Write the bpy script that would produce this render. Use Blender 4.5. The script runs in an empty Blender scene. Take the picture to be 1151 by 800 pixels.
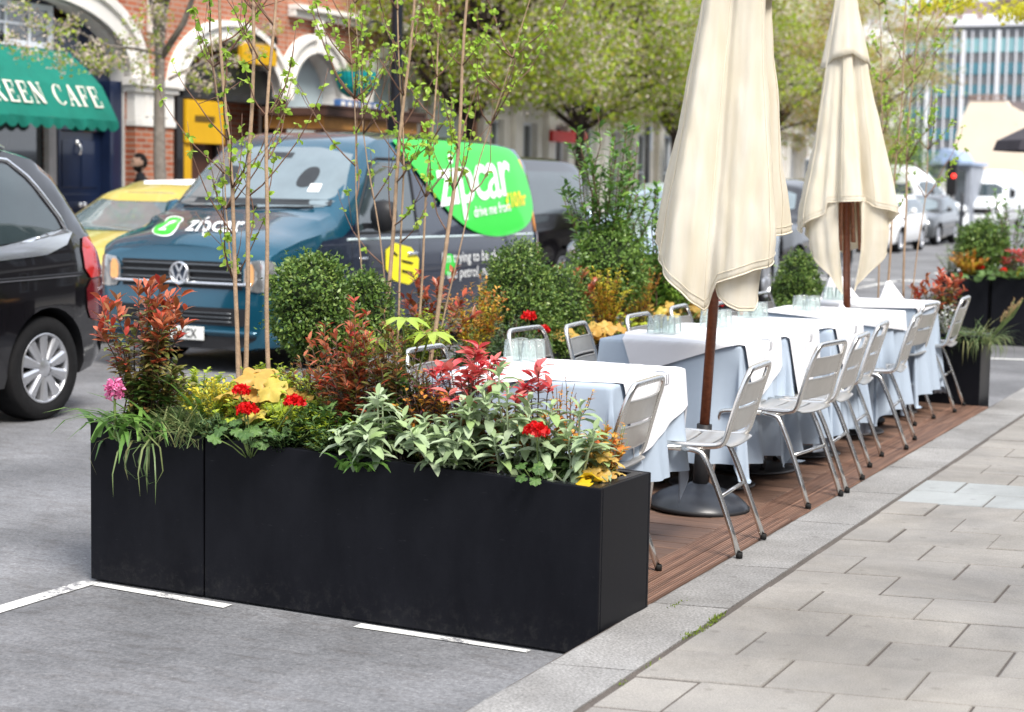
import bpy, bmesh, math, random
import numpy as np
from mathutils import Vector, Matrix, Euler
from mathutils.bvhtree import BVHTree
from mathutils import noise as mnoise
from mathutils.geometry import tessellate_polygon
random.seed(7)
rng = np.random.default_rng(11)
scene = bpy.context.scene
COL = scene.collection
pi = math.pi
rad = math.radians

# ------------------------------------------------------------------ helpers
def empty(name, loc=(0, 0, 0), rz=0.0, parent=None):
    o = bpy.data.objects.new(name, None)
    o.empty_display_size = 0.2
    COL.objects.link(o)
    o.location = loc
    o.rotation_euler = (0, 0, rz)
    if parent: o.parent = parent
    return o

def tag(o, label=None, cat=None, group=None, kind=None):
    if label: o['label'] = label
    if cat: o['category'] = cat
    if group: o['group'] = group
    if kind: o['kind'] = kind
    return o

def thing(name, label, cat, loc=(0, 0, 0), rz=0.0, group=None):
    return tag(empty(name, loc, rz), label, cat, group)

def link_mesh(name, me, mats, parent=None):
    o = bpy.data.objects.new(name, me)
    COL.objects.link(o)
    if not isinstance(mats, (list, tuple)): mats = [mats]
    for m in mats: me.materials.append(m)
    if parent: o.parent = parent
    return o

def copy_tree(o, parent=None):
    c = o.copy()
    COL.objects.link(c)
    if parent: c.parent = parent
    for ch in list(o.children):
        copy_tree(ch, c)
    return c

class MB:
    """collects simple solids and links them as one mesh"""
    def __init__(s): s.v = []; s.f = []; s.mi = []; s.sm = []
    def add(s, vs, fs, mi=0, smooth=False):
        b = len(s.v)
        s.v.extend([tuple(v) for v in vs])
        for f in fs:
            s.f.append(tuple(b + i for i in f)); s.mi.append(mi); s.sm.append(smooth)
        return s
    def box(s, x0, x1, y0, y1, z0, z1, mi=0, M=None):
        vs = [Vector(p) for p in ((x0,y0,z0),(x1,y0,z0),(x1,y1,z0),(x0,y1,z0),(x0,y0,z1),(x1,y0,z1),(x1,y1,z1),(x0,y1,z1))]
        if M is not None: vs = [M @ v for v in vs]
        return s.add(vs, [(0,3,2,1),(4,5,6,7),(0,1,5,4),(1,2,6,5),(2,3,7,6),(3,0,4,7)], mi)
    def tube(s, pts, r, seg=8, mi=0, caps=True, smooth=True):
        pts = [Vector(p) for p in pts]
        n = len(pts)
        rs = r if isinstance(r, (list, tuple)) else [r] * n
        t0 = (pts[1] - pts[0]).normalized()
        ref = Vector((0, 0, 1)) if abs(t0.z) < .9 else Vector((1, 0, 0))
        u = t0.cross(ref).normalized()
        vs = []
        for i in range(n):
            if i == 0: t = pts[1] - pts[0]
            elif i == n - 1: t = pts[-1] - pts[-2]
            else: t = (pts[i+1] - pts[i]).normalized() + (pts[i] - pts[i-1]).normalized()
            if t.length < 1e-9: t = t0
            t.normalize()
            u = (u - t * u.dot(t))
            if u.length < 1e-6: u = t.orthogonal()
            u.normalize()
            w = t.cross(u)
            for k in range(seg):
                a = 2 * pi * k / seg
                vs.append(pts[i] + (u * math.cos(a) + w * math.sin(a)) * rs[i])
        fs = []
        for i in range(n - 1):
            for k in range(seg):
                k2 = (k + 1) % seg
                fs.append((i*seg+k, i*seg+k2, (i+1)*seg+k2, (i+1)*seg+k))
        s.add(vs, fs, mi, smooth)
        if caps:
            b = len(s.v) - len(vs)
            s.f.append(tuple(b + k for k in reversed(range(seg)))); s.mi.append(mi); s.sm.append(False)
            s.f.append(tuple(b + (n-1)*seg + k for k in range(seg))); s.mi.append(mi); s.sm.append(False)
        return s
    def lathe(s, prof, seg=24, M=None, mi=0, smooth=True):
        """prof: list of (r, z)"""
        vs = []
        for r, z in prof:
            for k in range(seg):
                a = 2 * pi * k / seg
                v = Vector((r * math.cos(a), r * math.sin(a), z))
                vs.append(M @ v if M is not None else v)
        fs = []
        for i in range(len(prof) - 1):
            for k in range(seg):
                k2 = (k + 1) % seg
                fs.append((i*seg+k, i*seg+k2, (i+1)*seg+k2, (i+1)*seg+k))
        return s.add(vs, fs, mi, smooth)
    def prism(s, poly, h0, h1, M, mi=0):
        """poly in local xy, extruded along local z from h0 to h1, placed by M"""
        n = len(poly)
        vs = [M @ Vector((x, y, h0)) for x, y in poly] + [M @ Vector((x, y, h1)) for x, y in poly]
        b = len(s.v)
        s.v.extend([tuple(v) for v in vs])
        tris = tessellate_polygon([[Vector((x, y, 0)) for x, y in poly]])
        for t in tris:
            s.f.append((b+t[0], b+t[1], b+t[2])); s.mi.append(mi); s.sm.append(False)
            s.f.append((b+n+t[2], b+n+t[1], b+n+t[0])); s.mi.append(mi); s.sm.append(False)
        for i in range(n):
            j = (i + 1) % n
            s.f.append((b+i, b+j, b+n+j, b+n+i)); s.mi.append(mi); s.sm.append(False)
        return s
    def build(s, name, mats, parent=None, bevel=0, seg=2, fixn=True):
        me = bpy.data.meshes.new(name)
        me.from_pydata(s.v, [], s.f)
        me.polygons.foreach_set('material_index', s.mi)
        me.polygons.foreach_set('use_smooth', s.sm)
        me.update()
        if fixn:
            bm = bmesh.new(); bm.from_mesh(me)
            bmesh.ops.recalc_face_normals(bm, faces=bm.faces)
            bm.to_mesh(me); bm.free()
        o = link_mesh(name, me, mats, parent)
        if bevel:
            m = o.modifiers.new('bevel', 'BEVEL')
            m.width = bevel; m.segments = seg; m.limit_method = 'ANGLE'; m.angle_limit = rad(40)
        return o

def smooth_path(pts, it=2, closed=False):
    pts = [Vector(p) for p in pts]
    for _ in range(it):
        out = []
        n = len(pts)
        if closed:
            for i in range(n):
                a, b = pts[i], pts[(i+1) % n]
                out += [a.lerp(b, .25), a.lerp(b, .75)]
        else:
            out = [pts[0]]
            for i in range(n - 1):
                a, b = pts[i], pts[i+1]
                if i > 0: out.append(a.lerp(b, .25))
                if i < n - 2: out.append(a.lerp(b, .75))
            out.append(pts[-1])
        pts = out
    return pts

# ------------------------------------------------------------------ materials
MATS = {}
def nt(name):
    m = bpy.data.materials.new(name); m.use_nodes = True
    n = m.node_tree.nodes; l = m.node_tree.links
    b = n['Principled BSDF']
    return m, n, l, b
def pm(name, col, rough=.5, metal=0., var=.12, scale=6., bump=0., bscale=60., coat=0., spec=.3, rvar=0., emit=0):
    if name in MATS: return MATS[name]
    m, n, l, b = nt(name)
    tc = n.new('ShaderNodeTexCoord')
    nz = n.new('ShaderNodeTexNoise'); nz.inputs['Scale'].default_value = scale; nz.inputs['Detail'].default_value = 6
    nz.inputs['Roughness'].default_value = .65
    l.new(tc.outputs['Object'], nz.inputs['Vector'])
    r = n.new('ShaderNodeValToRGB')
    r.color_ramp.elements[0].position = .3; r.color_ramp.elements[1].position = .7
    r.color_ramp.elements[0].color = tuple(c * (1 - var) for c in col) + (1,)
    r.color_ramp.elements[1].color = tuple(min(1, c * (1 + var)) for c in col) + (1,)
    l.new(nz.outputs['Fac'], r.inputs['Fac'])
    l.new(r.outputs['Color'], b.inputs['Base Color'])
    b.inputs['Roughness'].default_value = rough
    b.inputs['Metallic'].default_value = metal
    b.inputs['Specular IOR Level'].default_value = spec
    b.inputs['Coat Weight'].default_value = coat
    b.inputs['Coat Roughness'].default_value = .03
    if rvar:
        mr = n.new('ShaderNodeMapRange')
        mr.inputs['From Min'].default_value = .3; mr.inputs['From Max'].default_value = .7
        mr.inputs['To Min'].default_value = rough - rvar; mr.inputs['To Max'].default_value = rough + rvar
        l.new(nz.outputs['Fac'], mr.inputs['Value']); l.new(mr.outputs['Result'], b.inputs['Roughness'])
    if bump:
        n2 = n.new('ShaderNodeTexNoise'); n2.inputs['Scale'].default_value = bscale; n2.inputs['Detail'].default_value = 5
        l.new(tc.outputs['Object'], n2.inputs['Vector'])
        bp = n.new('ShaderNodeBump'); bp.inputs['Strength'].default_value = bump; bp.inputs['Distance'].default_value = .01
        l.new(n2.outputs['Fac'], bp.inputs['Height']); l.new(bp.outputs['Normal'], b.inputs['Normal'])
    if emit:
        b.inputs['Emission Color'].default_value = tuple(col) + (1,); b.inputs['Emission Strength'].default_value = emit
    MATS[name] = m
    return m

def leafm(name, cols, rough=.45, trans=.25, spec=.4, bump=0):
    if name in MATS: return MATS[name]
    m, n, l, b = nt(name)
    g = n.new('ShaderNodeNewGeometry')
    r = n.new('ShaderNodeValToRGB')
    cr = r.color_ramp
    k = len(cols)
    cr.elements[0].position = 0; cr.elements[0].color = tuple(cols[0]) + (1,)
    cr.elements[1].position = 1; cr.elements[1].color = tuple(cols[-1]) + (1,)
    for i in range(1, k - 1):
        e = cr.elements.new(i / (k - 1)); e.color = tuple(cols[i]) + (1,)
    l.new(g.outputs['Random Per Island'], r.inputs['Fac'])
    tc = n.new('ShaderNodeTexCoord')
    nz = n.new('ShaderNodeTexNoise'); nz.inputs['Scale'].default_value = 40
    l.new(tc.outputs['Object'], nz.inputs['Vector'])
    mx = n.new('ShaderNodeMix'); mx.data_type = 'RGBA'; mx.blend_type = 'MULTIPLY'
    mr = n.new('ShaderNodeMapRange'); mr.inputs['To Min'].default_value = .75; mr.inputs['To Max'].default_value = 1.2
    l.new(nz.outputs['Fac'], mr.inputs['Value'])
    mx.inputs['Factor'].default_value = 1
    l.new(r.outputs['Color'], mx.inputs['A']); l.new(mr.outputs['Result'], mx.inputs['B'])
    l.new(mx.outputs['Result'], b.inputs['Base Color'])
    b.inputs['Roughness'].default_value = rough; b.inputs['Specular IOR Level'].default_value = spec
    t = n.new('ShaderNodeBsdfTranslucent'); l.new(mx.outputs['Result'], t.inputs['Color'])
    ms = n.new('ShaderNodeMixShader'); ms.inputs['Fac'].default_value = trans
    out = n['Material Output']
    l.new(b.outputs['BSDF'], ms.inputs[1]); l.new(t.outputs['BSDF'], ms.inputs[2]); l.new(ms.outputs['Shader'], out.inputs['Surface'])
    MATS[name] = m
    return m

def brickm(name, c1, c2, mortar, scale=1., bw=.225, bh=.075, ms=.012, rough=.85, axis='x'):
    m, n, l, b = nt(name)
    tc = n.new('ShaderNodeTexCoord')
    sp = n.new('ShaderNodeSeparateXYZ'); l.new(tc.outputs['Object'], sp.inputs[0])
    cb = n.new('ShaderNodeCombineXYZ')
    if axis == 'x': l.new(sp.outputs['Y'], cb.inputs['X'])
    else: l.new(sp.outputs['X'], cb.inputs['X'])
    l.new(sp.outputs['Z'], cb.inputs['Y'])
    br = n.new('ShaderNodeTexBrick')
    l.new(cb.outputs[0], br.inputs['Vector'])
    br.inputs['Scale'].default_value = 1
    br.inputs['Brick Width'].default_value = bw; br.inputs['Row Height'].default_value = bh
    br.inputs['Mortar Size'].default_value = ms; br.inputs['Bias'].default_value = 0
    br.inputs['Color1'].default_value = tuple(c1) + (1,); br.inputs['Color2'].default_value = tuple(c2) + (1,)
    br.inputs['Mortar'].default_value = tuple(mortar) + (1,)
    nz = n.new('ShaderNodeTexNoise'); nz.inputs['Scale'].default_value = 1.3; nz.inputs['Detail'].default_value = 8
    l.new(tc.outputs['Object'], nz.inputs['Vector'])
    mr = n.new('ShaderNodeMapRange'); mr.inputs['To Min'].default_value = .6; mr.inputs['To Max'].default_value = 1.35
    l.new(nz.outputs['Fac'], mr.inputs['Value'])
    mx = n.new('ShaderNodeMix'); mx.data_type = 'RGBA'; mx.blend_type = 'MULTIPLY'; mx.inputs['Factor'].default_value = 1
    l.new(br.outputs['Color'], mx.inputs['A']); l.new(mr.outputs['Result'], mx.inputs['B'])
    l.new(mx.outputs['Result'], b.inputs['Base Color']); b.inputs['Roughness'].default_value = rough
    bp = n.new('ShaderNodeBump'); bp.inputs['Strength'].default_value = .5; bp.inputs['Distance'].default_value = .01
    l.new(br.outputs['Fac'], bp.inputs['Height']); bp.invert = True; l.new(bp.outputs['Normal'], b.inputs['Normal'])
    MATS[name] = m
    return m

# ------------------------------------------------------------------ leaves
LEAF_ROWS = {
    'lance': [(0, .05), (.2, .62), (.45, 1.), (.75, .7), (1, .03)],
    'strap': [(0, .7), (.25, 1.), (.5, .95), (.75, .65), (1, .03)],
    'oval': [(0, .08), (.25, .8), (.55, 1.), (.85, .65), (1, .1)],
    'small': [(0, .1), (.5, 1.), (1, .08)],
}
class Leaves:
    def __init__(s): s.V = []; s.F = []; s.n = 0
    def add(s, P, D, N, L, W, kind='lance', droop=.15, cup=.15, twist=0):
        P = np.atleast_2d(np.asarray(P, float)); n = len(P)
        if n == 0: return
        D = np.broadcast_to(np.asarray(D, float), (n, 3)); N = np.broadcast_to(np.asarray(N, float), (n, 3))
        D = D / (np.linalg.norm(D, axis=1, keepdims=True) + 1e-9)
        S = np.cross(D, N); S /= (np.linalg.norm(S, axis=1, keepdims=True) + 1e-9)
        N = np.cross(S, D)
        L = np.broadcast_to(np.asarray(L, float), (n,))[:, None]; W = np.broadcast_to(np.asarray(W, float), (n,))[:, None]
        dr = np.broadcast_to(np.asarray(droop, float), (n,))[:, None]
        rows = LEAF_ROWS[kind]; k = len(rows)
        vs = np.zeros((n, k, 3, 3))
        for i, (t, h) in enumerate(rows):
            a = dr * 2 * t
            # bend along an arc
            c = P + D * L * np.where(np.abs(dr) > 1e-4, np.sin(a) / (2 * dr + 1e-9), t) - N * L * np.where(np.abs(dr) > 1e-4, (1 - np.cos(a)) / (2 * dr + 1e-9), 0)
            vs[:, i, 1] = c
            vs[:, i, 0] = c + S * W * h * .5 + N * W * h * cup
            vs[:, i, 2] = c - S * W * h * .5 + N * W * h * cup
        base = s.n + np.arange(n)[:, None] * (k * 3)
        fl = []
        for i in range(k - 1):
            for j in (0, 1):
                fl.append(np.stack([base[:, 0] + i*3+j, base[:, 0] + i*3+j+1, base[:, 0] + (i+1)*3+j+1, base[:, 0] + (i+1)*3+j], 1))
        s.V.append(vs.reshape(-1, 3)); s.F.append(np.concatenate(fl)); s.n += n * k * 3
    def quads(s, P, D, N, L, W, fold=.25):
        """one folded rhombus per leaf (4 verts, 2 triangles as one bent quad)"""
        P = np.atleast_2d(np.asarray(P, float)); n = len(P)
        if n == 0: return
        D = D / (np.linalg.norm(D, axis=1, keepdims=True) + 1e-9)
        S = np.cross(D, N); S /= (np.linalg.norm(S, axis=1, keepdims=True) + 1e-9)
        N = np.cross(S, D)
        L = np.broadcast_to(np.asarray(L, float), (n,))[:, None]; W = np.broadcast_to(np.asarray(W, float), (n,))[:, None]
        m = P + D * L * .45
        vs = np.stack([P, m + S*W*.5 + N*W*fold, P + D*L, m - S*W*.5 + N*W*fold], 1)
        b = s.n + np.arange(n)[:, None] * 4
        s.V.append(vs.reshape(-1, 3)); s.F.append(b + np.arange(4)[None, :]); s.n += n * 4
    def build(s, name, mat, parent=None, smooth=False):
        V = np.concatenate(s.V).astype(np.float32); F = np.concatenate(s.F).astype(np.int32)
        me = bpy.data.meshes.new(name)
        me.vertices.add(len(V)); me.vertices.foreach_set('co', V.ravel())
        me.loops.add(F.size); me.loops.foreach_set('vertex_index', F.ravel())
        me.polygons.add(len(F)); me.polygons.foreach_set('loop_start', np.arange(0, F.size, 4, dtype=np.int32))
        me.update(calc_edges=True)
        if smooth: me.polygons.foreach_set('use_smooth', np.ones(len(F), bool))
        return link_mesh(name, me, mat, parent)

def rdir(n, up=0.0):
    v = rng.normal(size=(n, 3)); v /= np.linalg.norm(v, axis=1, keepdims=True)
    v[:, 2] += up
    return v / np.linalg.norm(v, axis=1, keepdims=True)

# text as a mesh (x right, y up), bold by offset
def text_mesh(body, size=1., bold=.0, sx=1., spacing=1., shear=0.):
    cu = bpy.data.curves.new('t', 'FONT'); cu.body = body; cu.size = size; cu.offset = bold * size
    cu.space_character = spacing; cu.resolution_u = 4; cu.shear = shear
    cu.align_x = 'CENTER'; cu.align_y = 'CENTER'
    o = bpy.data.objects.new('t', cu); COL.objects.link(o)
    dg = bpy.context.evaluated_depsgraph_get()
    me = bpy.data.meshes.new_from_object(o.evaluated_get(dg))
    vs = [(v.co.x * sx, v.co.y) for v in me.vertices]; fs = [tuple(p.vertices) for p in me.polygons]
    bpy.data.objects.remove(o); bpy.data.curves.remove(cu); bpy.data.meshes.remove(me)
    xs = [v[0] for v in vs]; ys = [v[1] for v in vs]
    cx = (min(xs) + max(xs)) / 2; cy = (min(ys) + max(ys)) / 2
    return [(x - cx, y - cy) for x, y in vs], fs
def text_obj(name, body, size, mat, parent, fn, bold=0., sx=1., spacing=1., shear=0.):
    """fn maps (u, v) to a 3D point"""
    vs, fs = text_mesh(body, size, bold, sx, spacing, shear)
    mb = MB(); mb.add([fn(u, v) for u, v in vs], fs)
    return mb.build(name, mat, parent, fixn=False)
# ------------------------------------------------------------------ camera, light, world
cam = bpy.data.cameras.new('camera'); camo = bpy.data.objects.new('camera', cam); COL.objects.link(camo)
RW = Matrix(((0.9050508042121114, 0.057728851899766315, -0.4213673236658783), (0.42491223636308, -0.08024867700013606, 0.9016705280914165), (0.018238234123298603, -0.9951017684126898, -0.09715882521933386)))
right = RW.col[0]; up_ = -RW.col[1]; fwd = RW.col[2]
Mc = Matrix((( right.x, up_.x, -fwd.x, 2.237), (right.y, up_.y, -fwd.y, -5.520), (right.z, up_.z, -fwd.z, 1.52), (0, 0, 0, 1)))
camo.matrix_world = Mc
cam.sensor_fit = 'HORIZONTAL'; cam.sensor_width = 36; cam.lens = 36 * 2000 / 1151
cam.clip_start = .1; cam.clip_end = 2000
cam.dof.use_dof = True; cam.dof.focus_distance = 7.0; cam.dof.aperture_fstop = 3.3
scene.camera = camo

SUN_EL, SUN_AZ = rad(52), rad(125)      # azimuth from +Y towards +X
w = bpy.data.worlds.new('World'); scene.world = w; w.use_nodes = True
wn, wl = w.node_tree.nodes, w.node_tree.links
sky = wn.new('ShaderNodeTexSky'); sky.sky_type = 'NISHITA'; sky.sun_disc = False
sky.sun_elevation = SUN_EL; sky.sun_rotation = SUN_AZ; sky.air_density = 1.0; sky.dust_density = 4.0; sky.ozone_density = 1.0
# thin bright cloud cover over the blue
tcw = wn.new('ShaderNodeTexCoord'); nzw = wn.new('ShaderNodeTexNoise'); nzw.inputs['Scale'].default_value = 2.2; nzw.inputs['Detail'].default_value = 7
wl.new(tcw.outputs['Generated'], nzw.inputs['Vector'])
rpw = wn.new('ShaderNodeMapRange'); rpw.inputs['From Min'].default_value = .3; rpw.inputs['From Max'].default_value = .6
rpw.inputs['To Min'].default_value = .55; rpw.inputs['To Max'].default_value = .9
wl.new(nzw.outputs['Fac'], rpw.inputs['Value'])
mxw = wn.new('ShaderNodeMix'); mxw.data_type = 'RGBA'
wl.new(rpw.outputs['Result'], mxw.inputs['Factor']); wl.new(sky.outputs['Color'], mxw.inputs['A']); mxw.inputs['B'].default_value = (7.2, 7.7, 8.6, 1)
wl.new(mxw.outputs['Result'], wn['Background'].inputs['Color'])
wn['Background'].inputs['Strength'].default_value = .105
sl = bpy.data.lights.new('sun', 'SUN'); sl.energy = 3.0; sl.angle = rad(22); sl.color = (1, .95, .88)
so = bpy.data.objects.new('sun', sl); COL.objects.link(so)
sd = Vector((math.sin(SUN_AZ) * math.cos(SUN_EL), math.cos(SUN_AZ) * math.cos(SUN_EL), math.sin(SUN_EL)))
so.rotation_euler = sd.to_track_quat('Z', 'Y').to_euler()
scene.view_settings.view_transform = 'Standard'; scene.view_settings.look = 'None'
scene.view_settings.exposure = 0.96; scene.view_settings.gamma = 1
scene.cycles.max_bounces = 7; scene.cycles.transparent_max_bounces = 16
scene.cycles.use_denoising = True

# ------------------------------------------------------------------ setting
def struct(mb, name, mats, **k):
    return tag(mb.build(name, mats, None, **k), kind='structure')

def asphalt():
    m, n, l, b = nt('asphalt')
    tc = n.new('ShaderNodeTexCoord')
    a = n.new('ShaderNodeTexNoise'); a.inputs['Scale'].default_value = 75; a.inputs['Detail'].default_value = 5; a.inputs['Roughness'].default_value = .75
    c = n.new('ShaderNodeTexNoise'); c.inputs['Scale'].default_value = .9; c.inputs['Detail'].default_value = 8; c.inputs['Roughness'].default_value = .6
    v = n.new('ShaderNodeTexVoronoi'); v.inputs['Scale'].default_value = 38
    for t in (a, c, v): l.new(tc.outputs['Object'], t.inputs['Vector'])
    r = n.new('ShaderNodeValToRGB'); r.color_ramp.elements[0].position = .38; r.color_ramp.elements[1].position = .66
    r.color_ramp.elements[0].color = (.110, .112, .120, 1); r.color_ramp.elements[1].color = (.20, .203, .216, 1)
    l.new(c.outputs['Fac'], r.inputs['Fac'])
    r2 = n.new('ShaderNodeValToRGB'); r2.color_ramp.elements[0].position = .32; r2.color_ramp.elements[1].position = .72
    r2.color_ramp.elements[0].color = (.45, .45, .46, 1); r2.color_ramp.elements[1].color = (1.6, 1.6, 1.58, 1)
    l.new(a.outputs['Fac'], r2.inputs['Fac'])
    mx = n.new('ShaderNodeMix'); mx.data_type = 'RGBA'; mx.blend_type = 'MULTIPLY'; mx.inputs['Factor'].default_value = .8
    l.new(r.outputs['Color'], mx.inputs['A']); l.new(r2.outputs['Color'], mx.inputs['B'])
    # darker pits / lighter chips
    r3 = n.new('ShaderNodeValToRGB'); r3.color_ramp.elements[0].position = .0; r3.color_ramp.elements[1].position = .25
    r3.color_ramp.elements[0].color = (1.9, 1.85, 1.75, 1); r3.color_ramp.elements[1].color = (1, 1, 1, 1)
    l.new(v.outputs['Distance'], r3.inputs['Fac'])
    m2 = n.new('ShaderNodeMix'); m2.data_type = 'RGBA'; m2.blend_type = 'MULTIPLY'; m2.inputs['Factor'].default_value = .6
    l.new(mx.outputs['Result'], m2.inputs['A']); l.new(r3.outputs['Color'], m2.inputs['B'])
    # long brownish worn streaks
    mp = n.new('ShaderNodeMapping'); mp.inputs['Scale'].default_value = (2.2, 7, 1); l.new(tc.outputs['Object'], mp.inputs['Vector'])
    st = n.new('ShaderNodeTexNoise'); st.inputs['Scale'].default_value = 2.5; st.inputs['Detail'].default_value = 9; st.inputs['Roughness'].default_value = .7
    l.new(mp.outputs['Vector'], st.inputs['Vector'])
    r4 = n.new('ShaderNodeValToRGB'); r4.color_ramp.elements[0].position = .34; r4.color_ramp.elements[1].position = .50
    r4.color_ramp.elements[0].color = (.5, .44, .4, 1); r4.color_ramp.elements[1].color = (1, 1, 1, 1)
    l.new(st.outputs['Fac'], r4.inputs['Fac'])
    m3 = n.new('ShaderNodeMix'); m3.data_type = 'RGBA'; m3.blend_type = 'MULTIPLY'; m3.inputs['Factor'].default_value = .5
    l.new(m2.outputs['Result'], m3.inputs['A']); l.new(r4.outputs['Color'], m3.inputs['B'])
    l.new(m3.outputs['Result'], b.inputs['Base Color']); b.inputs['Roughness'].default_value = .85
    bp = n.new('ShaderNodeBump'); bp.inputs['Strength'].default_value = .5; bp.inputs['Distance'].default_value = .006
    l.new(a.outputs['Fac'], bp.inputs['Height']); l.new(bp.outputs['Normal'], b.inputs['Normal'])
    return m
def stone(name, c, var=.2, speck=.35, sc=1.6, rough=.8, island=.0, fine=220, tint=None):
    m, n, l, b = nt(name)
    tc = n.new('ShaderNodeTexCoord'); g = n.new('ShaderNodeNewGeometry')
    a = n.new('ShaderNodeTexNoise'); a.inputs['Scale'].default_value = fine; a.inputs['Detail'].default_value = 3
    d = n.new('ShaderNodeTexNoise'); d.inputs['Scale'].default_value = sc; d.inputs['Detail'].default_value = 9; d.inputs['Roughness'].default_value = .65
    for t in (a, d): l.new(tc.outputs['Object'], t.inputs['Vector'])
    r = n.new('ShaderNodeValToRGB'); r.color_ramp.elements[0].position = .3; r.color_ramp.elements[1].position = .7
    t2 = tint or c
    r.color_ramp.elements[0].color = tuple(x * (1 - var) for x in t2) + (1,); r.color_ramp.elements[1].color = tuple(x * (1 + var) for x in c) + (1,)
    l.new(d.outputs['Fac'], r.inputs['Fac'])
    mr = n.new('ShaderNodeMapRange'); mr.inputs['From Min'].default_value = .3; mr.inputs['From Max'].default_value = .7
    mr.inputs['To Min'].default_value = 1 - speck; mr.inputs['To Max'].default_value = 1 + speck
    l.new(a.outputs['Fac'], mr.inputs['Value'])
    mi = n.new('ShaderNodeMapRange'); mi.inputs['To Min'].default_value = 1 - island; mi.inputs['To Max'].default_value = 1 + island
    l.new(g.outputs['Random Per Island'], mi.inputs['Value'])
    mu = n.new('ShaderNodeMath'); mu.operation = 'MULTIPLY'; l.new(mr.outputs['Result'], mu.inputs[0]); l.new(mi.outputs['Result'], mu.inputs[1])
    mx = n.new('ShaderNodeMix'); mx.data_type = 'RGBA'; mx.blend_type = 'MULTIPLY'; mx.inputs['Factor'].default_value = 1
    l.new(r.outputs['Color'], mx.inputs['A']); l.new(mu.outputs['Value'], mx.inputs['B'])
    # dark spots (gum, dirt)
    v = n.new('ShaderNodeTexVoronoi'); v.inputs['Scale'].default_value = 5.5; l.new(tc.outputs['Object'], v.inputs['Vector'])
    r3 = n.new('ShaderNodeValToRGB'); r3.color_ramp.elements[0].position = .07; r3.color_ramp.elements[1].position = .12
    r3.color_ramp.elements[0].color = (.8, .79, .78, 1); r3.color_ramp.elements[1].color = (1, 1, 1, 1)
    l.new(v.outputs['Distance'], r3.inputs['Fac'])
    m2 = n.new('ShaderNodeMix'); m2.data_type = 'RGBA'; m2.blend_type = 'MULTIPLY'; m2.inputs['Factor'].default_value = 1
    l.new(mx.outputs['Result'], m2.inputs['A']); l.new(r3.outputs['Color'], m2.inputs['B'])
    # broad stains and thin hairline cracks
    st = n.new('ShaderNodeTexNoise'); st.inputs['Scale'].default_value = .55; st.inputs['Detail'].default_value = 10; st.inputs['Roughness'].default_value = .7; st.inputs['Distortion'].default_value = .6
    l.new(tc.outputs['Object'], st.inputs['Vector'])
    r5 = n.new('ShaderNodeValToRGB'); r5.color_ramp.elements[0].position = .36; r5.color_ramp.elements[1].position = .56
    r5.color_ramp.elements[0].color = (.74, .725, .70, 1); r5.color_ramp.elements[1].color = (1.04, 1.04, 1.04, 1)
    l.new(st.outputs['Fac'], r5.inputs['Fac'])
    m6 = n.new('ShaderNodeMix'); m6.data_type = 'RGBA'; m6.blend_type = 'MULTIPLY'; m6.inputs['Factor'].default_value = 1
    l.new(m2.outputs['Result'], m6.inputs['A']); l.new(r5.outputs['Color'], m6.inputs['B']); m2 = m6
    l.new(m2.outputs['Result'], b.inputs['Base Color']); b.inputs['Roughness'].default_value = rough
    bp = n.new('ShaderNodeBump'); bp.inputs['Strength'].default_value = .35; bp.inputs['Distance'].default_value = .004
    l.new(a.outputs['Fac'], bp.inputs['Height']); l.new(bp.outputs['Normal'], b.inputs['Normal'])
    MATS[name] = m
    return m

M_asph = asphalt()
mb = MB(); mb.add([(-600,-80,-.1),(600,-80,-.1),(600,900,-.1),(-600,900,-.1)], [(0,1,2,3)])
struct(mb, 'road', M_asph)
# joint mortar bed under the paving, raised pavement body
M_mortar = stone('mortar', (.09, .075, .065), .3, .3)
mb = MB(); mb.box(.004, 14, -12, 90, -.3, -.006); struct(mb, 'pavement_bed', M_mortar)
# near kerb stones
M_kerb = stone('kerb_granite', (.245, .24, .235), .25, .40, 2.0, .8, .12, 110)
mb = MB(); y = -5.4; rr = random.Random(3)
def kerbstone(mb, x0, x1, y0, y1, z0, z1, sk):
    # skewed ends, softened front edge
    def P(x, y, z): return (x, y + sk * x, z)
    g = .004
    prof = [(x0, z0), (x0, z1 - .018), (x0 + .006, z1 - .006), (x0 + .02, z1), (x1, z1), (x1, z0)]
    n = 9; vs = []
    for i in range(n):
        yy = y0 + g + (y1 - y0 - 2 * g) * i / (n - 1)
        for k, (x, z) in enumerate(prof):
            wob = rr.uniform(-.004, .004) if k in (1, 2, 3) else 0
            vs.append(P(x + wob, yy, z + (rr.uniform(-.002, .001) if k in (2, 3, 4) else 0)))
    fs = []; k = len(prof)
    for i in range(n - 1):
        for j in range(k - 1): fs.append((i*k+j, (i+1)*k+j, (i+1)*k+j+1, i*k+j+1))
    fs += [tuple(range(k)), tuple((n-1)*k + j for j in reversed(range(k)))]
    mb.add(vs, fs)
for y1 in [-4.4, -3.5, -2.5, -1.5, -.45, .49, 1.25, 2.32, 3.24, 4.15, 5.0, 5.9, 6.8, 7.7, 8.6, 9.5, 10.4, 11.4] + [12.4 + .95 * i for i in range(80)]:
    kerbstone(mb, 0, .285, y, y1, -.25, .0, .2); y = y1
struct(mb, 'kerb', M_kerb)
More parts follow.
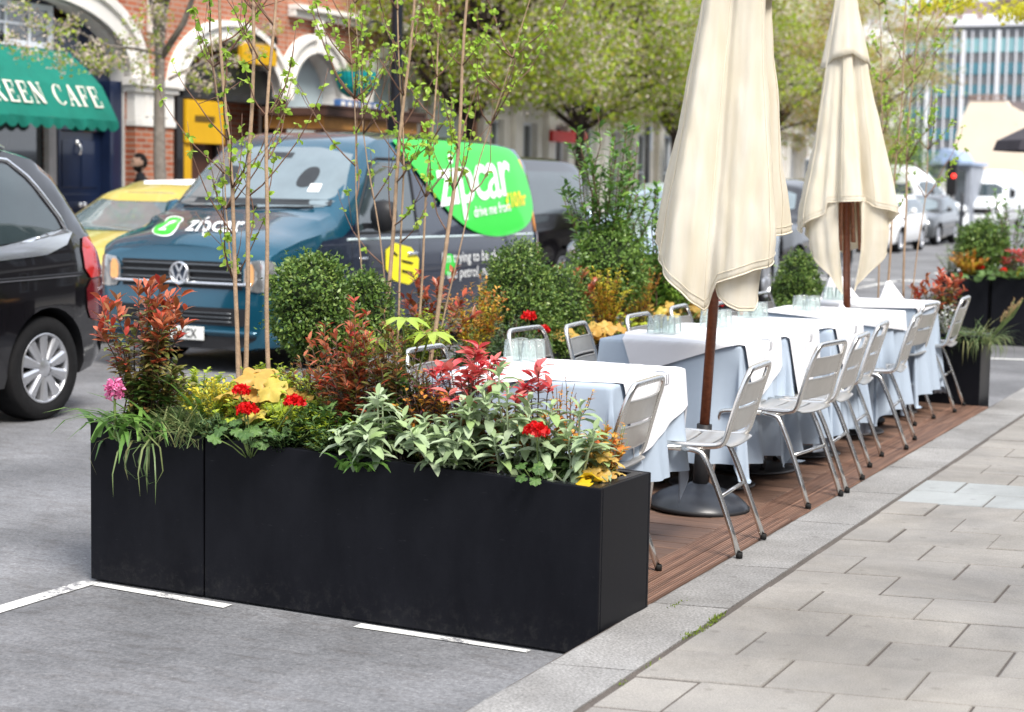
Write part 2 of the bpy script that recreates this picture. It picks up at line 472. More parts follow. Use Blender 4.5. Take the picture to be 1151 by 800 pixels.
# paving slabs
M_slab = stone('paving_stone', (.285, .266, .240), .16, .2, 1.1, .8, .07, 190, (.222, .214, .206))
M_slab2 = stone('paving_stone_blue', (.20, .208, .235), .10, .13, 1.3, .8, .06, 190)
M_slab3 = stone('paving_stone_pale', (.33, .35, .355), .10, .10, 1.3, .8, .05, 190)
M_slab4 = stone('tactile_stone', (.24, .205, .195), .10, .2, 1.3, .8, .06, 190)
mb = MB(); sk = .185; dw, dh = .407, .353
for r in range(-14, 240):
    yb = -.372 + dh * r - sk * .71
    off = .71 if r % 2 == 0 else .51
    xs = [.306] + [x for x in (off + dw * k + rr.uniform(-.012, .012) for k in range(-1, 34)) if x > .33]
    if len(xs) > 4 and rr.random() < .08: xs.pop(rr.randrange(2, 5))
    merge = (r == 5)
    for i in range(len(xs) - 1):
        x0, x1 = xs[i], xs[i+1]
        if x0 > 6 and yb < 8: continue
        if x1 > 13.8: continue
        g = rr.choice((.0022, .0035, .0035, .005))
        mi = 0
        if r in (10, 11) and x0 < .75: mi = 2
        elif r in (10, 11) and x0 < 1.3: mi = 3
        elif r in (3, 6, 12) and 1.12 < x0 < 1.5: mi = 1
        z = rr.uniform(-.004, .002)
        if r % 2 == 0 and x0 < .4 and r in (3,): z = .003
        c = [(x0 + g, yb + g + sk * (x0 + g)), (x1 - g, yb + g + sk * (x1 - g)), (x1 - g, yb + dh - g + sk * (x1 - g)), (x0 + g, yb + dh - g + sk * (x0 + g))]
        e = .0035
        cx = sum(p[0] for p in c) / 4; cy = sum(p[1] for p in c) / 4
        top = [(px + (cx - px) * e * 4, py + (cy - py) * e * 4, z + rr.uniform(-.001, .001)) for px, py in c]
        bot = [(px, py, -.03) for px, py in c]; mid = [(px, py, z - .004) for px, py in c]
        mb.add(bot + mid + top, [(0,1,5,4),(1,2,6,5),(2,3,7,6),(3,0,4,7),(4,5,9,8),(5,6,10,9),(6,7,11,10),(7,4,8,11),(8,9,10,11)], mi)
struct(mb, 'pavement', [M_slab, M_slab2, M_slab3, M_slab4], fixn=True)
# far pavement and its kerb
mb = MB(); mb.box(-12.9, -10.62, -10, 46, -.3, .02); struct(mb, 'far_pavement', stone('far_paving', (.36, .345, .33), .12, .15, 1.2, .85, 0, 60))
mb = MB(); y = -10
while y < 46: mb.box(-10.615, -10.35, y, y + .92, -.3, .025); y += .93
struct(mb, 'far_kerb', M_kerb, bevel=.01)
mb = MB(); mb.box(-22, -9.4, 53.5, 56.5, -.3, .02); mb.box(-9.3, -5, 62, 78, -.3, .02); struct(mb, 'traffic_island', M_kerb, bevel=.02)
# painted markings
def paint():
    m, n, l, b = nt('road_paint'); tc = n.new('ShaderNodeTexCoord')
    nz = n.new('ShaderNodeTexNoise'); nz.inputs['Scale'].default_value = 38; nz.inputs['Detail'].default_value = 9; nz.inputs['Roughness'].default_value = .8; l.new(tc.outputs['Object'], nz.inputs['Vector'])
    n2 = n.new('ShaderNodeTexNoise'); n2.inputs['Scale'].default_value = 3; n2.inputs['Detail'].default_value = 4; l.new(tc.outputs['Object'], n2.inputs['Vector'])
    ad = n.new('ShaderNodeMath'); ad.operation = 'ADD'; l.new(nz.outputs['Fac'], ad.inputs[0]); l.new(n2.outputs['Fac'], ad.inputs[1])
    r = n.new('ShaderNodeValToRGB'); r.color_ramp.elements[0].position = .86; r.color_ramp.elements[1].position = .97
    r.color_ramp.elements[0].color = (.15,.15,.165,1); r.color_ramp.elements[1].color = (.66,.66,.64,1)
    l.new(ad.outputs[0], r.inputs['Fac']); l.new(r.outputs['Color'], b.inputs['Base Color']); b.inputs['Roughness'].default_value = .8; return m
M_paint = paint()
def mark(name, quads):
    mb = MB()
    for q in quads: mb.add([(x, y, -.096) for x, y in q], [(0,1,2,3)])
    struct(mb, name, M_paint)
# bay line along the kerb direction and the end line just in front of the planter
mark('bay_marking', [[(-2.27,-1.6),(-2.19,-1.6),(-2.185,.10),(-2.265,.10)], [(-2.18,.05),(-2.18,.10),(-1.52,.05),(-1.52,-.01)],
     [(-.95,-.02),(-.95,.04),(-.25,.0),(-.25,-.035)]])
dq = []
for k in range(30):
    y0 = 2.2 + k * 6 - 9; dq.append([(-5.02, y0), (-4.92, y0), (-4.92, y0 + 3), (-5.02, y0 + 3)])
mark('centre_line', dq)
dq = [[(-2.45 , y0), (-2.37, y0), (-2.37, y0 + .9), (-2.45, y0 + .9)] for y0 in [9 + 1.8 * k for k in range(18)]]
mark('bay_edge_line', dq)
mark('cross_lines', [[(-7.4 + .8 * k, 25.3 + .25 * k), (-6.95 + .8 * k, 25.3 + .25 * k), (-6.95 + .8 * k, 25.6 + .25 * k), (-7.4 + .8 * k, 25.6 + .25 * k)] for k in range(6)] + [[(-1.1, 11.9), (.0, 12.2), (.0, 12.3), (-1.1, 12.0)]])
# moss in the joint
lv = Leaves()
for cx, cy, n in ((.29, .40, 60), (.3, .33, 50), (.29, .12, 40), (.3, .2, 30), (.10, .52, 30), (.3,-.55,12), (.3,-.3,10)):
    P = np.stack([cx + rng.normal(0, .008, n), cy + rng.normal(0, .035, n), np.full(n, -.004)], 1)
    lv.quads(P, rdir(n, 1.2), rdir(n), rng.uniform(.006, .016, n), .006)
tag(lv.build('moss', leafm('moss_leaf', [(.12,.17,.02),(.2,.28,.03),(.16,.2,.03)])), 'small tufts of green moss growing in the kerb joint', None, kind='stuff')

# ------------------------------------------------------------------ deck
def wood(name, c1, c2, axis=0, groove=False, rough=.55):
    m, n, l, b = nt(name)
    tc = n.new('ShaderNodeTexCoord'); g = n.new('ShaderNodeNewGeometry')
    mp = n.new('ShaderNodeMapping'); mp.inputs['Scale'].default_value = (2, 40, 40) if axis == 0 else (40, 2, 40)
    l.new(tc.outputs['Object'], mp.inputs['Vector'])
    a = n.new('ShaderNodeTexNoise'); a.inputs['Scale'].default_value = 1.5; a.inputs['Detail'].default_value = 8
    l.new(mp.outputs['Vector'], a.inputs['Vector'])
    r = n.new('ShaderNodeValToRGB'); r.color_ramp.elements[0].position = .3; r.color_ramp.elements[1].position = .72
    r.color_ramp.elements[0].color = tuple(c1) + (1,); r.color_ramp.elements[1].color = tuple(c2) + (1,)
    l.new(a.outputs['Fac'], r.inputs['Fac'])
    mi = n.new('ShaderNodeMapRange'); mi.inputs['To Min'].default_value = .68; mi.inputs['To Max'].default_value = 1.35
    l.new(g.outputs['Random Per Island'], mi.inputs['Value'])
    mx = n.new('ShaderNodeMix'); mx.data_type = 'RGBA'; mx.blend_type = 'MULTIPLY'; mx.inputs['Factor'].default_value = 1
    l.new(r.outputs['Color'], mx.inputs['A']); l.new(mi.outputs['Result'], mx.inputs['B'])
    l.new(mx.outputs['Result'], b.inputs['Base Color']); b.inputs['Roughness'].default_value = rough
    bp = n.new('ShaderNodeBump'); bp.inputs['Strength'].default_value = .4; bp.inputs['Distance'].default_value = .003
    l.new(a.outputs['Fac'], bp.inputs['Height']); l.new(bp.outputs['Normal'], b.inputs['Normal'])
    MATS[name] = m
    return m
M_deck = wood('deck_wood', (.10, .055, .038), (.20, .12, .084), 0)
M_deck2 = wood('deck_border_wood', (.12, .062, .042), (.23, .135, .095), 1)
deck = thing('timber_deck', 'reddish brown timber decking under the tables and chairs beside the kerb', 'decking', (0, .44, 0))
mb = MB(); y = .02
while y < 6.74:
    mb.box(-1.88, -.235, y, y + .118, -.03, .0 + rr.uniform(-.001, .001)); y += .124
mb.build('cross_boards', M_deck, deck, bevel=.003)
mb = MB()
for k in range(2):      # two grooved boards run along the kerb
    x0 = -.228 + k * .117
    yy = 0.0
    for L in (1.9, 1.7, 2.1, 1.1):
        for g in range(9):
            mb.box(x0 + g * .0125, x0 + g * .0125 + .0085, yy + .003, yy + L - .003, -.03, .002)
        mb.box(x0, x0 + .112, yy + .003, yy + L - .003, -.03, -.003); yy += L
mb.build('border_boards', M_deck2, deck)
mb = MB(); mb.box(-1.88, -.002, 0, 6.8, -.098, -.032); mb.build('joists', pm('dark_joist', (.03,.02,.016), .8), deck)
# ------------------------------------------------------------------ vehicles (front at y=0 facing -Y, z from the road)
M_glass = pm('dark_glass', (.03,.045,.05), .03, 0, .2, 3, spec=.9, coat=.6)
M_wscr = pm('windscreen_glass', (.16,.21,.23), .04, .25, .25, 1.2, spec=1., coat=1.)
M_tyre = pm('tyre_rubber', (.012,.012,.013), .8, 0, .2, 20, bump=.2, spec=.15)
M_black = pm('black_plastic', (.016,.016,.018), .5, 0, .2, 10)
M_chrome = pm('chrome', (.88,.89,.91), .24, 1, .03, 4)
M_alloy = pm('alloy_wheel', (.66,.67,.70), .28, .85, .06, 8)
M_red = pm('red_lens', (.45,.01,.015), .1, 0, .2, 12, coat=1)
M_lens = pm('clear_lens', (.42,.43,.43), .06, .7, .4, 14, coat=1)
M_amber = pm('amber_lens', (.70,.36,.14), .15, 0, .2, 20, coat=1, emit=.12)
M_plate = pm('number_plate', (.78,.79,.76), .35, 0, .03)
M_ink = pm('black_ink', (.01,.01,.012), .5)
M_whitev = pm('white_vinyl', (.82,.84,.84), .35, 0, .03)

def itp(t, d):
    return float(np.interp(d, [a for a, b in t], [b for a, b in t]))

class Vehicle:
    def __init__(s, name, label, cat, spec, loc, rz=0, group=None):
        s.root = thing(name, label, cat, loc, rz, group); s.sp = spec
        L = spec['top'][-1][0]; s.L = L
        ds = sorted(set([round(a, 3) for a, b in spec['top']] + [round(a, 3) for a, b in spec['w']] + [round(L * i / 26, 3) for i in range(27)]))
        ds = [d for i, d in enumerate(ds) if i == 0 or d - ds[i-1] > .012]
        rings = []
        for d in ds:
            hw = itp(spec['w'], d); zt = itp(spec['top'], d); zb = itp(spec['bot'], d); bl = itp(spec['belt'], d)
            b = min(bl, zt - .07); t = max(0., zt - .05 - b); tp = spec['taper'] * t
            lo = b - zb
            rd = min(.10, t * .3 + .03)
            pts = [(0, zb), (hw*.8, zb), (hw*.95, zb+.03), (hw*.985, zb+.12*lo), (hw*1.0, zb+.35*lo), (hw*1.005, zb+.62*lo), (hw*.995, zb + .86*lo), (hw*.975, b),
                   (hw*.965 - tp*.25, b + t*.3), (hw*.955 - tp*.62, b + t*.68), (hw*.945 - tp, b + t*.93 - .01), (hw*.93 - tp - rd*.35, zt - rd*.28), (hw*.9 - tp - rd, zt + .0), (hw*.5, zt + .022), (0, zt + .03)]
            if t < .05:
                cr = spec.get('crown', .05)
                pts = pts[:8] + [(hw*.95, b + .01), (hw*.92, b + .025), (hw*.87, b + .04), (hw*.78, b + .055), (hw*.62, b + .06 + cr*.3), (hw*.35, b + .06 + cr*.8), (0, b + .06 + cr)]
            rings.append([(x, d, z) for x, z in pts])
        n = len(rings[0]); V = []; F = []
        for r in rings:
            V += r + [(-x, y, z) for x, y, z in r[1:-1]]
        m = 2 * n - 2
        def idx(i, k):            # k around: 0..n-1 right side, then back down the left
            return i*m + (k if k < n else n + (m - k) - 1)
        for i in range(len(rings) - 1):
            for k in range(m):
                F.append((idx(i,k), idx(i+1,k), idx(i+1,(k+1)%m), idx(i,(k+1)%m)))
        F.append(tuple(idx(0, k) for k in range(m))); F.append(tuple(idx(len(rings)-1, k) for k in reversed(range(m))))
        me = bpy.data.meshes.new('body'); me.from_pydata(V, [], F); me.update()
        bm = bmesh.new(); bm.from_mesh(me); bmesh.ops.recalc_face_normals(bm, faces=bm.faces)
        bm.to_mesh(me); bm.free()
        o = link_mesh('body', me, [spec['paint'], M_black])
        # wheel arches cut out of the shell
        cut = MB()
        for wy in spec['wheels']:
            for sx in (-1, 1):
                R = spec['wr'] * 1.17
                hwv = itp(spec['w'], wy)
                M = Matrix.Translation((sx * (hwv + .1), wy, spec['wr'] * 1.0)) @ Matrix.Rotation(-sx * pi/2, 4, 'Y')
                cut.lathe([(0.001, 0), (R, 0), (R, .42), (0.001, .42)], 28, M, 0)
        c = cut.build('cut', M_black)
        bo = o.modifiers.new('b', 'BOOLEAN'); bo.object = c; bo.solver = 'EXACT'; bo.operation = 'DIFFERENCE'
        try: bo.material_mode = 'TRANSFER'
        except Exception: pass
        dg = bpy.context.evaluated_depsgraph_get()
        me2 = bpy.data.meshes.new_from_object(o.evaluated_get(dg))
        if len(me2.polygons) > 50:
            o.modifiers.clear(); o.data = me2
        bpy.data.objects.remove(c)
        for p in o.data.polygons: p.use_smooth = True
        try:
            bm = bmesh.new(); bm.from_mesh(o.data)
            for e in bm.edges:
                if len(e.link_faces) == 2 and e.calc_face_angle(0) > rad(38): e.smooth = False
            bm.to_mesh(o.data); bm.free()
        except Exception as ex: print(ex)
        o.parent = s.root; s.body = o
        bm = bmesh.new(); bm.from_mesh(o.data); s.bvh = BVHTree.FromBMesh(bm); bm.free()
    def pr(s, side, u, v, off=.004):
        """project (u,v) on the body from a side: 'l' +x side, 'r' -x side, 'f' front, 'b' rear, 't' from above"""
        O, D = {'l': (Vector((3, u, v)), Vector((-1,0,0))), 'r': (Vector((-3, u, v)), Vector((1,0,0))), 'f': (Vector((u, -3, v)), Vector((0,1,0))),
                'b': (Vector((u, s.L + 3, v)), Vector((0,-1,0))), 't': (Vector((u, v, 5)), Vector((0,0,-1)))}[side]
        h, nrm, i, dd = s.bvh.ray_cast(O, D)
        if h is None:
            h, nrm, i, dd = s.bvh.find_nearest(O + D * 2.2)
        if nrm.dot(D) > 0: nrm = -nrm
        return h + nrm * off
    def patch(s, name, poly, side, mat, off=.004, rings=7, sm=2, parent=None, mb=None, dens=.06):
        pts = smooth_path([(a, b, 0) for a, b in poly], sm, True) if sm else [Vector((a, b, 0)) for a, b in poly]
        if not sm or sm:
            out = []
            for i, p in enumerate(pts):
                q = pts[(i+1) % len(pts)]; k = max(1, int((q - p).length / dens))
                for j in range(k): out.append(p.lerp(q, j / k))
            pts = out
        c = sum(pts, Vector()) / len(pts); n = len(pts)
        vs = []; fs = []
        for r in range(rings):
            t = (r + 1) / rings
            for p in pts:
                q = c.lerp(p, t); vs.append(s.pr(side, q.x, q.y, off))
        vs.append(s.pr(side, c.x, c.y, off)); ci = len(vs) - 1
        for k in range(n): fs.append((ci, k, (k+1) % n))
        for r in range(rings - 1):
            for k in range(n): fs.append((r*n+k, (r+1)*n+k, (r+1)*n+(k+1) % n, r*n+(k+1) % n))
        m = mb or MB(); m.add(vs, fs, 0, True)
        s.rim = [s.pr(side, p.x, p.y, off + .001) for p in pts]
        if mb is None: return m.build(name, mat, parent or s.root, fixn=False)
    def strip(s, name, pts, side, mat, r=.012, off=.0, closed=False, parent=None, mb=None, dens=.08, seg=6):
        pts = [Vector((a, b, 0)) for a, b in pts]; out = []
        m_ = len(pts)
        for i in range(m_ if closed else m_ - 1):
            p, q = pts[i], pts[(i+1) % m_]; k = max(1, int((q - p).length / dens))
            for j in range(k): out.append(p.lerp(q, j / k))
        out.append(pts[0] if closed else pts[-1])
        P = [s.pr(side, p.x, p.y, off) for p in out]
        m = mb or MB(); m.tube(P, r, seg)
        if mb is None: return m.build(name, mat, parent or s.root)
    def text(s, name, body, size, side, cu, cv, mat, du=(1,0), dv=(0,1), off=.008, parent=None, **k):
        vs, fs = text_mesh(body, size, **k)
        m = MB(); m.add([s.pr(side, cu + a*du[0] + b*dv[0], cv + a*du[1] + b*dv[1], off) for a, b in vs], fs)
        return m.build(name, mat, parent or s.root, fixn=False)
    def wheels(s, spokes=10, width=.22, mat=None, sides=(-1, 1), detail=True):
        R = s.sp['wr']
        for wy in s.sp['wheels']:
            for sx in sides:
                hw = itp(s.sp['w'], wy)
                w = empty('wheel', (sx * (hw - .035), wy, R), 0, s.root)
                M = Matrix.Rotation(sx * pi/2, 4, 'Y')
                t = MB(); W = width; rr_ = R * .66
                t.lathe([(rr_, -W), (R*.93, -W), (R*.985, -W*.9), (R, -W*.75), (R, -W*.25), (R*.985, -.012), (R*.95, .0), (R*.82, .008), (rr_*1.04, .0), (rr_, -.01), (rr_, -W)], 48, M)
                t.build('tyre', M_tyre, w)
                r = MB()
                r.lathe([(rr_*1.02, .0), (rr_*.99, .006), (rr_*.95, -.004), (rr_*.93, -.05), (rr_*.9, -W*.8)], 40, M)
                r.lathe([(.001, .0), (.055, -.002), (.075, -.012), (.08, -.05)], 20, M)
                for k in range(spokes):
                    a = 2 * pi * k / spokes
                    MM = M @ Matrix.Rotation(a, 4, 'Z')
                    wi = .024 if spokes > 6 else .045; wo = .042 if spokes > 6 else .06
                    vs = [MM @ Vector(p) for p in ((.055, -wi, -.012), (rr_*.95, -wo, -.012), (rr_*.95, wo, -.012), (.055, wi, -.012), (.06, -wi*.4, .0), (rr_*.95, -wo*.55, .0), (rr_*.95, wo*.55, .0), (.06, wi*.4, .0), (.055, -wi, -.05), (rr_*.95, -wo, -.04), (rr_*.95, wo, -.04), (.055, wi, -.05))]
                    r.add(vs, [(0,1,5,4), (4,5,6,7), (7,6,2,3), (8,9,1,0), (3,2,10,11), (8,11,10,9)], 0, False)
                r.build('rim', mat or M_alloy, w)
                b = MB(); b.lathe([(.001, -.075), (rr_*.92, -.07)], 24, M); b.lathe([(.09, -.062), (rr_*.8, -.062)], 24, M)
                b.build('brake_disc', pm('brake_disc', (.045,.045,.047), .5, .4), w)
    def plate(s, txt, side, cu, cv, w=.52, h=.112, mat=None, off=.02):
        ps = s.pr(side, cu, cv, off)
        y = ps.y - (.012 if side == 'f' else -.012); f = -1 if side == 'f' else 1
        p = MB(); p.box(cu - w/2, cu + w/2, min(y, y - f*.012), max(y, y - f*.012), cv - h/2, cv + h/2)
        o = p.build('number_plate', mat or M_plate, s.root, bevel=.004)
        if txt:
            text_obj('plate_text', txt, h*.95, M_ink, o, lambda u, v: (cu + (u if side == 'f' else -u), y + f*.0035, cv + v), bold=.012, sx=.78)
    def badge(s, side, cu, cv, R, off=.03):
        """round chrome emblem: ring with V over W"""
        p = s.pr(side, cu, cv, off); y = p.y
        m = MB(); M = Matrix.Translation((cu, y, cv)) @ Matrix.Rotation(pi/2, 4, 'X')
        m.lathe([(R*.80, -.01), (R*.82, .012), (R*.9, .018), (R*.98, .012), (R, -.01)], 36, M)
        def bar(a, b, wd):
            a = Vector((a[0]*R, a[1]*R, 0)); b = Vector((b[0]*R, b[1]*R, 0)); d = (b - a).normalized(); q = Vector((-d.y, d.x, 0)) * wd * R
            m.prism([((a-q).x, (a-q).y), ((b-q).x, (b-q).y), ((b+q).x, (b+q).y), ((a+q).x, (a+q).y)], -.006, .010, M)
        w_ = .075
        bar((-.36,.76), (0,.08), w_); bar((.36,.76), (0,.08), w_)
        bar((-.76,.36), (-.36,-.74), w_); bar((-.36,-.74), (0,-.0), w_); bar((0,0), (.36,-.74), w_); bar((.36,-.74), (.76,.36), w_)
        o = m.build('emblem', M_chrome, s.root)
        d = MB(); d.lathe([(.001, -.002), (R*.84, -.002)], 30, M); d.build('emblem_disc', pm('emblem_navy', (.02,.03,.05), .3), o)

def van_spec(paint, L=5.2, H=1.96, w=.95, nose=.2):
    return dict(paint=paint, taper=.16, crown=.07, wr=.34, wheels=(.92, L - 1.05),
        top=[(0,1.0),(.04,1.04),(.14,1.10),(.4,1.18),(.75,1.27),(.98,1.33),(1.12,1.45),(1.5,H-.26),(1.72,H-.10),(1.95,H-.02),(2.6,H+.01),(L-.7,H),(L-.25,H-.04),(L-.1,H-.12),(L-.02,1.3),(L,.9)],
        w=[(0,.78),(.03,.84),(.1,.89),(.25,.925),(.6,w-.01),(1,w),(L-.5,w),(L-.1,w-.02),(L,w-.07)],
        bot=[(0,.2),(.3,.2),(.9,.22),(L-.4,.24),(L,.3)], belt=[(0,1.0),(.2,1.07),(.8,1.17),(1.2,1.18),(L,1.18)])

# --- branded blue hire van
M_zblue = pm('teal_blue_paint', (.008,.075,.125), .18, .35, .08, 1.2, coat=1.)
M_navy = pm('navy_vinyl', (.006,.012,.03), .2, 0, .1, 1.5, coat=1)
M_green = pm('green_vinyl', (.02,.56,.035), .3, 0, .03, 2, coat=.4)
z = Vehicle('delivery_van', 'dark blue hire van with a bright green logo bubble on its side', 'van', van_spec(M_zblue, H=2.03), (-6.53, 6.72, -.1))
z.wheels(5, .22)
# dark side wrap, kept under the green bubble
z.patch('side_wrap', [(1.02,.24),(5.12,.34),(5.15,1.1),(5.0,1.72),(1.9,1.72),(1.2,1.14),(.55,1.08),(.40,.60)], 'l', M_navy, .003, 14, 1)
bub = [(2.22,1.95),(2.24,1.99),(3.2,2.0),(4.5,1.98),(4.82,1.94),(5.0,1.65),(5.06,1.42),(5.02,1.28),(4.86,1.18),(4.5,1.09),(4.02,1.06),(3.53,1.12),(3.15,1.26),(2.9,1.42),(2.56,1.67)]
z.patch('green_logo_panel', bub, 'l', M_green, .024, 16, 2)
z.text('logo_text', 'zipcar', .72, 'l', 3.72, 1.585, M_whitev, (1.0, .07), (0, 1), .032, bold=.012, sx=1.06, spacing=.92)
z.text('price_text', 'drive me from', .15, 'l', 4.0, 1.345, M_whitev, (1,.07), (0,1), .034, bold=.012, sx=1.0)
z.text('price_figure', '£10/hr', .21, 'l', 4.60, 1.44, pm('yellow_vinyl', (.85,.68,.02), .4), (1,.07), (0,1), .034, bold=.02, sx=.9)
z.text('slogan_text', "I'm trying to be cleaner\nI use petrol, not diesel", .15, 'l', 3.62, .80, M_whitev, (1,0), (0,1), .012, sx=1.1)
M_yel = pm('yellow_vinyl2', (.80,.72,.02), .4)
z.patch('yellow_sticker', [(1.75,.74),(2.34,.64),(2.40,.98),(1.76,1.08)], 'l', M_yel, .008, 5, 1)
z.strip('sticker_mark', [(1.84,.80),(1.84,.92),(1.90,.97),(1.96,.94)], 'l', M_ink, .010, .012); z.strip('sticker_mark', [(2.05,.80),(2.25,.77)], 'l', M_ink, .010, .012); z.strip('sticker_mark', [(2.05,.89),(2.25,.86)], 'l', M_ink, .010, .012)
z.patch('round_sticker', [(3.0+.13*math.cos(a), .82+.11*math.sin(a)) for a in [2*pi*k/14 for k in range(14)]], 'l', M_green, .009, 3, 1)
z.patch('windscreen', [(-.86,1.385),(-.4,1.35),(.4,1.35),(.86,1.385),(.77,1.66),(.67,1.90),(-.67,1.90),(-.77,1.66)], 'f', M_wscr, .005, 10, 1)
for sx in (-.42, .42): z.patch('headrest', [(sx-.10,1.54),(sx+.10,1.54),(sx+.085,1.72),(sx-.085,1.72)], 'f', pm('dim_interior', (.03,.035,.04), .5), .0075, 4, 2)
z.patch('dashboard', [(-.80,1.385),(.80,1.385),(.78,1.435),(-.78,1.435)], 'f', MATS['dim_interior'], .0075, 3, 0); z.patch('rear_view_mirror', [(-.10,1.80),(.12,1.80),(.12,1.845),(-.10,1.85)], 'f', MATS['dim_interior'], .0085, 3, 0)
z.strip('wiper', [(-.66,1.335),(.1,1.36)], 'f', M_black, .012, .02); z.strip('wiper', [(.1,1.335),(.66,1.36)], 'f', M_black, .012, .02)
sw = z.patch('side_window', [(1.30,1.17),(1.36,1.30),(1.72,1.72),(1.85,1.78),(2.30,1.78),(2.36,1.72),(2.36,1.17)], 'l', M_glass, .006, 8, 0)
z.strip('window_frame', [(1.26,1.15),(1.34,1.31),(1.70,1.75),(1.84,1.81),(2.32,1.81),(2.39,1.73),(2.39,1.15)], 'l', M_black, .014, .004, True, parent=sw)
z.strip('waist_trim', [(1.1,1.10),(5.0,1.08)], 'l', pm('pale_trim', (.55,.66,.68), .3), .012, .004)
z.strip('door_seam', [(1.18,1.1),(1.15,.45),(1.3,.3)], 'l', M_ink, .006, 0); z.strip('door_seam', [(2.42,1.75),(2.42,.35)], 'l', M_ink, .006, 0)
z.strip('door_handle', [(2.15,.95),(2.33,.95)], 'l', M_chrome, .018, .015)
z.strip('door_handle', [(1.28,.93),(1.42,.93)], 'l', M_chrome, .012, .01)
m = MB(); m.lathe([(.001,-.14),(.09,-.12),(.125,-.02),(.125,.05),(.09,.13),(.001,.15)], 20, Matrix.Translation((1.12,1.42,1.30)) @ Matrix.Diagonal((1,.75,1,1))); m.box(.9,1.06,1.4,1.46,1.19,1.24)
z_m = m.build('wing_mirror', M_black, z.root)
m = MB(); m.lathe([(.001,-.12),(.08,-.1),(.11,0),(.08,.11),(.001,.13)], 18, Matrix.Translation((-1.08,1.42,1.28))); m.box(-1.03,-.9,1.4,1.46,1.19,1.24); m.build('wing_mirror', M_zblue, z.root)
# face
g = z.patch('grille', [(-.60,.70),(.60,.70),(.60,.925),(-.60,.925)], 'f', M_black, .006, 5, 0)
for zz in (.78, .84, .895): z.strip('grille_bar', [(-.60,zz),(.60,zz)], 'f', pm('grille_grey', (.10,.11,.12), .3, .5), .011, .015, parent=g)
z.strip('chrome_bar', [(-.70,.745),(.70,.745)], 'f', M_chrome, .014, .02)
g2 = z.patch('lower_grille', [(-.62,.40),(.62,.40),(.66,.545),(-.66,.545)], 'f', M_black, .006, 5, 0)
for zz in (.43,.465,.50): z.strip('grille_bar', [(-.5,zz),(.5,zz)], 'f', pm('grille_grey', (.10,.11,.12), .3, .5), .006, .012, parent=g2)
z.patch('bumper_insert', [(-.7,.2),(.7,.2),(.74,.31),(-.74,.31)], 'f', M_black, .006, 5, 0)
z.strip('bumper_lip', [(-.75,.345),(.75,.345)], 'f', M_zblue, .02, .01)
z.badge('f', 0, .82, .098)
z.plate('BU19 UCX', 'f', -.02, .325)
for sx in (-1, 1):
    h = z.patch('headlight', [(sx*.62,.70),(sx*.62,.93),(sx*.80,.95),(sx*.875,.93),(sx*.885,.74),(sx*.8,.68)], 'f', M_lens, .01, 6, 1)
    z.patch('indicator', [(sx*.64,.74),(sx*.64,.91),(sx*.72,.92),(sx*.72,.73)], 'f', M_amber, .016, 3, 1, parent=h)
z.patch('bonnet_logo', [(-.40+.17*math.cos(a)-2.1*.078*math.sin(a), 1.19+.078*math.sin(a)) for a in [2*pi*k/20 for k in range(20)]], 'f', M_whitev, .004, 4, 0)
z.patch('bonnet_logo_fill', [(-.40+.155*math.cos(a)-2.1*.069*math.sin(a), 1.19+.069*math.sin(a)) for a in [2*pi*k/20 for k in range(20)]], 'f', M_green, .007, 4, 0)
z.text('bonnet_logo_letter', 'z', .15, 'f', -.40, 1.19, M_whitev, (1,0), (-1.9,1), .011, bold=.02, sx=1.5)
z.text('bonnet_text', 'zipcar', .165, 'f', .12, 1.195, M_whitev, (1,0), (-1.9,1), .008, bold=.012, sx=1.25, spacing=1.05)
z.patch('tax_disc', [(.50,1.50),(.61,1.50),(.60,1.57),(.49,1.57)], 'f', M_whitev, .009, 2, 0)
z.patch('tail_light', [(5.06,.38),(5.17,.38),(5.16,1.10),(5.07,1.10)], 'l', M_red, .015, 3, 0)
z.strip('rear_edge_trim', [(5.06,1.1),(5.04,1.5),(4.93,1.86)], 'l', pm('orange_trim', (.75,.3,.08), .4), .012, .006)

# --- black people carrier at the left edge
M_blk = pm('black_paint', (.006,.0055,.007), .12, 0., .2, 2, coat=1.)
mpv_spec = dict(paint=M_blk, taper=.30, crown=.06, wr=.345, wheels=(.95, 3.96),
    top=[(0,.8),(.1,.9),(.8,1.02),(1.1,1.12),(1.9,1.68),(2.3,1.79),(3.2,1.825),(3.8,1.80),(4.12,1.74),(4.30,1.62),(4.48,1.34),(4.58,1.15),(4.67,1.03),(4.74,.85),(4.76,.6)],
    w=[(0,.7),(.15,.84),(.5,.9),(1,.93),(3.8,.94),(4.25,.92),(4.5,.885),(4.65,.82),(4.76,.70)],
    bot=[(0,.22),(.5,.2),(4.2,.22),(4.5,.28),(4.76,.38)], belt=[(0,.9),(1.1,1.0),(3,1.06),(4.3,1.13),(4.76,1.14)])
v = Vehicle('people_carrier', 'black people carrier cut off at the left, rear wheel and tail light showing', 'car', mpv_spec, (-6.38, -.22, -.1))
v.wheels(10, .23)
wp = [(2.5,1.15),(2.5,1.70),(3.3,1.715),(3.82,1.67),(3.93,1.58),(4.13,1.33),(4.16,1.26),(4.0,1.21),(3.4,1.15)]
sw = v.patch('side_window', wp, 'l', M_glass, .006, 9, 0)
v.strip('window_trim', [(2.5,1.735),(3.3,1.745),(3.83,1.70),(3.97,1.60),(4.18,1.33),(4.21,1.25)], 'l', M_chrome, .017, .004, parent=sw)
v.patch('window_sill_trim', [(2.5,1.06),(2.5,1.14),(3.4,1.14),(4.0,1.20),(4.20,1.26),(4.27,1.23),(4.18,1.15),(3.95,1.09),(3.4,1.06)], 'l', M_chrome, .012, 4, 0, parent=sw)
v.strip('door_seam', [(2.9,1.0),(2.88,.5),(2.95,.26)], 'l', M_ink, .006, 0)
